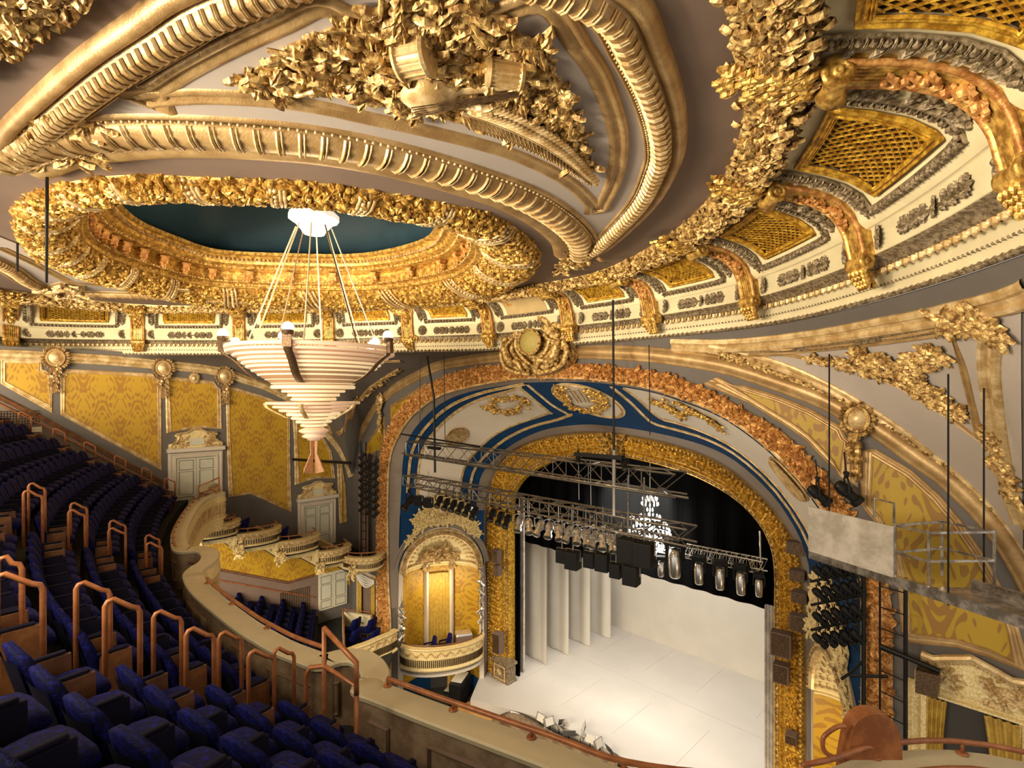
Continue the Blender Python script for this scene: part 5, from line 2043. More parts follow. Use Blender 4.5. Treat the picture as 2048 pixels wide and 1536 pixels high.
put('b', SP_B, on_y(818, 1005, YT2 + .02), 0, 'tall dark lamp at the left end of the main truss', 'spotlight', 'dark spotlights on the main truss', 1.3)
for k, (x, y, s) in enumerate(((838, 1001, .75), (857, 1005, .75), (1124, 1112, .75), (1146, 1120, 1.0), (1180, 1120, .8), (1206, 1124, .95), (1232, 1141, .75), (1263, 1150, 1.0))):
    put('x', BX, on_y(x, y, YT2 + .02), .2, 'black speaker box under the main truss, %s from the left' % ordn[k], 'speaker', 'black boxes under the main truss', s)
for k, (x, y) in enumerate(((1256, 1100), (1288, 1108))):
    put('x', BX, on_y(x, y, YT2 - .3), .2, ('left' if k == 0 else 'right') + ' one of the two tall black boxes in front of the stage chandelier', 'speaker', 'black boxes under the main truss', 1.2)
for k, (x, y, s) in enumerate(((1350, 1130, 1.5), (1398, 1150, 1.05), (1440, 1160, 1.05), (1482, 1170, 1.05), (1518, 1178, .8), (1322, 1140, .8))):
    put('m', MV, on_y(x, y, YT3 - .3), .3 * (k % 3), 'moving light hanging from the short truss, ' + ('largest one at its left end', 'first small one right of the largest', 'second small one right of the largest', 'third small one right of the largest', 'dark one at the far right end', 'small one left of the largest')[k], 'stage light', 'moving lights on the short truss', s)
for k, (x, y) in enumerate(((1156, 918), (1249, 930))):
    put('b', SP_B, on_y(x, y, YT2 - .5), .6, 'small lamp on the black spreader bar, ' + ('left one', 'right one')[k], 'spotlight', 'dark spotlights on the main truss', .55)

# the lighting tower left of the proscenium
tw = thing('lighting_tower', 'tall black ladder tower at the left edge of the orange arch band', 'tower')
YW = 11.7
m = MB()
a, b = on_y(722, 900, YW), on_y(722, 1110, YW)
for dx in (0, .45): m.tube([a + Vector((dx, 0, .4)), Vector((a.x + dx, a.y, b.z - .2))], .03, 6)
for k in range(13): m.tube([Vector((a.x, a.y, b.z + .38 * k)), Vector((a.x + .45, a.y, b.z + .38 * k))], .018, 5)
m.build('ladder', M['black'], tw)
MB().box((a.x - .22, a.y + .25, (a.z + b.z) / 2 - .2), (.3, .3, a.z - b.z)).build('upright', M['dado'], tw)
k = 0
for i in range(8):
    for j in range(3):
        p = on_y(724 + j * 14 + i * 0, 912 + i * 15 + j * 6, YW - .25)
        put('b', SP_B, p, -.9, 'black spotlight on the left tower, %s row down, %s from the left' % (ordn[i], ordn[j]), 'spotlight', 'black spotlights on the left tower', .62)
o = MB().bar(on_y(577, 918, 9.5), on_y(700, 926, 9.5), .12, .1).build('steel_pipe', M['black'])
tag(o, 'dark horizontal bar behind the chandelier pendant', 'pipe')

# rack of lamps on the right of the gold frame
rk = thing('lamp_rack', 'black pipe rack with sloping crossbars at the right of the gold frame', 'rack')
YR = 12.05
m = MB().tube([on_y(1727, 1140, YR), on_y(1727, 1456, YR)], .04, 8)
m.build('upright_pipe', M['black'], rk)
for (p, q) in (((1622, 1163), (1714, 1143)), ((1622, 1210), (1727, 1189)), ((1622, 1260), (1727, 1237)), ((1700, 1351), (1775, 1353))):
    MB().tube([on_y(*p, YR), on_y(*q, YR)], .03, 6).build('crossbar', M['black'], rk)
MB().tube([on_y(1683, 1358, YR), on_y(1706, 1342, YR), on_y(1726, 1322, YR)], .03, 6).build('crossbar', M['black'], rk)
for i, (y0, y1) in enumerate(((1142, 1132), (1187, 1168), (1236, 1214), (1278, 1266))):
    for j in range(5):
        t = (j + .5) / 5
        put('b', SP_B, on_y(1630 + 92 * t, y0 + (y1 - y0) * t + 4, YR - .05), 2.3, 'black lamp on the right hand rack, %s row down, %s from the left' % (ordn[i], ordn[j]), 'spotlight', 'black lamps on the right rack', .62)
# pole with rungs in front of the right wall
pl_ = thing('rung_pole', 'tall thin black pole with side rungs in front of the right hand wall', 'pole')
MB().tube([on_y(1811, 1156, 12.0), on_y(1811, 1500, 12.0)], .035, 8).build('main_pole', M['black'], pl_)
MB().tube([on_y(1760, 1156, 12.0), on_y(1760, 1440, 12.0)], .02, 6).build('side_pole', M['black'], pl_)
for k in range(7):
    MB().tube([on_y(1760, 1172 + 42 * k, 12.0), on_y(1810, 1186 + 44 * k, 12.0)], .012, 5).build('rung', M['black'], pl_)
MB().tube([on_y(1760, 1292, 11.95), on_y(1812, 1314, 11.95), on_y(1880, 1343, 11.95)], .05, 8).build('boom_arm', M['black'], pl_)
q = [on_y(1831, 1340, 11.8), on_y(1877, 1352, 11.8), on_y(1875, 1398, 11.8), on_y(1830, 1385, 11.8)]
o = MB().slab(q, NF, -.3).build('hanging_speaker', M['bronze'])
tag(o, 'dark square speaker hung in front of the curtained doorway pediment', 'speaker')
# side lamps and speakers fixed on the gold frame
for k, (x, y, w, h, lb) in enumerate(((1593, 1095, .5, .35, 'right leg, highest one'), (1595, 1150, .4, .3, 'right leg, second from the top'), (1599, 1193, .4, .3, 'right leg, third from the top'), (1599, 1245, .5, .45, 'right leg, above the large pair'),
                                       (1563, 1287, .55, .7, 'right leg, upper of the large pair'), (1563, 1345, .42, .55, 'right leg, lower of the large pair'), (1583, 1475, .3, .25, 'right leg near the floor'),
                                       (993, 1112, .34, .62, 'left leg, highest one'), (995, 1140, .3, .5, 'left leg, just below the highest'), (996, 1285, .42, .95, 'left leg, lowest and tallest'))):
    root = thing('frame_speaker', 'dusky brown box on the gold frame, ' + lb, 'speaker', on_y(x, y, YG - .45), .15, 'boxes on the gold frame')
    MB().box((0, 0, 0), (w, .35, h)).build('cabinet', M['pinkgrey'], root, bevel=.02)
    MB().box((0, -.18, 0), (w * .84, .02, h * .86)).build('grille_cloth', M['bronze'], root)
    MB().box((0, .3, 0), (.08, .3, .08)).build('wall_bracket', M['bronze'], root)

# crystal chandelier over the stage
YC = 17.3
c = on_y(1300, 1045, YC)
s_ = thing('crystal_chandelier', 'brilliantly lit crystal chandelier hanging in the stage opening', 'chandelier', c)
k1 = d3(on_y(1300, 1000, YC), on_y(1300, 1100, YC)) / 100
CR = emis('lit_crystal', (1, .93, .82), 1.3, (.8, .8, .8))
m = MB()
for (r, z, n) in ((14, 48, 10), (16, 38, 12), (6, 26, 6), (20, 12, 14), (28, 0, 18), (38, -14, 24), (42, -26, 26), (36, -38, 22), (24, -50, 16), (12, -60, 8)):
    for q in range(n):
        a = 2 * PI * q / n
        m.ball((r * k1 * math.cos(a), r * k1 * math.sin(a), z * k1), 1.9 * k1, 5, (1, 1, 2.0))
m.build('crystal_drops', CR, s_)
m = MB()
for (r, z) in ((14, 48), (28, 0), (42, -22), (36, -38)):
    m.tube([(r * k1 * math.cos(2 * PI * q / 20), r * k1 * math.sin(2 * PI * q / 20), z * k1) for q in range(20)], .8 * k1, 5, True)
m.tube([(0, 0, -55 * k1), (0, 0, 50 * k1)], 1.6 * k1, 8)
m.build('chandelier_frame', M['alu'], s_)
for (x, z) in ((-36, 6), (38, 4), (-10, 10), (12, -8), (-40, -22), (42, -26)):
    MB().ball((x * k1, -8 * k1, z * k1), 4.5 * k1, 12).build('lit_bulb', emis('hot_bulb', (1, .95, .85), 25) if 'hot_bulb' not in bpy.data.materials else bpy.data.materials['hot_bulb'], s_, True)
MB().tube([(0, 0, 50 * k1), (0, 0, 190 * k1)], 1.2 * k1, 6).build('chain', M['alu'], s_)
lamp('crystal_chandelier_light', 'POINT', c + Vector((0, -.6, 0)), 90, (1, .93, .82), .4)
# ---------------------------------------------------------------- box niches in both sides of the proscenium splay
def xy(p): return Vector((p.x, p.y, 0))


def swag_front(root, path, zt, zb, out_n, step=.30, swags=True, up_rail=None):
    """carved balcony front: rim, swag frieze, row of small balusters, base; path is the plan curve"""
    hh = zt - zb
    P = [Vector((p.x, p.y, 0)) for p in path]
    fr = frames(P, (0, 0, 1))
    sg = 1 if fr[len(fr) // 2][1].dot(out_n) > 0 else -1
    prof = [(-.16, 0), (-.16, 1.0), (.10, 1.0), (.12, .96), (.08, .90), (.03, .87), (.02, .60), (.05, .57), (.05, .52), (.0, .50), (-.02, .16), (.04, .12), (.07, .06), (.05, .0), (-.16, 0)]
    rows = [[p + s * (sg * a) + Vector((0, 0, zb + b * hh)) for a, b in prof] for p, (t, s, u) in zip(P, fr)]
    m = MB().grid(rows)
    m.f.append(tuple(range(len(m.v) - len(prof), len(m.v) - 1)))
    m.f.append(tuple(range(len(prof) - 1)))
    m.build('front_panel', M['boxfront'], root)
    pts = resample(P, step=.085)
    m = MB()
    for p, (t, s, u) in zip(pts, frames(pts, (0, 0, 1))):
        m.bar(p + s * (sg * .0) + Vector((0, 0, zb + .17 * hh)), p + s * (sg * .012) + Vector((0, 0, zb + .48 * hh)), .035, .05)
    m.build('fluting', M['bronze'], root)  # dark bars carry the shade between the balusters in their colour
    m = MB()
    pts = resample(P, step=step)
    F2 = frames(pts, (0, 0, 1))
    for i in range(len(pts) - 1):
        a, b = pts[i], pts[i + 1]
        s = F2[i][1] * sg
        q = [a.lerp(b, k / 6) + s * .06 + Vector((0, 0, zb + hh * (.82 - .14 * math.sin(PI * k / 6)))) for k in range(7)]
        m.tube(q, .022, 5)
        m.ball(a + s * .06 + Vector((0, 0, zb + .80 * hh)), .035, 6)
        for k in (2, 3, 4): m.leaf(q[k], Vector((0, 0, -1)) + s * .3, s, .08, .08, .03)
    m.build('swag_frieze', M['palegold'], root)


def arm_chair(proto=[None]):
    if proto[0] is None:
        r = empty('box_chair')
        m = MB()
        rows = []
        for i in range(7):
            a = i / 6
            w = .24 + .03 * math.sin(a * PI)
            z = .40 + .55 * a
            y = .20 + .12 * a
            rows.append([(-w, y - .08, z), (-w * .5, y - .02, z + .02 * math.sin(a * PI)), (w * .5, y - .02, z + .02), (w, y - .08, z), (w, y + .03, z), (0, y + .08, z + .01), (-w, y + .03, z)])
        m.grid(rows, closed_v=True)
        m.add([rows[6][k] for k in range(7)], [tuple(range(7))])
        m.build('backrest', M['velvet'], r, True)
        MB().box((0, -.02, .40), (.50, .48, .14), taper=.92).build('seat', M['velvet'], r, bevel=.04)
        for s in (-1, 1):
            m = MB()
            m.bar((s * .27, -.18, .60), (s * .27, .2, .64), .06, .05)
            m.bar((s * .27, -.16, .6), (s * .27, -.16, .36), .04)
            m.build('armrest', M['velvet'], r)
        for sx in (-1, 1):
            for sy in (-1, 1):
                MB().bar((sx * .2, sy * .18, .34), (sx * .22, sy * .2, 0), .04).build('leg', M['seatwood'], r)
        proto[0] = r
        return r
    return copy_tree(proto[0])


def chair_at(p, rz, label, grp='blue chairs in the boxes', s=1.0):
    r = arm_chair()
    r.location = p
    r.rotation_euler = (0, 0, rz)
    r.scale = (s,) * 3
    return tag(r, label, 'chair', grp)


def niche(A, B, side, lab):
    """A: front foot, B: deep foot of the splay"""
    A, B = xy(A), xy(B)
    e = (B - A).normalized()
    W = (B - A).length
    n = Vector((e.y, -e.x, 0))
    if n.dot(Vector((AXX, 10, 0)) - A) < 0: n = -n
    up = Vector((0, 0, 1))

    def Q(x, z, o=0.0): return A + e * (x * W) + up * (ZC + z) + n * o
    cx, r = .5, .445 * W
    zs = -8.05
    root = thing('box_niche', lab + ' arched shell niche with an audience box beside the stage', 'niche', Q(.5, -12))
    off = -Q(.5, -12)

    class LB(MB):
        def build(self, name, mat, parent=None, smooth=False, bevel=0.0):
            self.v = [tuple(Vector(p) + off) for p in self.v]
            return MB.build(self, name, mat, parent, smooth, bevel)
    arch = [Q(cx, zs) + e * (r * math.cos(a)) + up * (r * math.sin(a)) for a in [PI * k / 32 for k in range(33)]]
    hole = [Q(cx, -12.25) + e * r] + arch + [Q(cx, -12.25) - e * r]
    LB().slab([Q(0, -5.4), Q(1, -5.4), Q(1, -14.05), Q(.5 + r / W, -14.05), Q(.5 + r / W, -12.25)] + hole[1:-1] + [Q(.5 - r / W, -12.25), Q(.5 - r / W, -14.05), Q(0, -14.05)], n, -.12).build('pier_wall', M['white'] if side > 0 else M['white'], root)
    LB().slab([Q(0, -5.4, .01), Q(1, -5.4, .01), Q(1, -8.0, .01)] + [p + n * .01 + up * .12 - (p - Q(cx, zs)) * -.06 for p in arch] + [Q(0, -8.0, .01)], n, -.02).build('blue_spandrel', M['blue'], root)
    m = LB()
    sweep(m, [p + n * .02 for p in arch], mould(.34, .14), n)
    m.build('arch_moulding', M['palegold'], root)
    m = LB()
    beads(m, [p + n * .14 for p in arch], n, .13, .05, n=6)
    m.build('arch_beading', M['goldrel'], root)
    m = LB()
    sweep(m, [Q(cx, zs) + e * ((r + .36) * math.cos(a)) + up * ((r + .36) * math.sin(a)) + n * .02 for a in [PI * k / 28 for k in range(1, 28)]], mould(.26, .06), n)
    m.build('outer_arch_band', M['taupe'], root)
    D = r * .72
    rows = []
    NF_ = 21
    for i in range(NF_ * 6 + 1):
        th = PI * i / (NF_ * 6)
        fl = abs(math.sin(th * NF_ / 1.0))
        row = []
        for j in range(12):
            ph = PI / 2 * j / 11
            rr_ = r * (1 - .05 * (1 - fl) * math.cos(ph))
            d = D * math.sin(ph)
            c_ = math.cos(ph)
            row.append(Q(cx, zs) + e * (rr_ * c_ * math.cos(th)) + up * (rr_ * c_ * math.sin(th)) - n * d)
        rows.append(row)
    LB().grid(rows).build('shell_vault', M['shell'], root, True)
    m = LB()
    for k in range(NF_):
        th = PI * (k + .5) / NF_
        for q in range(5):
            ph = .12 + .13 * q
            c_ = math.cos(ph)
            p = Q(cx, zs) + e * (r * .97 * c_ * math.cos(th)) + up * (r * .97 * c_ * math.sin(th)) - n * (D * math.sin(ph) - .03)
            d = (Q(cx, zs) - n * D - p).normalized()
            m.leaf(p, d, (Q(cx, zs - .5) + n - p).normalized(), .16 - .02 * q, .12 - .015 * q, .03)
    m.build('shell_carving', M['antique'], root)
    # curved back wall below the shell

    def wall(z0, z1, mat, name, a0=0, a1=PI, o=0.0, smooth=True):
        rows = [[Q(cx, z) + e * ((r - o) * math.cos(a)) - n * ((D - o) * math.sin(a)) for z in (z0, z1)] for a in [a0 + (a1 - a0) * k / 24 for k in range(25)]]
        return LB().grid(rows).build(name, mat, root, smooth)
    wall(zs, -12.0, M['damask_left'], 'damask_wall')
    m = LB()
    sweep(m, [Q(cx, zs - .05) + e * ((r - .02) * math.cos(a)) - n * ((D - .02) * math.sin(a)) for a in [PI * k / 24 for k in range(25)]], mould(.22, .1), [-(Vector(e) * math.cos(a)) + n * math.sin(a) for a in [PI * k / 24 for k in range(25)]])
    m.build('springing_cornice', M['shell'], root)
    for s in (-.27, .27):
        a = PI / 2 + s * 1.35
        p = Q(cx, zs) + e * ((r - .1) * math.cos(a)) - n * ((D - .1) * math.sin(a))
        m = LB()
        m.bar(p, p - up * 3.95, .22, .12)
        m.build('door_pilaster', M['white'], root)
        m = LB()
        for k in range(10): m.leaf(p + n * .08 - up * (.05 * (k % 3)) + e * R.uniform(-.12, .12), -up + e * R.uniform(-.5, .5), n, .3, .16, .07)
        m.build('pilaster_capital', M['palegold'], root)
    # curtain between the pilasters
    m = LB()
    rows = []
    for j in range(25):
        a = PI / 2 - .27 * 1.2 + .54 * 1.2 * j / 24
        p = Q(cx, zs - .5) + e * ((r - .12) * math.cos(a)) - n * ((D - .12 + .03 * math.sin(j * 1.9)) * math.sin(a))
        rows.append([p, p - up * 3.4])
    m.grid(rows).build('curtain', M['curtain'], root, True)
    # relief pediment against the shell
    m = LB()
    c = Q(cx, zs + .35) - n * (D - .25)
    relief(m, [c + e * a + up * b for a, b in ((-1.0, -.3), (-.9, .1), (-.55, .2), (-.6, .45), (-.35, .5), (0, .42), (.35, .5), (.6, .45), (.55, .2), (.9, .1), (1.0, -.3), (.4, -.2), (-.4, -.2))], n, .17, 130, 51, thick=.12)
    m.build('relief_pediment', M['palegold'], root)
    # carved crown above the arch
    m = LB()
    o = [(.06, -7.0), (.10, -6.55), (.2, -6.1), (.16, -5.7), (.22, -5.3), (.3, -5.2), (.34, -4.9), (.42, -4.75), (.5, -4.35), (.6, -4.6), (.72, -4.7), (.78, -5.0), (.82, -5.5), (.9, -5.9), (.97, -6.5), (.93, -6.7), (.8, -6.25), (.65, -5.95), (.5, -5.9), (.35, -5.95), (.2, -6.35)]
    relief(m, [Q(a, b, .05) for a, b in o], n, .14, 560, 52, thick=.12)
    m.build('carved_crown', M['boxfront'], root)
    m = LB()
    m.ball(tuple(Q(.5, -5.25, .22)), .30, 14, (.8, .8, 1.25))
    m.build('crown_shield', M['palegold'], root, True)
    # box floor and soffit
    fp = [Q(cx, -12.0) + e * (r * math.cos(a)) - n * (D * math.sin(a)) for a in [PI * k / 16 for k in range(17)]]
    bul = [Q(cx, -12.0) + e * ((r + .12) * math.cos(a)) + n * (1.0 * math.sin(a)) for a in [PI * k / 20 for k in range(21)]]
    LB().slab(fp + bul[::-1], up, -.15).build('box_floor', M['carpet'], root)
    LB().slab([p - up * .3 for p in fp + bul[::-1]], up, -.1).build('box_soffit', M['white'], root)
    fr_ = empty('box_parapet')
    fr_.parent = root
    fr_.location = off * 0
    sub = []
    before = set(o.name for o in bpy.data.objects)
    swag_front(root, [xy(p) for p in bul], ZC - 11.15, ZC - 12.15, n, .42)
    for o in bpy.data.objects:
        if o.name not in before:
            o.location = off
    bpy.data.objects.remove(fr_)
    m = LB()
    m.tube([p + up * .98 for p in bul], .03, 6)
    m.build('rail', M['seatwood'], root)
    # lower niche
    wall2 = lambda z0, z1, mat, nm, o=0.0, a0=0, a1=PI: wall(z0, z1, mat, nm, a0, a1, o)
    wall2(-12.3, -14.05, M['damask_left'], 'lower_damask')
    wall2(-13.35, -14.05, M['blue'], 'lower_dado', .03)
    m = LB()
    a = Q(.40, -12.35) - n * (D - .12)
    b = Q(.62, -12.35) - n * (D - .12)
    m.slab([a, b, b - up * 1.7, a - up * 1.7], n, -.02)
    m.build('lower_doorway', M['darkroom'], root)  # unlit passage painted as a dark sheet
    m = LB()
    rows = []
    for j in range(13):
        p = Q(.60 + .012 * j, -12.35) - n * (D - .22 + .03 * math.sin(j * 1.7))
        rows.append([p, p - up * 1.68])
    m.grid(rows).build('lower_curtain', M['curtain'], root, True)
    # warm light inside the niche
    lamp('niche_sconce_light', 'POINT', Q(.5, -9.0) - n * .2, 85, (1, .8, .5), .15)
    lamp('niche_lower_light', 'POINT', Q(.5, -12.7) - n * .2, 16, (1, .8, .5), .1)
    return Q, e, n, W, D, r


Q, e, n, W, D, r = niche(A2[0], A3[0], 1, 'left')
rz = math.atan2(-(-n).x, (-n).y) + PI
for k, (x, o, lb) in enumerate(((.34, .15, 'left one'), (.52, .05, 'right one'))):
    chair_at(Q(x, -12.0, o), math.atan2(e.y, e.x) - PI / 2, 'blue upholstered chair in the shell niche box beside the stage, ' + lb)
m = MB()
c = Q(.76, -11.55, -.1)
ax = Matrix((e, n, Vector((0, 0, 1)))).transposed()
m.box(tuple(c), (.75, .5, .8), ax=ax)
o = m.build('storage_cabinet', M['dado'], None, False, .02)
tag(o, 'grey cabinet with a sloping white lid in the shell niche box', 'cabinet')
MB().box(tuple(c + Vector((0, 0, .45))), (.80, .55, .12), ax=ax, taper=.85).build('lid', M['alu'], o, bevel=.02)
for k in range(7):
    z = -9.6 - .3 * k
    put('s', SP_S, Q(.04, z, .22), 1.9 + k, 'grey spotlight on the vertical pole left of the shell niche, %s from the top' % ordn[k], 'spotlight', 'lamps beside the shell niche', .7)
o = MB().tube([Q(.05, -9.2, .2), Q(.05, -11.9, .2)], .03, 6).build('boom_pole', M['steel'])
tag(o, 'vertical pole carrying grey lamps at the left side of the shell niche', 'pole')
for k in range(6):
    z = -8.3 - .42 * k
    put('s', SP_S, Q(.95, z, .25), 1.2 + k, 'grey spotlight on the pole right of the shell niche, %s from the top' % ordn[k], 'spotlight', 'lamps beside the shell niche', .75)
o = MB().tube([Q(.96, -8.0, .2), Q(.96, -11.6, .2)], .03, 6).build('boom_pole', M['steel'])
tag(o, 'vertical pole carrying grey lamps between the shell niche and the gold frame', 'pole')
niche(A2[-1], A3[-1], -1, 'right')

# ---------------------------------------------------------------- stepped boxes along the left wall
XB = -21.3
steps = [((384, 1057), (481, 1037.5), .48, 'highest of the stepped boxes, next to the upper door'), ((470, 1070), (563.7, 1051), .52, 'second highest stepped box'), ((554, 1084), (641, 1067), .55, 'middle stepped box in front of the second door'),
         ((634.5, 1106), (704, 1087), .56, 'fourth stepped box going down to the stage'), ((700, 1116), (772, 1099), .58, 'lowest stepped box, round ended, against the orange arch band')]
BOXP = []
for k, (a, b, h, lb) in enumerate(steps):
    xb = XB if k < 4 else -20.75
    p, q = on_x(*a, xb), on_x(*b, xb)
    z = (p.z + q.z) / 2
    if k == 4: q.y = min(q.y, YF + .25)
    root = thing('balcony_box', 'ivory and gilt carved balcony box, ' + lb, 'balcony box', (0, 0, 0), 0, 'stepped boxes on the left wall')
    y0, y1 = p.y, q.y
    bl = .22 if k < 4 else .55
    path = [Vector((xb - 1.6, y0 - .02, 0)), Vector((xb - .5, y0 - .02, 0)), Vector((xb - .08, y0 + .08, 0))]
    path += [Vector((xb + bl * math.sin(PI * t / 12) ** .8, y0 + .15 + (y1 - y0 - .3) * t / 12, 0)) for t in range(1, 12)]
    path += [Vector((xb - .08, y1 - .08, 0)), Vector((xb - .5, y1 + .02, 0)), Vector((xb - 1.6, y1 + .02, 0))]
    swag_front(root, path[1:-1] if k < 4 else path[1:-1], z, z - h, Vector((1, 0, 0)), .2)
    MB().slab([Vector((XL, y0, z - h + .05)), Vector((xb, y0, z - h + .05)), Vector((xb + .15, (y0 + y1) / 2, z - h + .05)), Vector((xb, y1, z - h + .05)), Vector((XL, y1, z - h + .05))], (0, 0, 1), -.14).build('box_floor', M['carpet'], root)
    m = MB()
    m.box((XL + 1.3, y0 + .02, z - h / 2 + .1), (2.4, .12, h + .25))
    m.build('dividing_wall', M['boxfront'], root, bevel=.02)
    rail = [Vector((xb - .6, y0 + .1, z + .16)), Vector((xb - .05, y0 + .2, z + .16)), Vector((xb + bl * .8, (y0 + y1) / 2, z + .16)), Vector((xb - .05, y1 - .2, z + .16)), Vector((xb - .6, y1 - .1, z + .16))]
    rr_ = cr(rail, 5)
    m = MB().tube(rr_, .025, 6)
    for t in (2, 7, 13, 18): m.tube([rr_[t], rr_[t] - Vector((0, 0, .18))], .018, 5)
    m.build('rail', M['copper'], root)
    m = MB()
    c = Vector((xb - .02, y0 + .12, z - h - .02))
    for i in range(26):
        m.leaf(c + Vector((R.uniform(-.02, .14), R.uniform(-.18, .18), R.uniform(-.32, .22))), Vector((.3, R.uniform(-1, 1), R.uniform(-1, 1))), Vector((1, 0, 0)), .2, .13, .06)
    rosette(m, c + Vector((.15, 0, 0)), Vector((1, -.2, 0)), .16, 10)
    m.build('flower_bracket', M['boxfront'], root)
    m = MB()
    sweep(m, [Vector((xb - .3, y0, z - h - .06)), Vector((xb - .3, (y0 + y1) / 2, z - h - .1)), Vector((xb - .3, y1, z - h - .16))], [(-.24, .0), (-.15, .05), (0, .07), (.15, .05), (.24, 0)], (1, 0, .3))
    m.build('soffit_cove', M['boxfront'], root, True)
    BOXP.append((y0, y1, z, h))
for k, (lb, dy, dx) in enumerate((('highest box', .35, -.55), ('second box', .3, -.55), ('middle box', .3, -.6))):
    y0, y1, z, h = BOXP[k]
    chair_at((XB + dx, y0 + dy, z - h + .06), -PI / 2 + .9, 'dark blue chair in the stepped boxes on the left wall, ' + lb, s=.95)
# carved ivory wall end above the highest box
m = MB()
P = [on_x(*p, -21.9) for p in ((393, 1000), (440, 985), (446, 1032), (440, 1038), (400, 1050), (385, 1055), (378, 1030))]
relief(m, P, NL, .14, 110, 61, thick=.08)
o = m.build('strapwork_relief', M['goldrel'])
tag(o, 'gilt carved strapwork panel behind the chair of the highest stepped box', 'relief')

UPV = Vector((0, 0, 1))
# ---------------------------------------------------------------- mezzanine with its seats and the corner box
for k in range(6):
    y0 = 10.65 - .9 * k
    z = ZC - 10.35 + .38 * k - .85 * 0
    P = [Vector((XL, y0, z)), Vector((XL + 4.6, y0 - 2.35, z)), Vector((XL + 4.6, y0 - 3.25, z)), Vector((XL, y0 - .9, z))]
    o = MB().slab(P, UPV, -.4).build('floor_%d' % (k + 6), M['carpet'])
    tag(o, kind='structure')
mz = MB().slab([Vector((XL, 2, ZC - 10.75)), Vector((XL, YF, ZC - 10.75)), Vector((-19.9, YF, ZC - 10.75)), Vector((-17.2, 10.2, ZC - 10.75)), Vector((-16.0, 7.5, ZC - 10.75)), Vector((-15.5, 2, ZC - 10.75))], (0, 0, 1), -.25).build('floor_mezzanine', M['carpet'])
mz.name = 'floor_3'
tag(mz, kind='structure')
cb = thing('corner_box', 'carved ivory corner box with blue chairs at the front of the lower level', 'balcony box')
path = [on_z(x, y, -9.95) for x, y in ((689, 1302), (712, 1293), (735, 1285), (760, 1274), (780, 1266), (793, 1258))]
nn = Vector((.6, -.5, 0))
swag_front(cb, [xy(p) for p in cr(path, 4)], ZC - 9.95, ZC - 10.85, Vector((.8, -.3, 0)), .35)
sd = [xy(path[0]), xy(on_z(686, 1226, -9.95))]
m = MB()
m.bar(sd[0] + Vector((0, 0, ZC - 10.35)), sd[1] + Vector((0, 0, ZC - 10.35)), .8, .12)
a, b = sd
m2 = MB().slab([a + Vector((0, 0, ZC - 9.95)), b + Vector((0, 0, ZC - 9.95)), b + Vector((0, 0, ZC - 10.8)), a + Vector((0, 0, ZC - 10.8))], (1, -.2, 0), -.14)
m2.build('side_wall', M['ivory'], cb)
c = b + Vector((1.7, .9, 0)) * .75
MB().slab([b + Vector((0, 0, ZC - 9.9)), c + Vector((0, 0, ZC - 9.9)), c + Vector((0, 0, ZC - 10.8)), b + Vector((0, 0, ZC - 10.8))], (.4, -1, 0), -.14).build('back_wall', M['ivory'], cb)
m = MB().tube([a + Vector((0, 0, ZC - 9.78)), b + Vector((0, 0, ZC - 9.78)), c + Vector((0, 0, ZC - 9.74))], .035, 6)
m.build('rail', M['copper'], cb)
for k, (x, y, lb) in enumerate(((703, 1262, 'back left'), (735, 1262, 'back right'), (702, 1285, 'front left'), (741, 1285, 'front right'))):
    p = on_z(x, y, -10.4)
    chair_at((p.x, p.y, ZC - 10.75), -1.2, 'blue chair inside the corner box, ' + lb + ' one', s=1.0)
# white draped doorway at the lower level
dw = thing('draped_opening', 'ivory framed opening with gold curtains and a white swag below the lowest box', 'doorway')
q0, q1 = on_y(717, 1180, YF - .02), on_y(757, 1180, YF - .02)
zt = on_y(735, 1146, YF).z
zb = ZC - 10.75
YD = YF - .03
MB().slab([Vector((q0.x, YD, zb)), Vector((q0.x, YD, zt)), Vector((q1.x, YD, zt)), Vector((q1.x, YD, zb))], NF, -.02).build('opening', M['dado'], dw)
m = MB()
sweep(m, [Vector((q0.x, YD, zb)), Vector((q0.x, YD, zt)), Vector((q1.x, YD, zt)), Vector((q1.x, YD, zb))], mould(.16, .1), NF)
m.build('frame', M['white'], dw)
for (f0, f1) in ((.04, .30), (.74, .96)):
    m = MB()
    rows = []
    for j in range(13):
        x = q0.x + (q1.x - q0.x) * (f0 + (f1 - f0) * j / 12)
        rows.append([Vector((x, YD - .11 + .03 * math.sin(j * 2), zt)), Vector((x, YD - .11 + .03 * math.sin(j * 2), zb))])
    m.grid(rows).build('curtain', M['curtain'], dw, True)
m = MB()
for k in range(5):
    xa, xb = q0.x + .05, q1.x - .05
    m.tube([Vector((xa + (xb - xa) * t / 8, YD - .18, zt - .08 - .10 * k * math.sin(PI * t / 8) - .02 * k)) for t in range(9)], .05, 6)
m.build('white_swag', M['canvas'], dw, True)
hp, hq = on_x(430, 1158, XL) + NL * .12, on_x(625, 1193, XL) + NL * .12
m = MB().tube([hp, hq], .03, 6)
for k in range(5): m.tube([hp.lerp(hq, .1 + .2 * k), hp.lerp(hq, .1 + .2 * k) - NL * .12 - UPV * .05], .018, 5)
o = m.build('wall_handrail', M['copper'])
tag(o, 'long sloping copper handrail on the dado of the lower left wall', 'handrail')
m = MB()
P = LX([(560, 1186), (618, 1172), (618, 1218), (560, 1208)])
for k in range(14):
    m.tube([P[0].lerp(P[1], k / 13) + NL * .05, P[3].lerp(P[2], k / 13) + NL * .05], .01, 4)
    m.tube([P[0].lerp(P[3], k / 13) + NL * .05, P[1].lerp(P[2], k / 13) + NL * .05], .01, 4)
o = m.build('wall_grating', M['bronze'])
tag(o, 'fine grating on the dado under the lower handrail', 'grating')
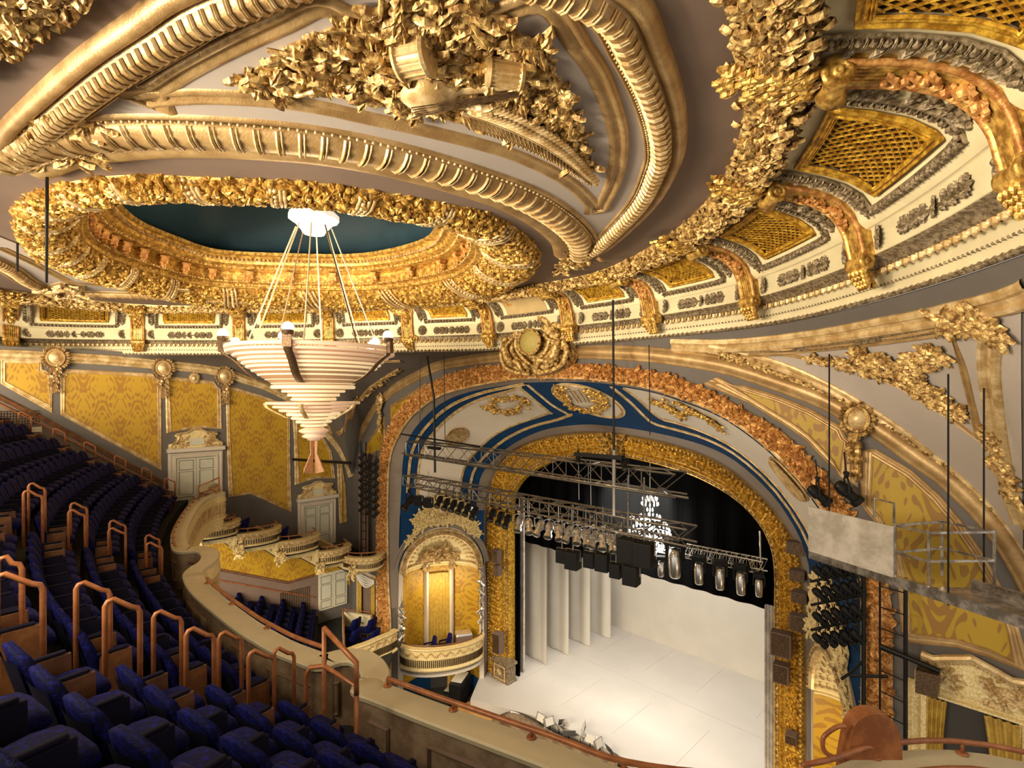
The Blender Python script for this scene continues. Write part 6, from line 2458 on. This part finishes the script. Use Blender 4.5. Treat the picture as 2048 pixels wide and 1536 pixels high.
# ---------------------------------------------------------------- balcony tiers
def yr(X):
    return 2.1 + (.0155 if X < -10 else .022) * (X + 10) ** 2


PITCH, RISE, ZR0 = .72, .47, -4.15


def row_y(X, k): return yr(X) - PITCH * k


def zfl(k): return ZC + ZR0 + RISE * k


PP_a = [(445, 984), (440.6, 985), (417, 992.6), (395.7, 1004), (378, 1026), (364.5, 1049), (358.6, 1065), (358.6, 1084), (362.5, 1094), (370, 1098)]
cup1 = [(384, 1097), (403, 1096.5), (417, 1101), (421, 1112), (412, 1124), (396, 1134), (386, 1146)]
run1 = [(394, 1166), (410, 1184), (446.5, 1213.7), (495, 1250), (530, 1271), (568.6, 1292), (617, 1311), (645, 1320)]
cup2 = [(660, 1315), (686, 1309), (716, 1310), (739, 1323), (751, 1344), (745, 1360), (730, 1371)]
run2 = [(760, 1382), (804, 1399), (870, 1424), (950, 1453), (1099, 1507), (1250, 1562)]
ZP = -3.6
seg = [[on_z(x, y, ZP) for x, y in s] for s in (PP_a, cup1, run1, cup2, run2)]
seg[0][0] = Vector((XL + .05, seg[0][1].y + .4, ZC + ZP))
seg[0].insert(1, Vector((-22.5, seg[0][2].y + .25, ZC + ZP)))
seg[4] += [Vector((-1.9, 4.75, ZC + ZP)), Vector((-1.35, 5.5, ZC + ZP)), Vector((-1.0, 6.2, ZC + ZP)), Vector((-.3, 6.9, ZC + ZP)), Vector((1.2, 7.4, ZC + ZP))]
ppath = cr([p for s in seg for p in s], 4)
par = thing('balcony_parapet', 'long curving ivory topped balcony parapet with two rounded bays sweeping across the foreground', 'parapet')
UP = Vector((0, 0, 1))
hw = .135


def prof_sweep(path, prof, mat, name, parent, smooth=False):
    m = MB()
    P = [Vector(p) for p in path]
    rows = []
    for p, (t, s, u) in zip(P, frames(P, UP)):
        rows.append([p + s * a + UP * b for a, b in prof])
    m.grid(rows)
    return m.build(name, mat, parent, smooth)


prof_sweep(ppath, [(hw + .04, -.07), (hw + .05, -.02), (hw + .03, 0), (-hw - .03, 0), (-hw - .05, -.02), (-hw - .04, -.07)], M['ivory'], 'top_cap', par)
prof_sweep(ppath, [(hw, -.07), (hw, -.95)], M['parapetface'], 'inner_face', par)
prof_sweep(ppath, [(-hw, -1.3), (-hw + .02, -.95), (-hw - .06, -.9), (-hw - .06, -.82), (-hw, -.78), (-hw - .02, -.35), (-hw - .07, -.3), (-hw - .03, -.12), (-hw - .04, -.07)], M['boxfront'], 'carved_outer_face', par)
m = MB()
for kk, pc in enumerate((on_z(737, 1372, ZP), on_z(389, 1152, ZP))):
    m = MB()
    m.lathe([(.001, -.95), (.14, -.95), (.14, -.07), (.19, -.07), (.20, -.02), (.18, .002), (.001, .002)], tuple(pc), 20)
    m.build('corner_cap', M['ivory'], par, True)
m = MB()
q = resample(ppath, step=.11)
for p, (t, s, u) in zip(q, frames(q, UP)):
    if project(p)[0] > 900 or p.x > -2: continue
    m.bar(p - s * (hw + .02) - UP * .38, p - s * (hw + .01) - UP * .74, .04, .05)
m.build('outer_fluting', M['palegold'], par)
fr = frames(ppath, UP)
# applied panel frames on the inner face
Ls = [0]
for a, b in zip(ppath, ppath[1:]): Ls.append(Ls[-1] + (b - a).length)


def p_at(x):
    j = max(range(len(Ls)), key=lambda i: Ls[i] if Ls[i] <= x else -1)
    j = min(j, len(ppath) - 2)
    k = (x - Ls[j]) / max(1e-6, Ls[j + 1] - Ls[j])
    return ppath[j].lerp(ppath[j + 1], k), fr[j][1]


x = Ls[-1] * 0.30
while x < Ls[-1] - 1.5:
    L = []
    for k in range(5): L.append((x + 1.15 * k / 4, -.30))
    for k in range(5): L.append((x + 1.15 * (4 - k) / 4, -.72))
    P = []
    for d, z in L:
        p, s = p_at(d)
        P.append(p + s * (hw + .01) + UP * z)
    m = MB()
    m.tube(P, .03, 4, True)
    m.build('face_moulding', plain('dark_brown_trim', (.13, .07, .035), .6) if 'dark_brown_trim' not in bpy.data.materials else bpy.data.materials['dark_brown_trim'], par)
    x += 1.75
# cross aisle floor
front = []
back = []
for k in range(60):
    X = XL + (2.5 - XL) * k / 59
    back.append(Vector((X, row_y(X, 0) + .0, ZC - 4.5)))
clean = [p for s in (seg[0], seg[2], seg[4]) for p in s]
fl_out = [Vector((XL, seg[0][0].y, ZC - 4.5))] + [Vector((p.x, p.y, ZC - 4.5)) for p in ppath[3:]] + back[::-1]
cf = MB().slab(fl_out, UP, -.2).build('floor_balcony', M['carpet'])
cf.name = 'floor_4'
tag(cf, kind='structure')
m = MB()
for k in range(0, 9):
    rows = []
    for i in range(48):
        X = XL + (2.5 - XL) * i / 47
        y0 = row_y(X, k) + .30
        y1 = row_y(X, k) + .30 - PITCH
        z = zfl(k)
        zl = zfl(k - 1) if k else ZC - 4.55
        rows.append([(X, y0, zl - .05), (X, y0, z), (X, y1, z)])
    m.grid(rows)
tf = m.build('floor_tiers', M['carpet'])
tf.name = 'floor_5'
tag(tf, kind='structure')
m = MB()
rows = []
for i in range(48):
    X = XL + (2.5 - XL) * i / 47
    rows.append([(X, row_y(X, 0) + .6, ZC - 4.75), (X, row_y(X, 10) - 1, ZC - .6)])


# ---------------------------------------------------------------- seats
def seat(end=False):
    r = empty('theatre_seat')
    m = MB()
    rows = []
    for i in range(10):
        a = min(1, i / 7) if i < 8 else 1
        z = .36 + .46 * a + (.022 if i == 8 else .03 if i == 9 else 0)
        th = 1 if i < 8 else (.7 if i == 8 else .25)
        hwid = .235 + .02 * math.sin(a * PI) - (.05 * max(0, a - .75) * 4) * .5
        yb = -.24 - .13 * a
        arc = .03
        ring = []
        for j in range(7):
            t = j / 6 * 2 - 1
            ring.append((hwid * t * (.6 + .4 * th), yb + .01 + .05 * th + arc * (t * t) + .02 * math.sin(a * PI), z + .045 * (1 - t * t) * a * a))
        for j in range(7):
            t = 1 - j / 6 * 2
            ring.append((hwid * t * (.6 + .4 * th), yb + .01 - .02 * th + arc * (t * t), z + .045 * (1 - t * t) * a * a))
        rows.append(ring)
    m.grid(rows, closed_v=True)
    m.add(rows[9], [tuple(range(14))])
    m.add(rows[0], [tuple(range(14))[::-1]])
    m.build('backrest', M['velvet'], r, True)
    m = MB()
    rows = []
    for i in range(6):
        a = i / 5
        z = .34 + .46 * a
        yb = -.262 - .12 * a
        rows.append([(.215 * (j / 5 * 2 - 1), yb + .03 * (j / 5 * 2 - 1) ** 2 - .012, z) for j in range(6)])
    m.grid(rows)
    m.build('back_shell', M['seatback'], r, True)
    m = MB()
    rows = []
    for (y, zt, zb, w) in ((-.22, .40, .33, .21), (-.12, .455, .33, .225), (.05, .47, .33, .23), (.16, .455, .33, .225), (.215, .41, .35, .20)):
        rows.append([(-w, y, zt - .03), (-w * .7, y, zt), (w * .7, y, zt), (w, y, zt - .03), (w * .95, y, zb), (-w * .95, y, zb)])
    m.grid(rows, closed_v=True)
    m.add(rows[0], [(0, 1, 2, 3, 4, 5)])
    m.add(rows[-1], [(5, 4, 3, 2, 1, 0)])
    m.build('seat_cushion', M['velvet'], r, True)
    for s in ((1,) if not end else (1, -1)):
        m = MB()
        m.box((s * .265, -.08, .60), (.045, .26, .03))
        m.build('armrest', M['seatback'], r, bevel=.012)
        m = MB()
        m.box((s * .265, -.05, .29), (.035, .30, .58), taper=.9)
        m.build('standard', M['seatwood'] if end else M['seatback'], r, bevel=.01)
    return r


S0, S1 = seat(), seat(True)
first = {0: True, 1: True}


def row_word(k): return ['front', 'second', 'third', 'fourth', 'fifth', 'sixth', 'seventh', 'eighth'][k]


def a2x(k): return -13.25 + .28 * k
def a3x(k): return -6.35 + .06 * k


ordw = ordn + ['seventeenth', 'eighteenth', 'nineteenth', 'twentieth']
nseat = 0
for k in range(0, 7):
    blocks = (('left', XL + 1.35, a2x(k) - .45), ('middle', a2x(k) + .45, a3x(k) - .42), ('right', a3x(k) + .42, -.9))
    for name, xa, xb in blocks:
        n = int((xb - xa) / .545)
        idx = 0
        vis = []
        for j in range(n):
            X = xa + (j + .5) * (xb - xa) / n
            y = row_y(X, k)
            dep = X * FW[0] + y * FW[1]
            if dep < 1.0 or math.hypot(X, y) < 1.75: continue
            px, py = project((X, y, zfl(k) + .8))
            if px < -60 or py > 1640: continue
            vis.append((j, X, y))
        for q, (j, X, y) in enumerate(vis):
            e = 1 if j in (0, n - 1) else 0
            proto = S1 if e else S0
            o = proto if first[e] else copy_tree(proto)
            first[e] = False
            sl = (yr(X + .1) - yr(X - .1)) / .2
            o.location = (X, y, zfl(k))
            o.rotation_euler = (0, 0, math.atan(sl) + R.uniform(-.02, .02))
            fromr = len(vis) - 1 - q
            w = ordw[min(fromr, 19)]
            tag(o, 'navy velvet seat, %s balcony row, %s block, %s from its right end' % (row_word(k), name, w), 'seat', 'balcony seats')
            nseat += 1
print('balcony seats', nseat)

# lower level seats by the left wall
nm = 0
for i in range(5):
    for j in range(8):
        X, y = -23.35 + .49 * j, 10.1 - .9 * i - .25 * j
        o = copy_tree(S0)
        o.location = (X, y, ZC - 10.35 + .38 * i)
        o.rotation_euler = (0, 0, -.47)
        o.scale = (1.05,) * 3
        tag(o, 'blue seat on the lower level, %s file from the corner box, %s from the wall' % (ordn[i], ordn[j]), 'seat', 'lower level seats')

# ---------------------------------------------------------------- copper painted handrail loops
def loop_rail(x0, x1, yt, X, zf, label, grp, r=.024):
    a, b = on_x(x0 + 2, yt, X), on_x(x1 - 2, yt, X)
    ya, yb = a.y, b.y
    zt = on_x((x0 + x1) / 2, yt, X).z
    sl = .42
    dz = (yb - ya) * sl
    c = Vector((X, (ya + yb) / 2, zf))
    L = [(ya, zf), (ya, zt - .05), (ya + .02, zt - .012), (ya + .06, zt), (yb - .07, zt - dz), (yb - .02, zt - dz - .02), (yb, zt - dz - .07), (yb, zf - .35)]
    o = MB().tube([Vector((X, y, z)) - c for y, z in L], r, 8).build('handrail_loop', M['copper'], None, True)
    o.location = c
    tag(o, label, 'handrail', grp)
    return o


A3L = [(-8, 46, 1112, -6.75, 3.6), (-14, 88, 1143, -6.05, 3.6), (150, 222, 1161, -6.7, 2.7), (208, 282, 1194, -6.0, 2.7), (305, 365, 1219, -6.7, 1.9), (370, 430, 1253, -6.0, 1.9), (436, 485, 1261, -6.7, 1.0), (495, 550, 1297, -6.0, 1.0), (546, 590, 1293, -6.7, .2)]
for k, (x0, x1, yt, X, kk) in enumerate(A3L):
    loop_rail(x0, x1, yt, X, zfl(kk) - .1, 'tall copper handrail loop on the near aisle, %s from the left picture edge' % ordn[k], 'handrail loops on the near aisle')
A2L = [(55, 92, 966, -13.4, 3.1), (45, 87, 980, -12.7, 3.1), (139, 176, 1005, -13.4, 2.1), (135, 172, 1019, -12.8, 2.1), (217, 253, 1040, -13.4, 1.2), (215, 253, 1055, -12.9, 1.2), (289, 321, 1069, -13.4, .3), (291, 326, 1084, -12.9, .3)]
for k, (x0, x1, yt, X, kk) in enumerate(A2L):
    loop_rail(x0, x1, yt, X, zfl(kk) - .1, 'copper handrail loop on the middle aisle, %s pair from the top, %s one' % (ordn[k // 2], 'farther' if k % 2 == 0 else 'nearer'), 'handrail loops on the middle aisle')
AWL = [(35, 64, 824), (104, 132, 857), (166, 193, 884), (227, 253, 911), (282, 305, 935), (327, 352, 956)]
for k, (x0, x1, yt) in enumerate(AWL):
    X = XL + .95
    z = on_x((x0 + x1) / 2, yt, X).z
    loop_rail(x0, x1, yt, X, z - 1.0, 'copper handrail loop on the aisle along the left wall, %s from the top' % ordn[k], 'handrail loops by the left wall')
# big rail set at the head of the near aisle
m = MB()
zt = ZC - 3.2
P0, P1 = on_x(610, 1335, -6.35), on_x(660, 1340, -6.25)
q = lambda x, y, z: on_z(x, y, z)
a, b, c_, d_ = q(612, 1336, -3.2), q(648, 1332, -3.2), q(713, 1371, -3.2), q(716, 1322, -2.85)
m.tube([Vector((a.x, a.y, ZC - 4.45)), Vector((a.x, a.y, ZC - 3.28)), a + (b - a) * .2 + UP * .0, b, b + (c_ - b) * .1, c_, Vector((c_.x, c_.y, ZC - 4.45))], .028, 8)
m.tube([Vector((b.x, b.y, ZC - 4.45)), Vector((b.x, b.y, ZC - 2.75))], .028, 8)
m.tube([Vector((b.x, b.y, ZC - 2.75)), Vector((c_.x, c_.y, ZC - 2.95)), Vector((c_.x, c_.y, ZC - 3.3))], .03, 8)
o = m.build('guard_rail', M['copper'], None, True)
tag(o, 'copper guard rail before the rounded parapet bay at the foot of the near aisle', 'handrail')


def rail_on(path, side, h, label, step=1.1, r=.03):
    P = [Vector(p) for p in path]
    F2 = frames(P, UP)
    Q2 = [p + s * side + UP * h for p, (t, s, u) in zip(P, F2)]
    root = thing('parapet_rail', label, 'handrail', Q2[0])
    off = -Q2[0]
    MB().tube([p + off for p in Q2], r, 8).build('rail_pipe', M['copper'], root, True)
    B = resample(Q2, step=step)
    for p in B[:-1] if len(B) > 2 else B:
        m = MB()
        m.tube([p + off, p + off - UP * (h - .01)], .016, 6)
        m.lathe([(.001, .012), (.05, .012), (.055, 0), (.001, 0)], tuple(p + off - UP * (h - .003)), 12)
        m.build('rail_bracket', M['copper'], root, True)


def sub(i): return cr(seg[i], 4)


rail_on(sub(0)[6:-3], .13, .07, 'copper rail on the left end of the parapet near the ivory double door', .6, .022)
rail_on(sub(2)[1:-2], -.14, .09, 'long copper rail on the parapet between the two rounded bays', 1.25)
rail_on(sub(4)[:int(len(sub(4)) * .62)], -.13, .09, 'long copper rail on the parapet at the bottom centre of the picture', 1.1)
P = sub(4)[int(len(sub(4)) * .66):]
rail_on(P, -.12, .12, 'upper copper pipe rail on the parapet at the lower right', .9, .026)
rail_on(P, .14, .02, 'lower copper pipe rail on the parapet at the lower right', .9, .03)
# rounded orange brown end board
c = on_z(1752, 1500, -3.5)
w = .36
pts = [(-w * .95, -1.0), (-w * .8, -.2), (-w * .62, .12), (-w * .35, .24), (0, .27), (w * .35, .24), (w * .62, .12), (w * .72, -.1), (w * .8, -1.0)]
e1 = Vector((RT[0], RT[1], 0)).normalized()
pts = [pts[0]] + [(p.x, p.y) for p in cr([Vector((a, b, 0)) for a, b in pts[1:-1]], 5)] + [pts[-1]]
P = [Vector((c.x, c.y, ZC - 3.42)) + e1 * a + UP * b for a, b in pts]
o = MB().slab(P, Vector((-FW[0], -FW[1], 0)), -.16).build('rail_end_board', M['copper'], None, False)
tag(o, 'rounded top orange brown board standing on the parapet at the bottom right', 'board')
m = MB()
L = [c + e1 * -.34 + UP * -.10, c + e1 * -.50 + UP * -.02, c + e1 * -.52 + UP * .12, c + e1 * -.40 + UP * .22, c + e1 * -.30 + UP * .24]
o = MB().tube(cr(L, 5), .022, 8).build('pipe_bend', M['copper'], None, True)
tag(o, 'small copper pipe bend left of the rounded orange brown board', 'handrail')
# box end rail above the upper door landing
p, q = on_x(397, 972, -21.6), on_x(438, 955, -21.6)
m = MB()
for dz in (0, -.28): m.tube([p + UP * dz, p.lerp(q, .5) + UP * (dz - .02), q + UP * dz], .025, 6)
m.tube([p + UP * .02, p - UP * .75], .028, 6)
m.tube([q + UP * .02, q - UP * .6], .028, 6)
o = m.build('guard_rail', M['copper'], None, True)
tag(o, 'two bar copper guard rail in front of the upper ivory double door', 'handrail')

# stepped dado and sloping rail along the left wall
top = [(-40, 775), (0, 795), (78, 834), (180, 889), (260, 932), (338, 972)]
P = [p + NL * .03 for p in LX(top)]
bot = [p + Vector((0, 0, -1.6)) for p in P]
o = MB().slab(P + bot[::-1], NL, -.03).build('trim_7', M['taupe'])
tag(o, kind='structure')
m = MB()
sweep(m, P, mould(.16, .07), NL)
o = m.build('trim_8', M['seatwood'])
tag(o, kind='structure')
o = MB().tube([p + NL * .12 - UP * .22 for p in P], .028, 8).build('wall_handrail', M['copper'], None, True)
tag(o, 'copper handrail sloping down along the upper left wall', 'handrail')
m = MB()
P = [p + NL * .06 for p in LX([(-10, 823), (78, 821), (78, 884), (-10, 884)])]
for k in range(16): m.tube([P[0].lerp(P[1], k / 15), P[3].lerp(P[2], k / 15)], .008, 4)
for k in range(13): m.tube([P[0].lerp(P[3], k / 12), P[1].lerp(P[2], k / 12)], .008, 4)
o = m.build('wall_grating', M['bronze'])
tag(o, 'square wire grating on the left wall at the picture edge under the rail', 'grating')
o = MB().box(on_x(73, 862, XL) + NL * .1, (.15, .26, .3)).build('wall_box', M['white'], None, False, .01)
tag(o, 'small white box at the lower corner of the wire grating', 'box')

# ---------------------------------------------------------------- walkway hung at the right
z = -2.74
n0, n1 = on_z(1620, 1107, z), Vector((.55, 8.5, ZC + z))
d = (n1 - n0).normalized()
ba = Vector((-d.y, d.x, 0))
if ba.y < 0: ba = -ba
ww = .9
cw = thing('catwalk', 'steel walkway with a scuffed white board hanging over the right of the hall', 'walkway', n0)
off = -n0
for o_ in (0, ww):
    a, b = n0 + ba * o_, n1 + ba * o_
    if o_: a = n0 + d * 1.9 + ba * o_
    MB().bar(a + off, b + off, .07, .15).build('side_beam', M['steel'], cw)
MB().slab([n0 + d * 1.5 + off - UP * .05, n1 + off - UP * .05, n1 + off + ba * ww - UP * .05, n0 + d * 1.9 + off + ba * ww - UP * .05], UP, -.03).build('deck', M['steel'], cw)
e = on_z(1808, 1157, z)
L = (e - n0).length
P = [n0 + off + UP * .05, n0 + d * L + off + UP * .05, n0 + d * L + off + UP * .80, n0 + off + UP * .82]
MB().slab([p - ba * .04 for p in P], -ba, -.03).build('white_board', M['plyboard'], cw)
m = MB()
for (o_, s_) in ((0, L), (0, L + .45), (ww, L + .1), (ww, L + .75)):
    m.bar(n0 + d * s_ + ba * o_ + off, n0 + d * s_ + ba * o_ + off + UP * .85, .035)
for hgt in (.42, .82):
    q = [n0 + d * L + off + UP * hgt, n0 + d * (L + .45) + off + UP * hgt, n0 + d * (L + .75) + ba * ww + off + UP * hgt, n0 + d * (L + .1) + ba * ww + off + UP * hgt]
    for i in range(4): m.bar(q[i], q[(i + 1) % 4], .03)
m.build('basket_rail', M['steel'], cw)
m = MB()
m.tube([n0 + d * .9 + ba * .3 + off + UP * .8, n0 + d * .9 + ba * .3 + off + UP * 1.1, n0 + d * 1.2 + ba * .3 + off + UP * 1.08, n0 + d * 1.2 + ba * .3 + off + UP * .75], .018, 6)
m.build('grab_handle', M['steel'], cw)
for (px, y0, y1, lb) in ((1658, 708, 1100, 'left'), (1898, 748, 1160, 'middle'), (1966, 862, 1150, 'right')):
    # where the vertical rod meets the walkway
    best = min((n0 + d * (k * .03) + ba * (0 if lb != 'right' else ww) for k in range(120)), key=lambda p: abs(project(p)[0] - px))
    t = best.x * FW[0] + best.y * FW[1]
    ztop = ZC - (y0 - YH) / FOC * t
    o = MB().tube([best - UP * .1, Vector((best.x, best.y, max(ztop, ZC + .1)))], .013, 6).build('suspension_rod', M['black'])
    tag(o, lb + ' one of the three thin rods carrying the white boarded walkway', 'rod')
# lamps by the walkway
for k, (x, y, s) in enumerate(((1695, 985, 1.0), (1637, 990, .9))):
    put('b', SP_B, on_y(x, y, 11.9), 2.0, ('round black lamp above the white board beside the damask panels', 'black and silver lamp above the left end of the white board')[k], 'spotlight', 'lamps above the walkway', s)

# hooks and rod under the ceiling at the left
a, b, c_ = on_z(94, 340, 3.05), on_z(100, 410, 2.2), None
a = on_z(94, 340, 3.08)
t = a.x * FW[0] + a.y * FW[1]
b = Vector((a.x, a.y, ZC + 1.9))
k_ = on_z(35, 548, 1.6)
o = MB().tube([a, Vector((a.x, a.y, ZC + 2.55)), Vector((a.x - 2.2, a.y + .1, ZC + 1.9))], .02, 6).build('ceiling_rod', M['black'])
tag(o, 'bent black rod hooked to the ceiling over the left end of the oculus', 'rod')
a = on_z(35, 486, 3.08)
o = MB().tube([a, Vector((a.x, a.y, ZC + 2.5))], .02, 6).build('ceiling_rod', M['black'])
tag(o, 'short black rod with a hook at the far left of the ceiling', 'rod')

# ---------------------------------------------------------------- orchestra pit and keyboard
g = on_z(920, 1400, -14.0)
pn = thing('upright_piano', 'dark upright piano with white keys near the foot of the gold frame', 'piano', (g.x, g.y, -.75), .5)
MB().box((0, 0, .55), (.55, 1.3, 1.1)).build('piano_case', M['black'], pn, bevel=.02)
MB().box((-.40, 0, .62), (.34, 1.2, .12)).build('key_bed', M['black'], pn, bevel=.01)
m = MB()
for k in range(26): m.box((-.42, -.56 + .045 * k, .69), (.24, .038, .02))
m.build('keys', M['alu'], pn)
MB().box((0, 0, 1.12), (.5, .9, .04)).build('music_sheets', M['canvas'], pn)
g = on_z(955, 1430, -13.9)
m = MB()
m.box((g.x, g.y, -.5), (1.7, 1.3, .08))
m.box((g.x, g.y, -.64), (1.6, 1.2, .2))
o = m.build('plywood_platform', M['wood'])
tag(o, 'raw plywood platform at the edge of the orchestra pit under the stage lip', 'platform')
pts = [on_z(x, y, -13.5) for x, y in ((985, 1452), (1030, 1440), (1100, 1478), (1180, 1515), (1235, 1545))]
m = MB()
rows = [[p + UP * .3, p + UP * .1 + Vector((R.uniform(-.03, .03), R.uniform(-.03, .03), 0)), p - UP * .5] for p in resample(cr(pts, 6), step=.07)]
m.grid(rows)
o = m.build('pit_curtain', M['parapetface'], None, True)
tag(o, 'crumpled brown curtain hung on the rail of the orchestra pit', 'curtain')
o = MB().tube([p + UP * .32 for p in cr(pts, 6)], .02, 6).build('pit_rail', M['steel'])
tag(o, 'thin metal rail along the edge of the orchestra pit', 'rail')
ms = None
for k, (x, y) in enumerate(((1080, 1462), (1100, 1470), (1118, 1478), (1138, 1490), (1160, 1496), (1180, 1506), (1200, 1515), (1222, 1526), (1128, 1466), (1165, 1478))):
    p = on_z(x, y, -13.6)
    if ms is None:
        r = empty('music_stand')
        MB().tube([(0, 0, 0), (0, 0, .85)], .02, 6).build('stand_pole', M['black'], r)
        MB().slab([(-.25, 0, .8), (.25, 0, .8), (.25, .12, 1.1), (-.25, .12, 1.1)], (0, -1, .3), -.01).build('desk', M['alu'], r)
        MB().slab([(-.18, -.02, .84), (.18, -.02, .84), (.18, .09, 1.09), (-.18, .09, 1.09)], (0, -1, .3), -.004).build('sheet', M['canvas'], r)
        ms = r
    else: r = copy_tree(ms)
    r.location = (p.x, p.y, -.75)
    r.rotation_euler = (0, 0, k * 1.3)
    tag(r, 'music stand with white sheets in the orchestra pit, %s from the left' % ordn[k], 'music stand', 'music stands in the pit')
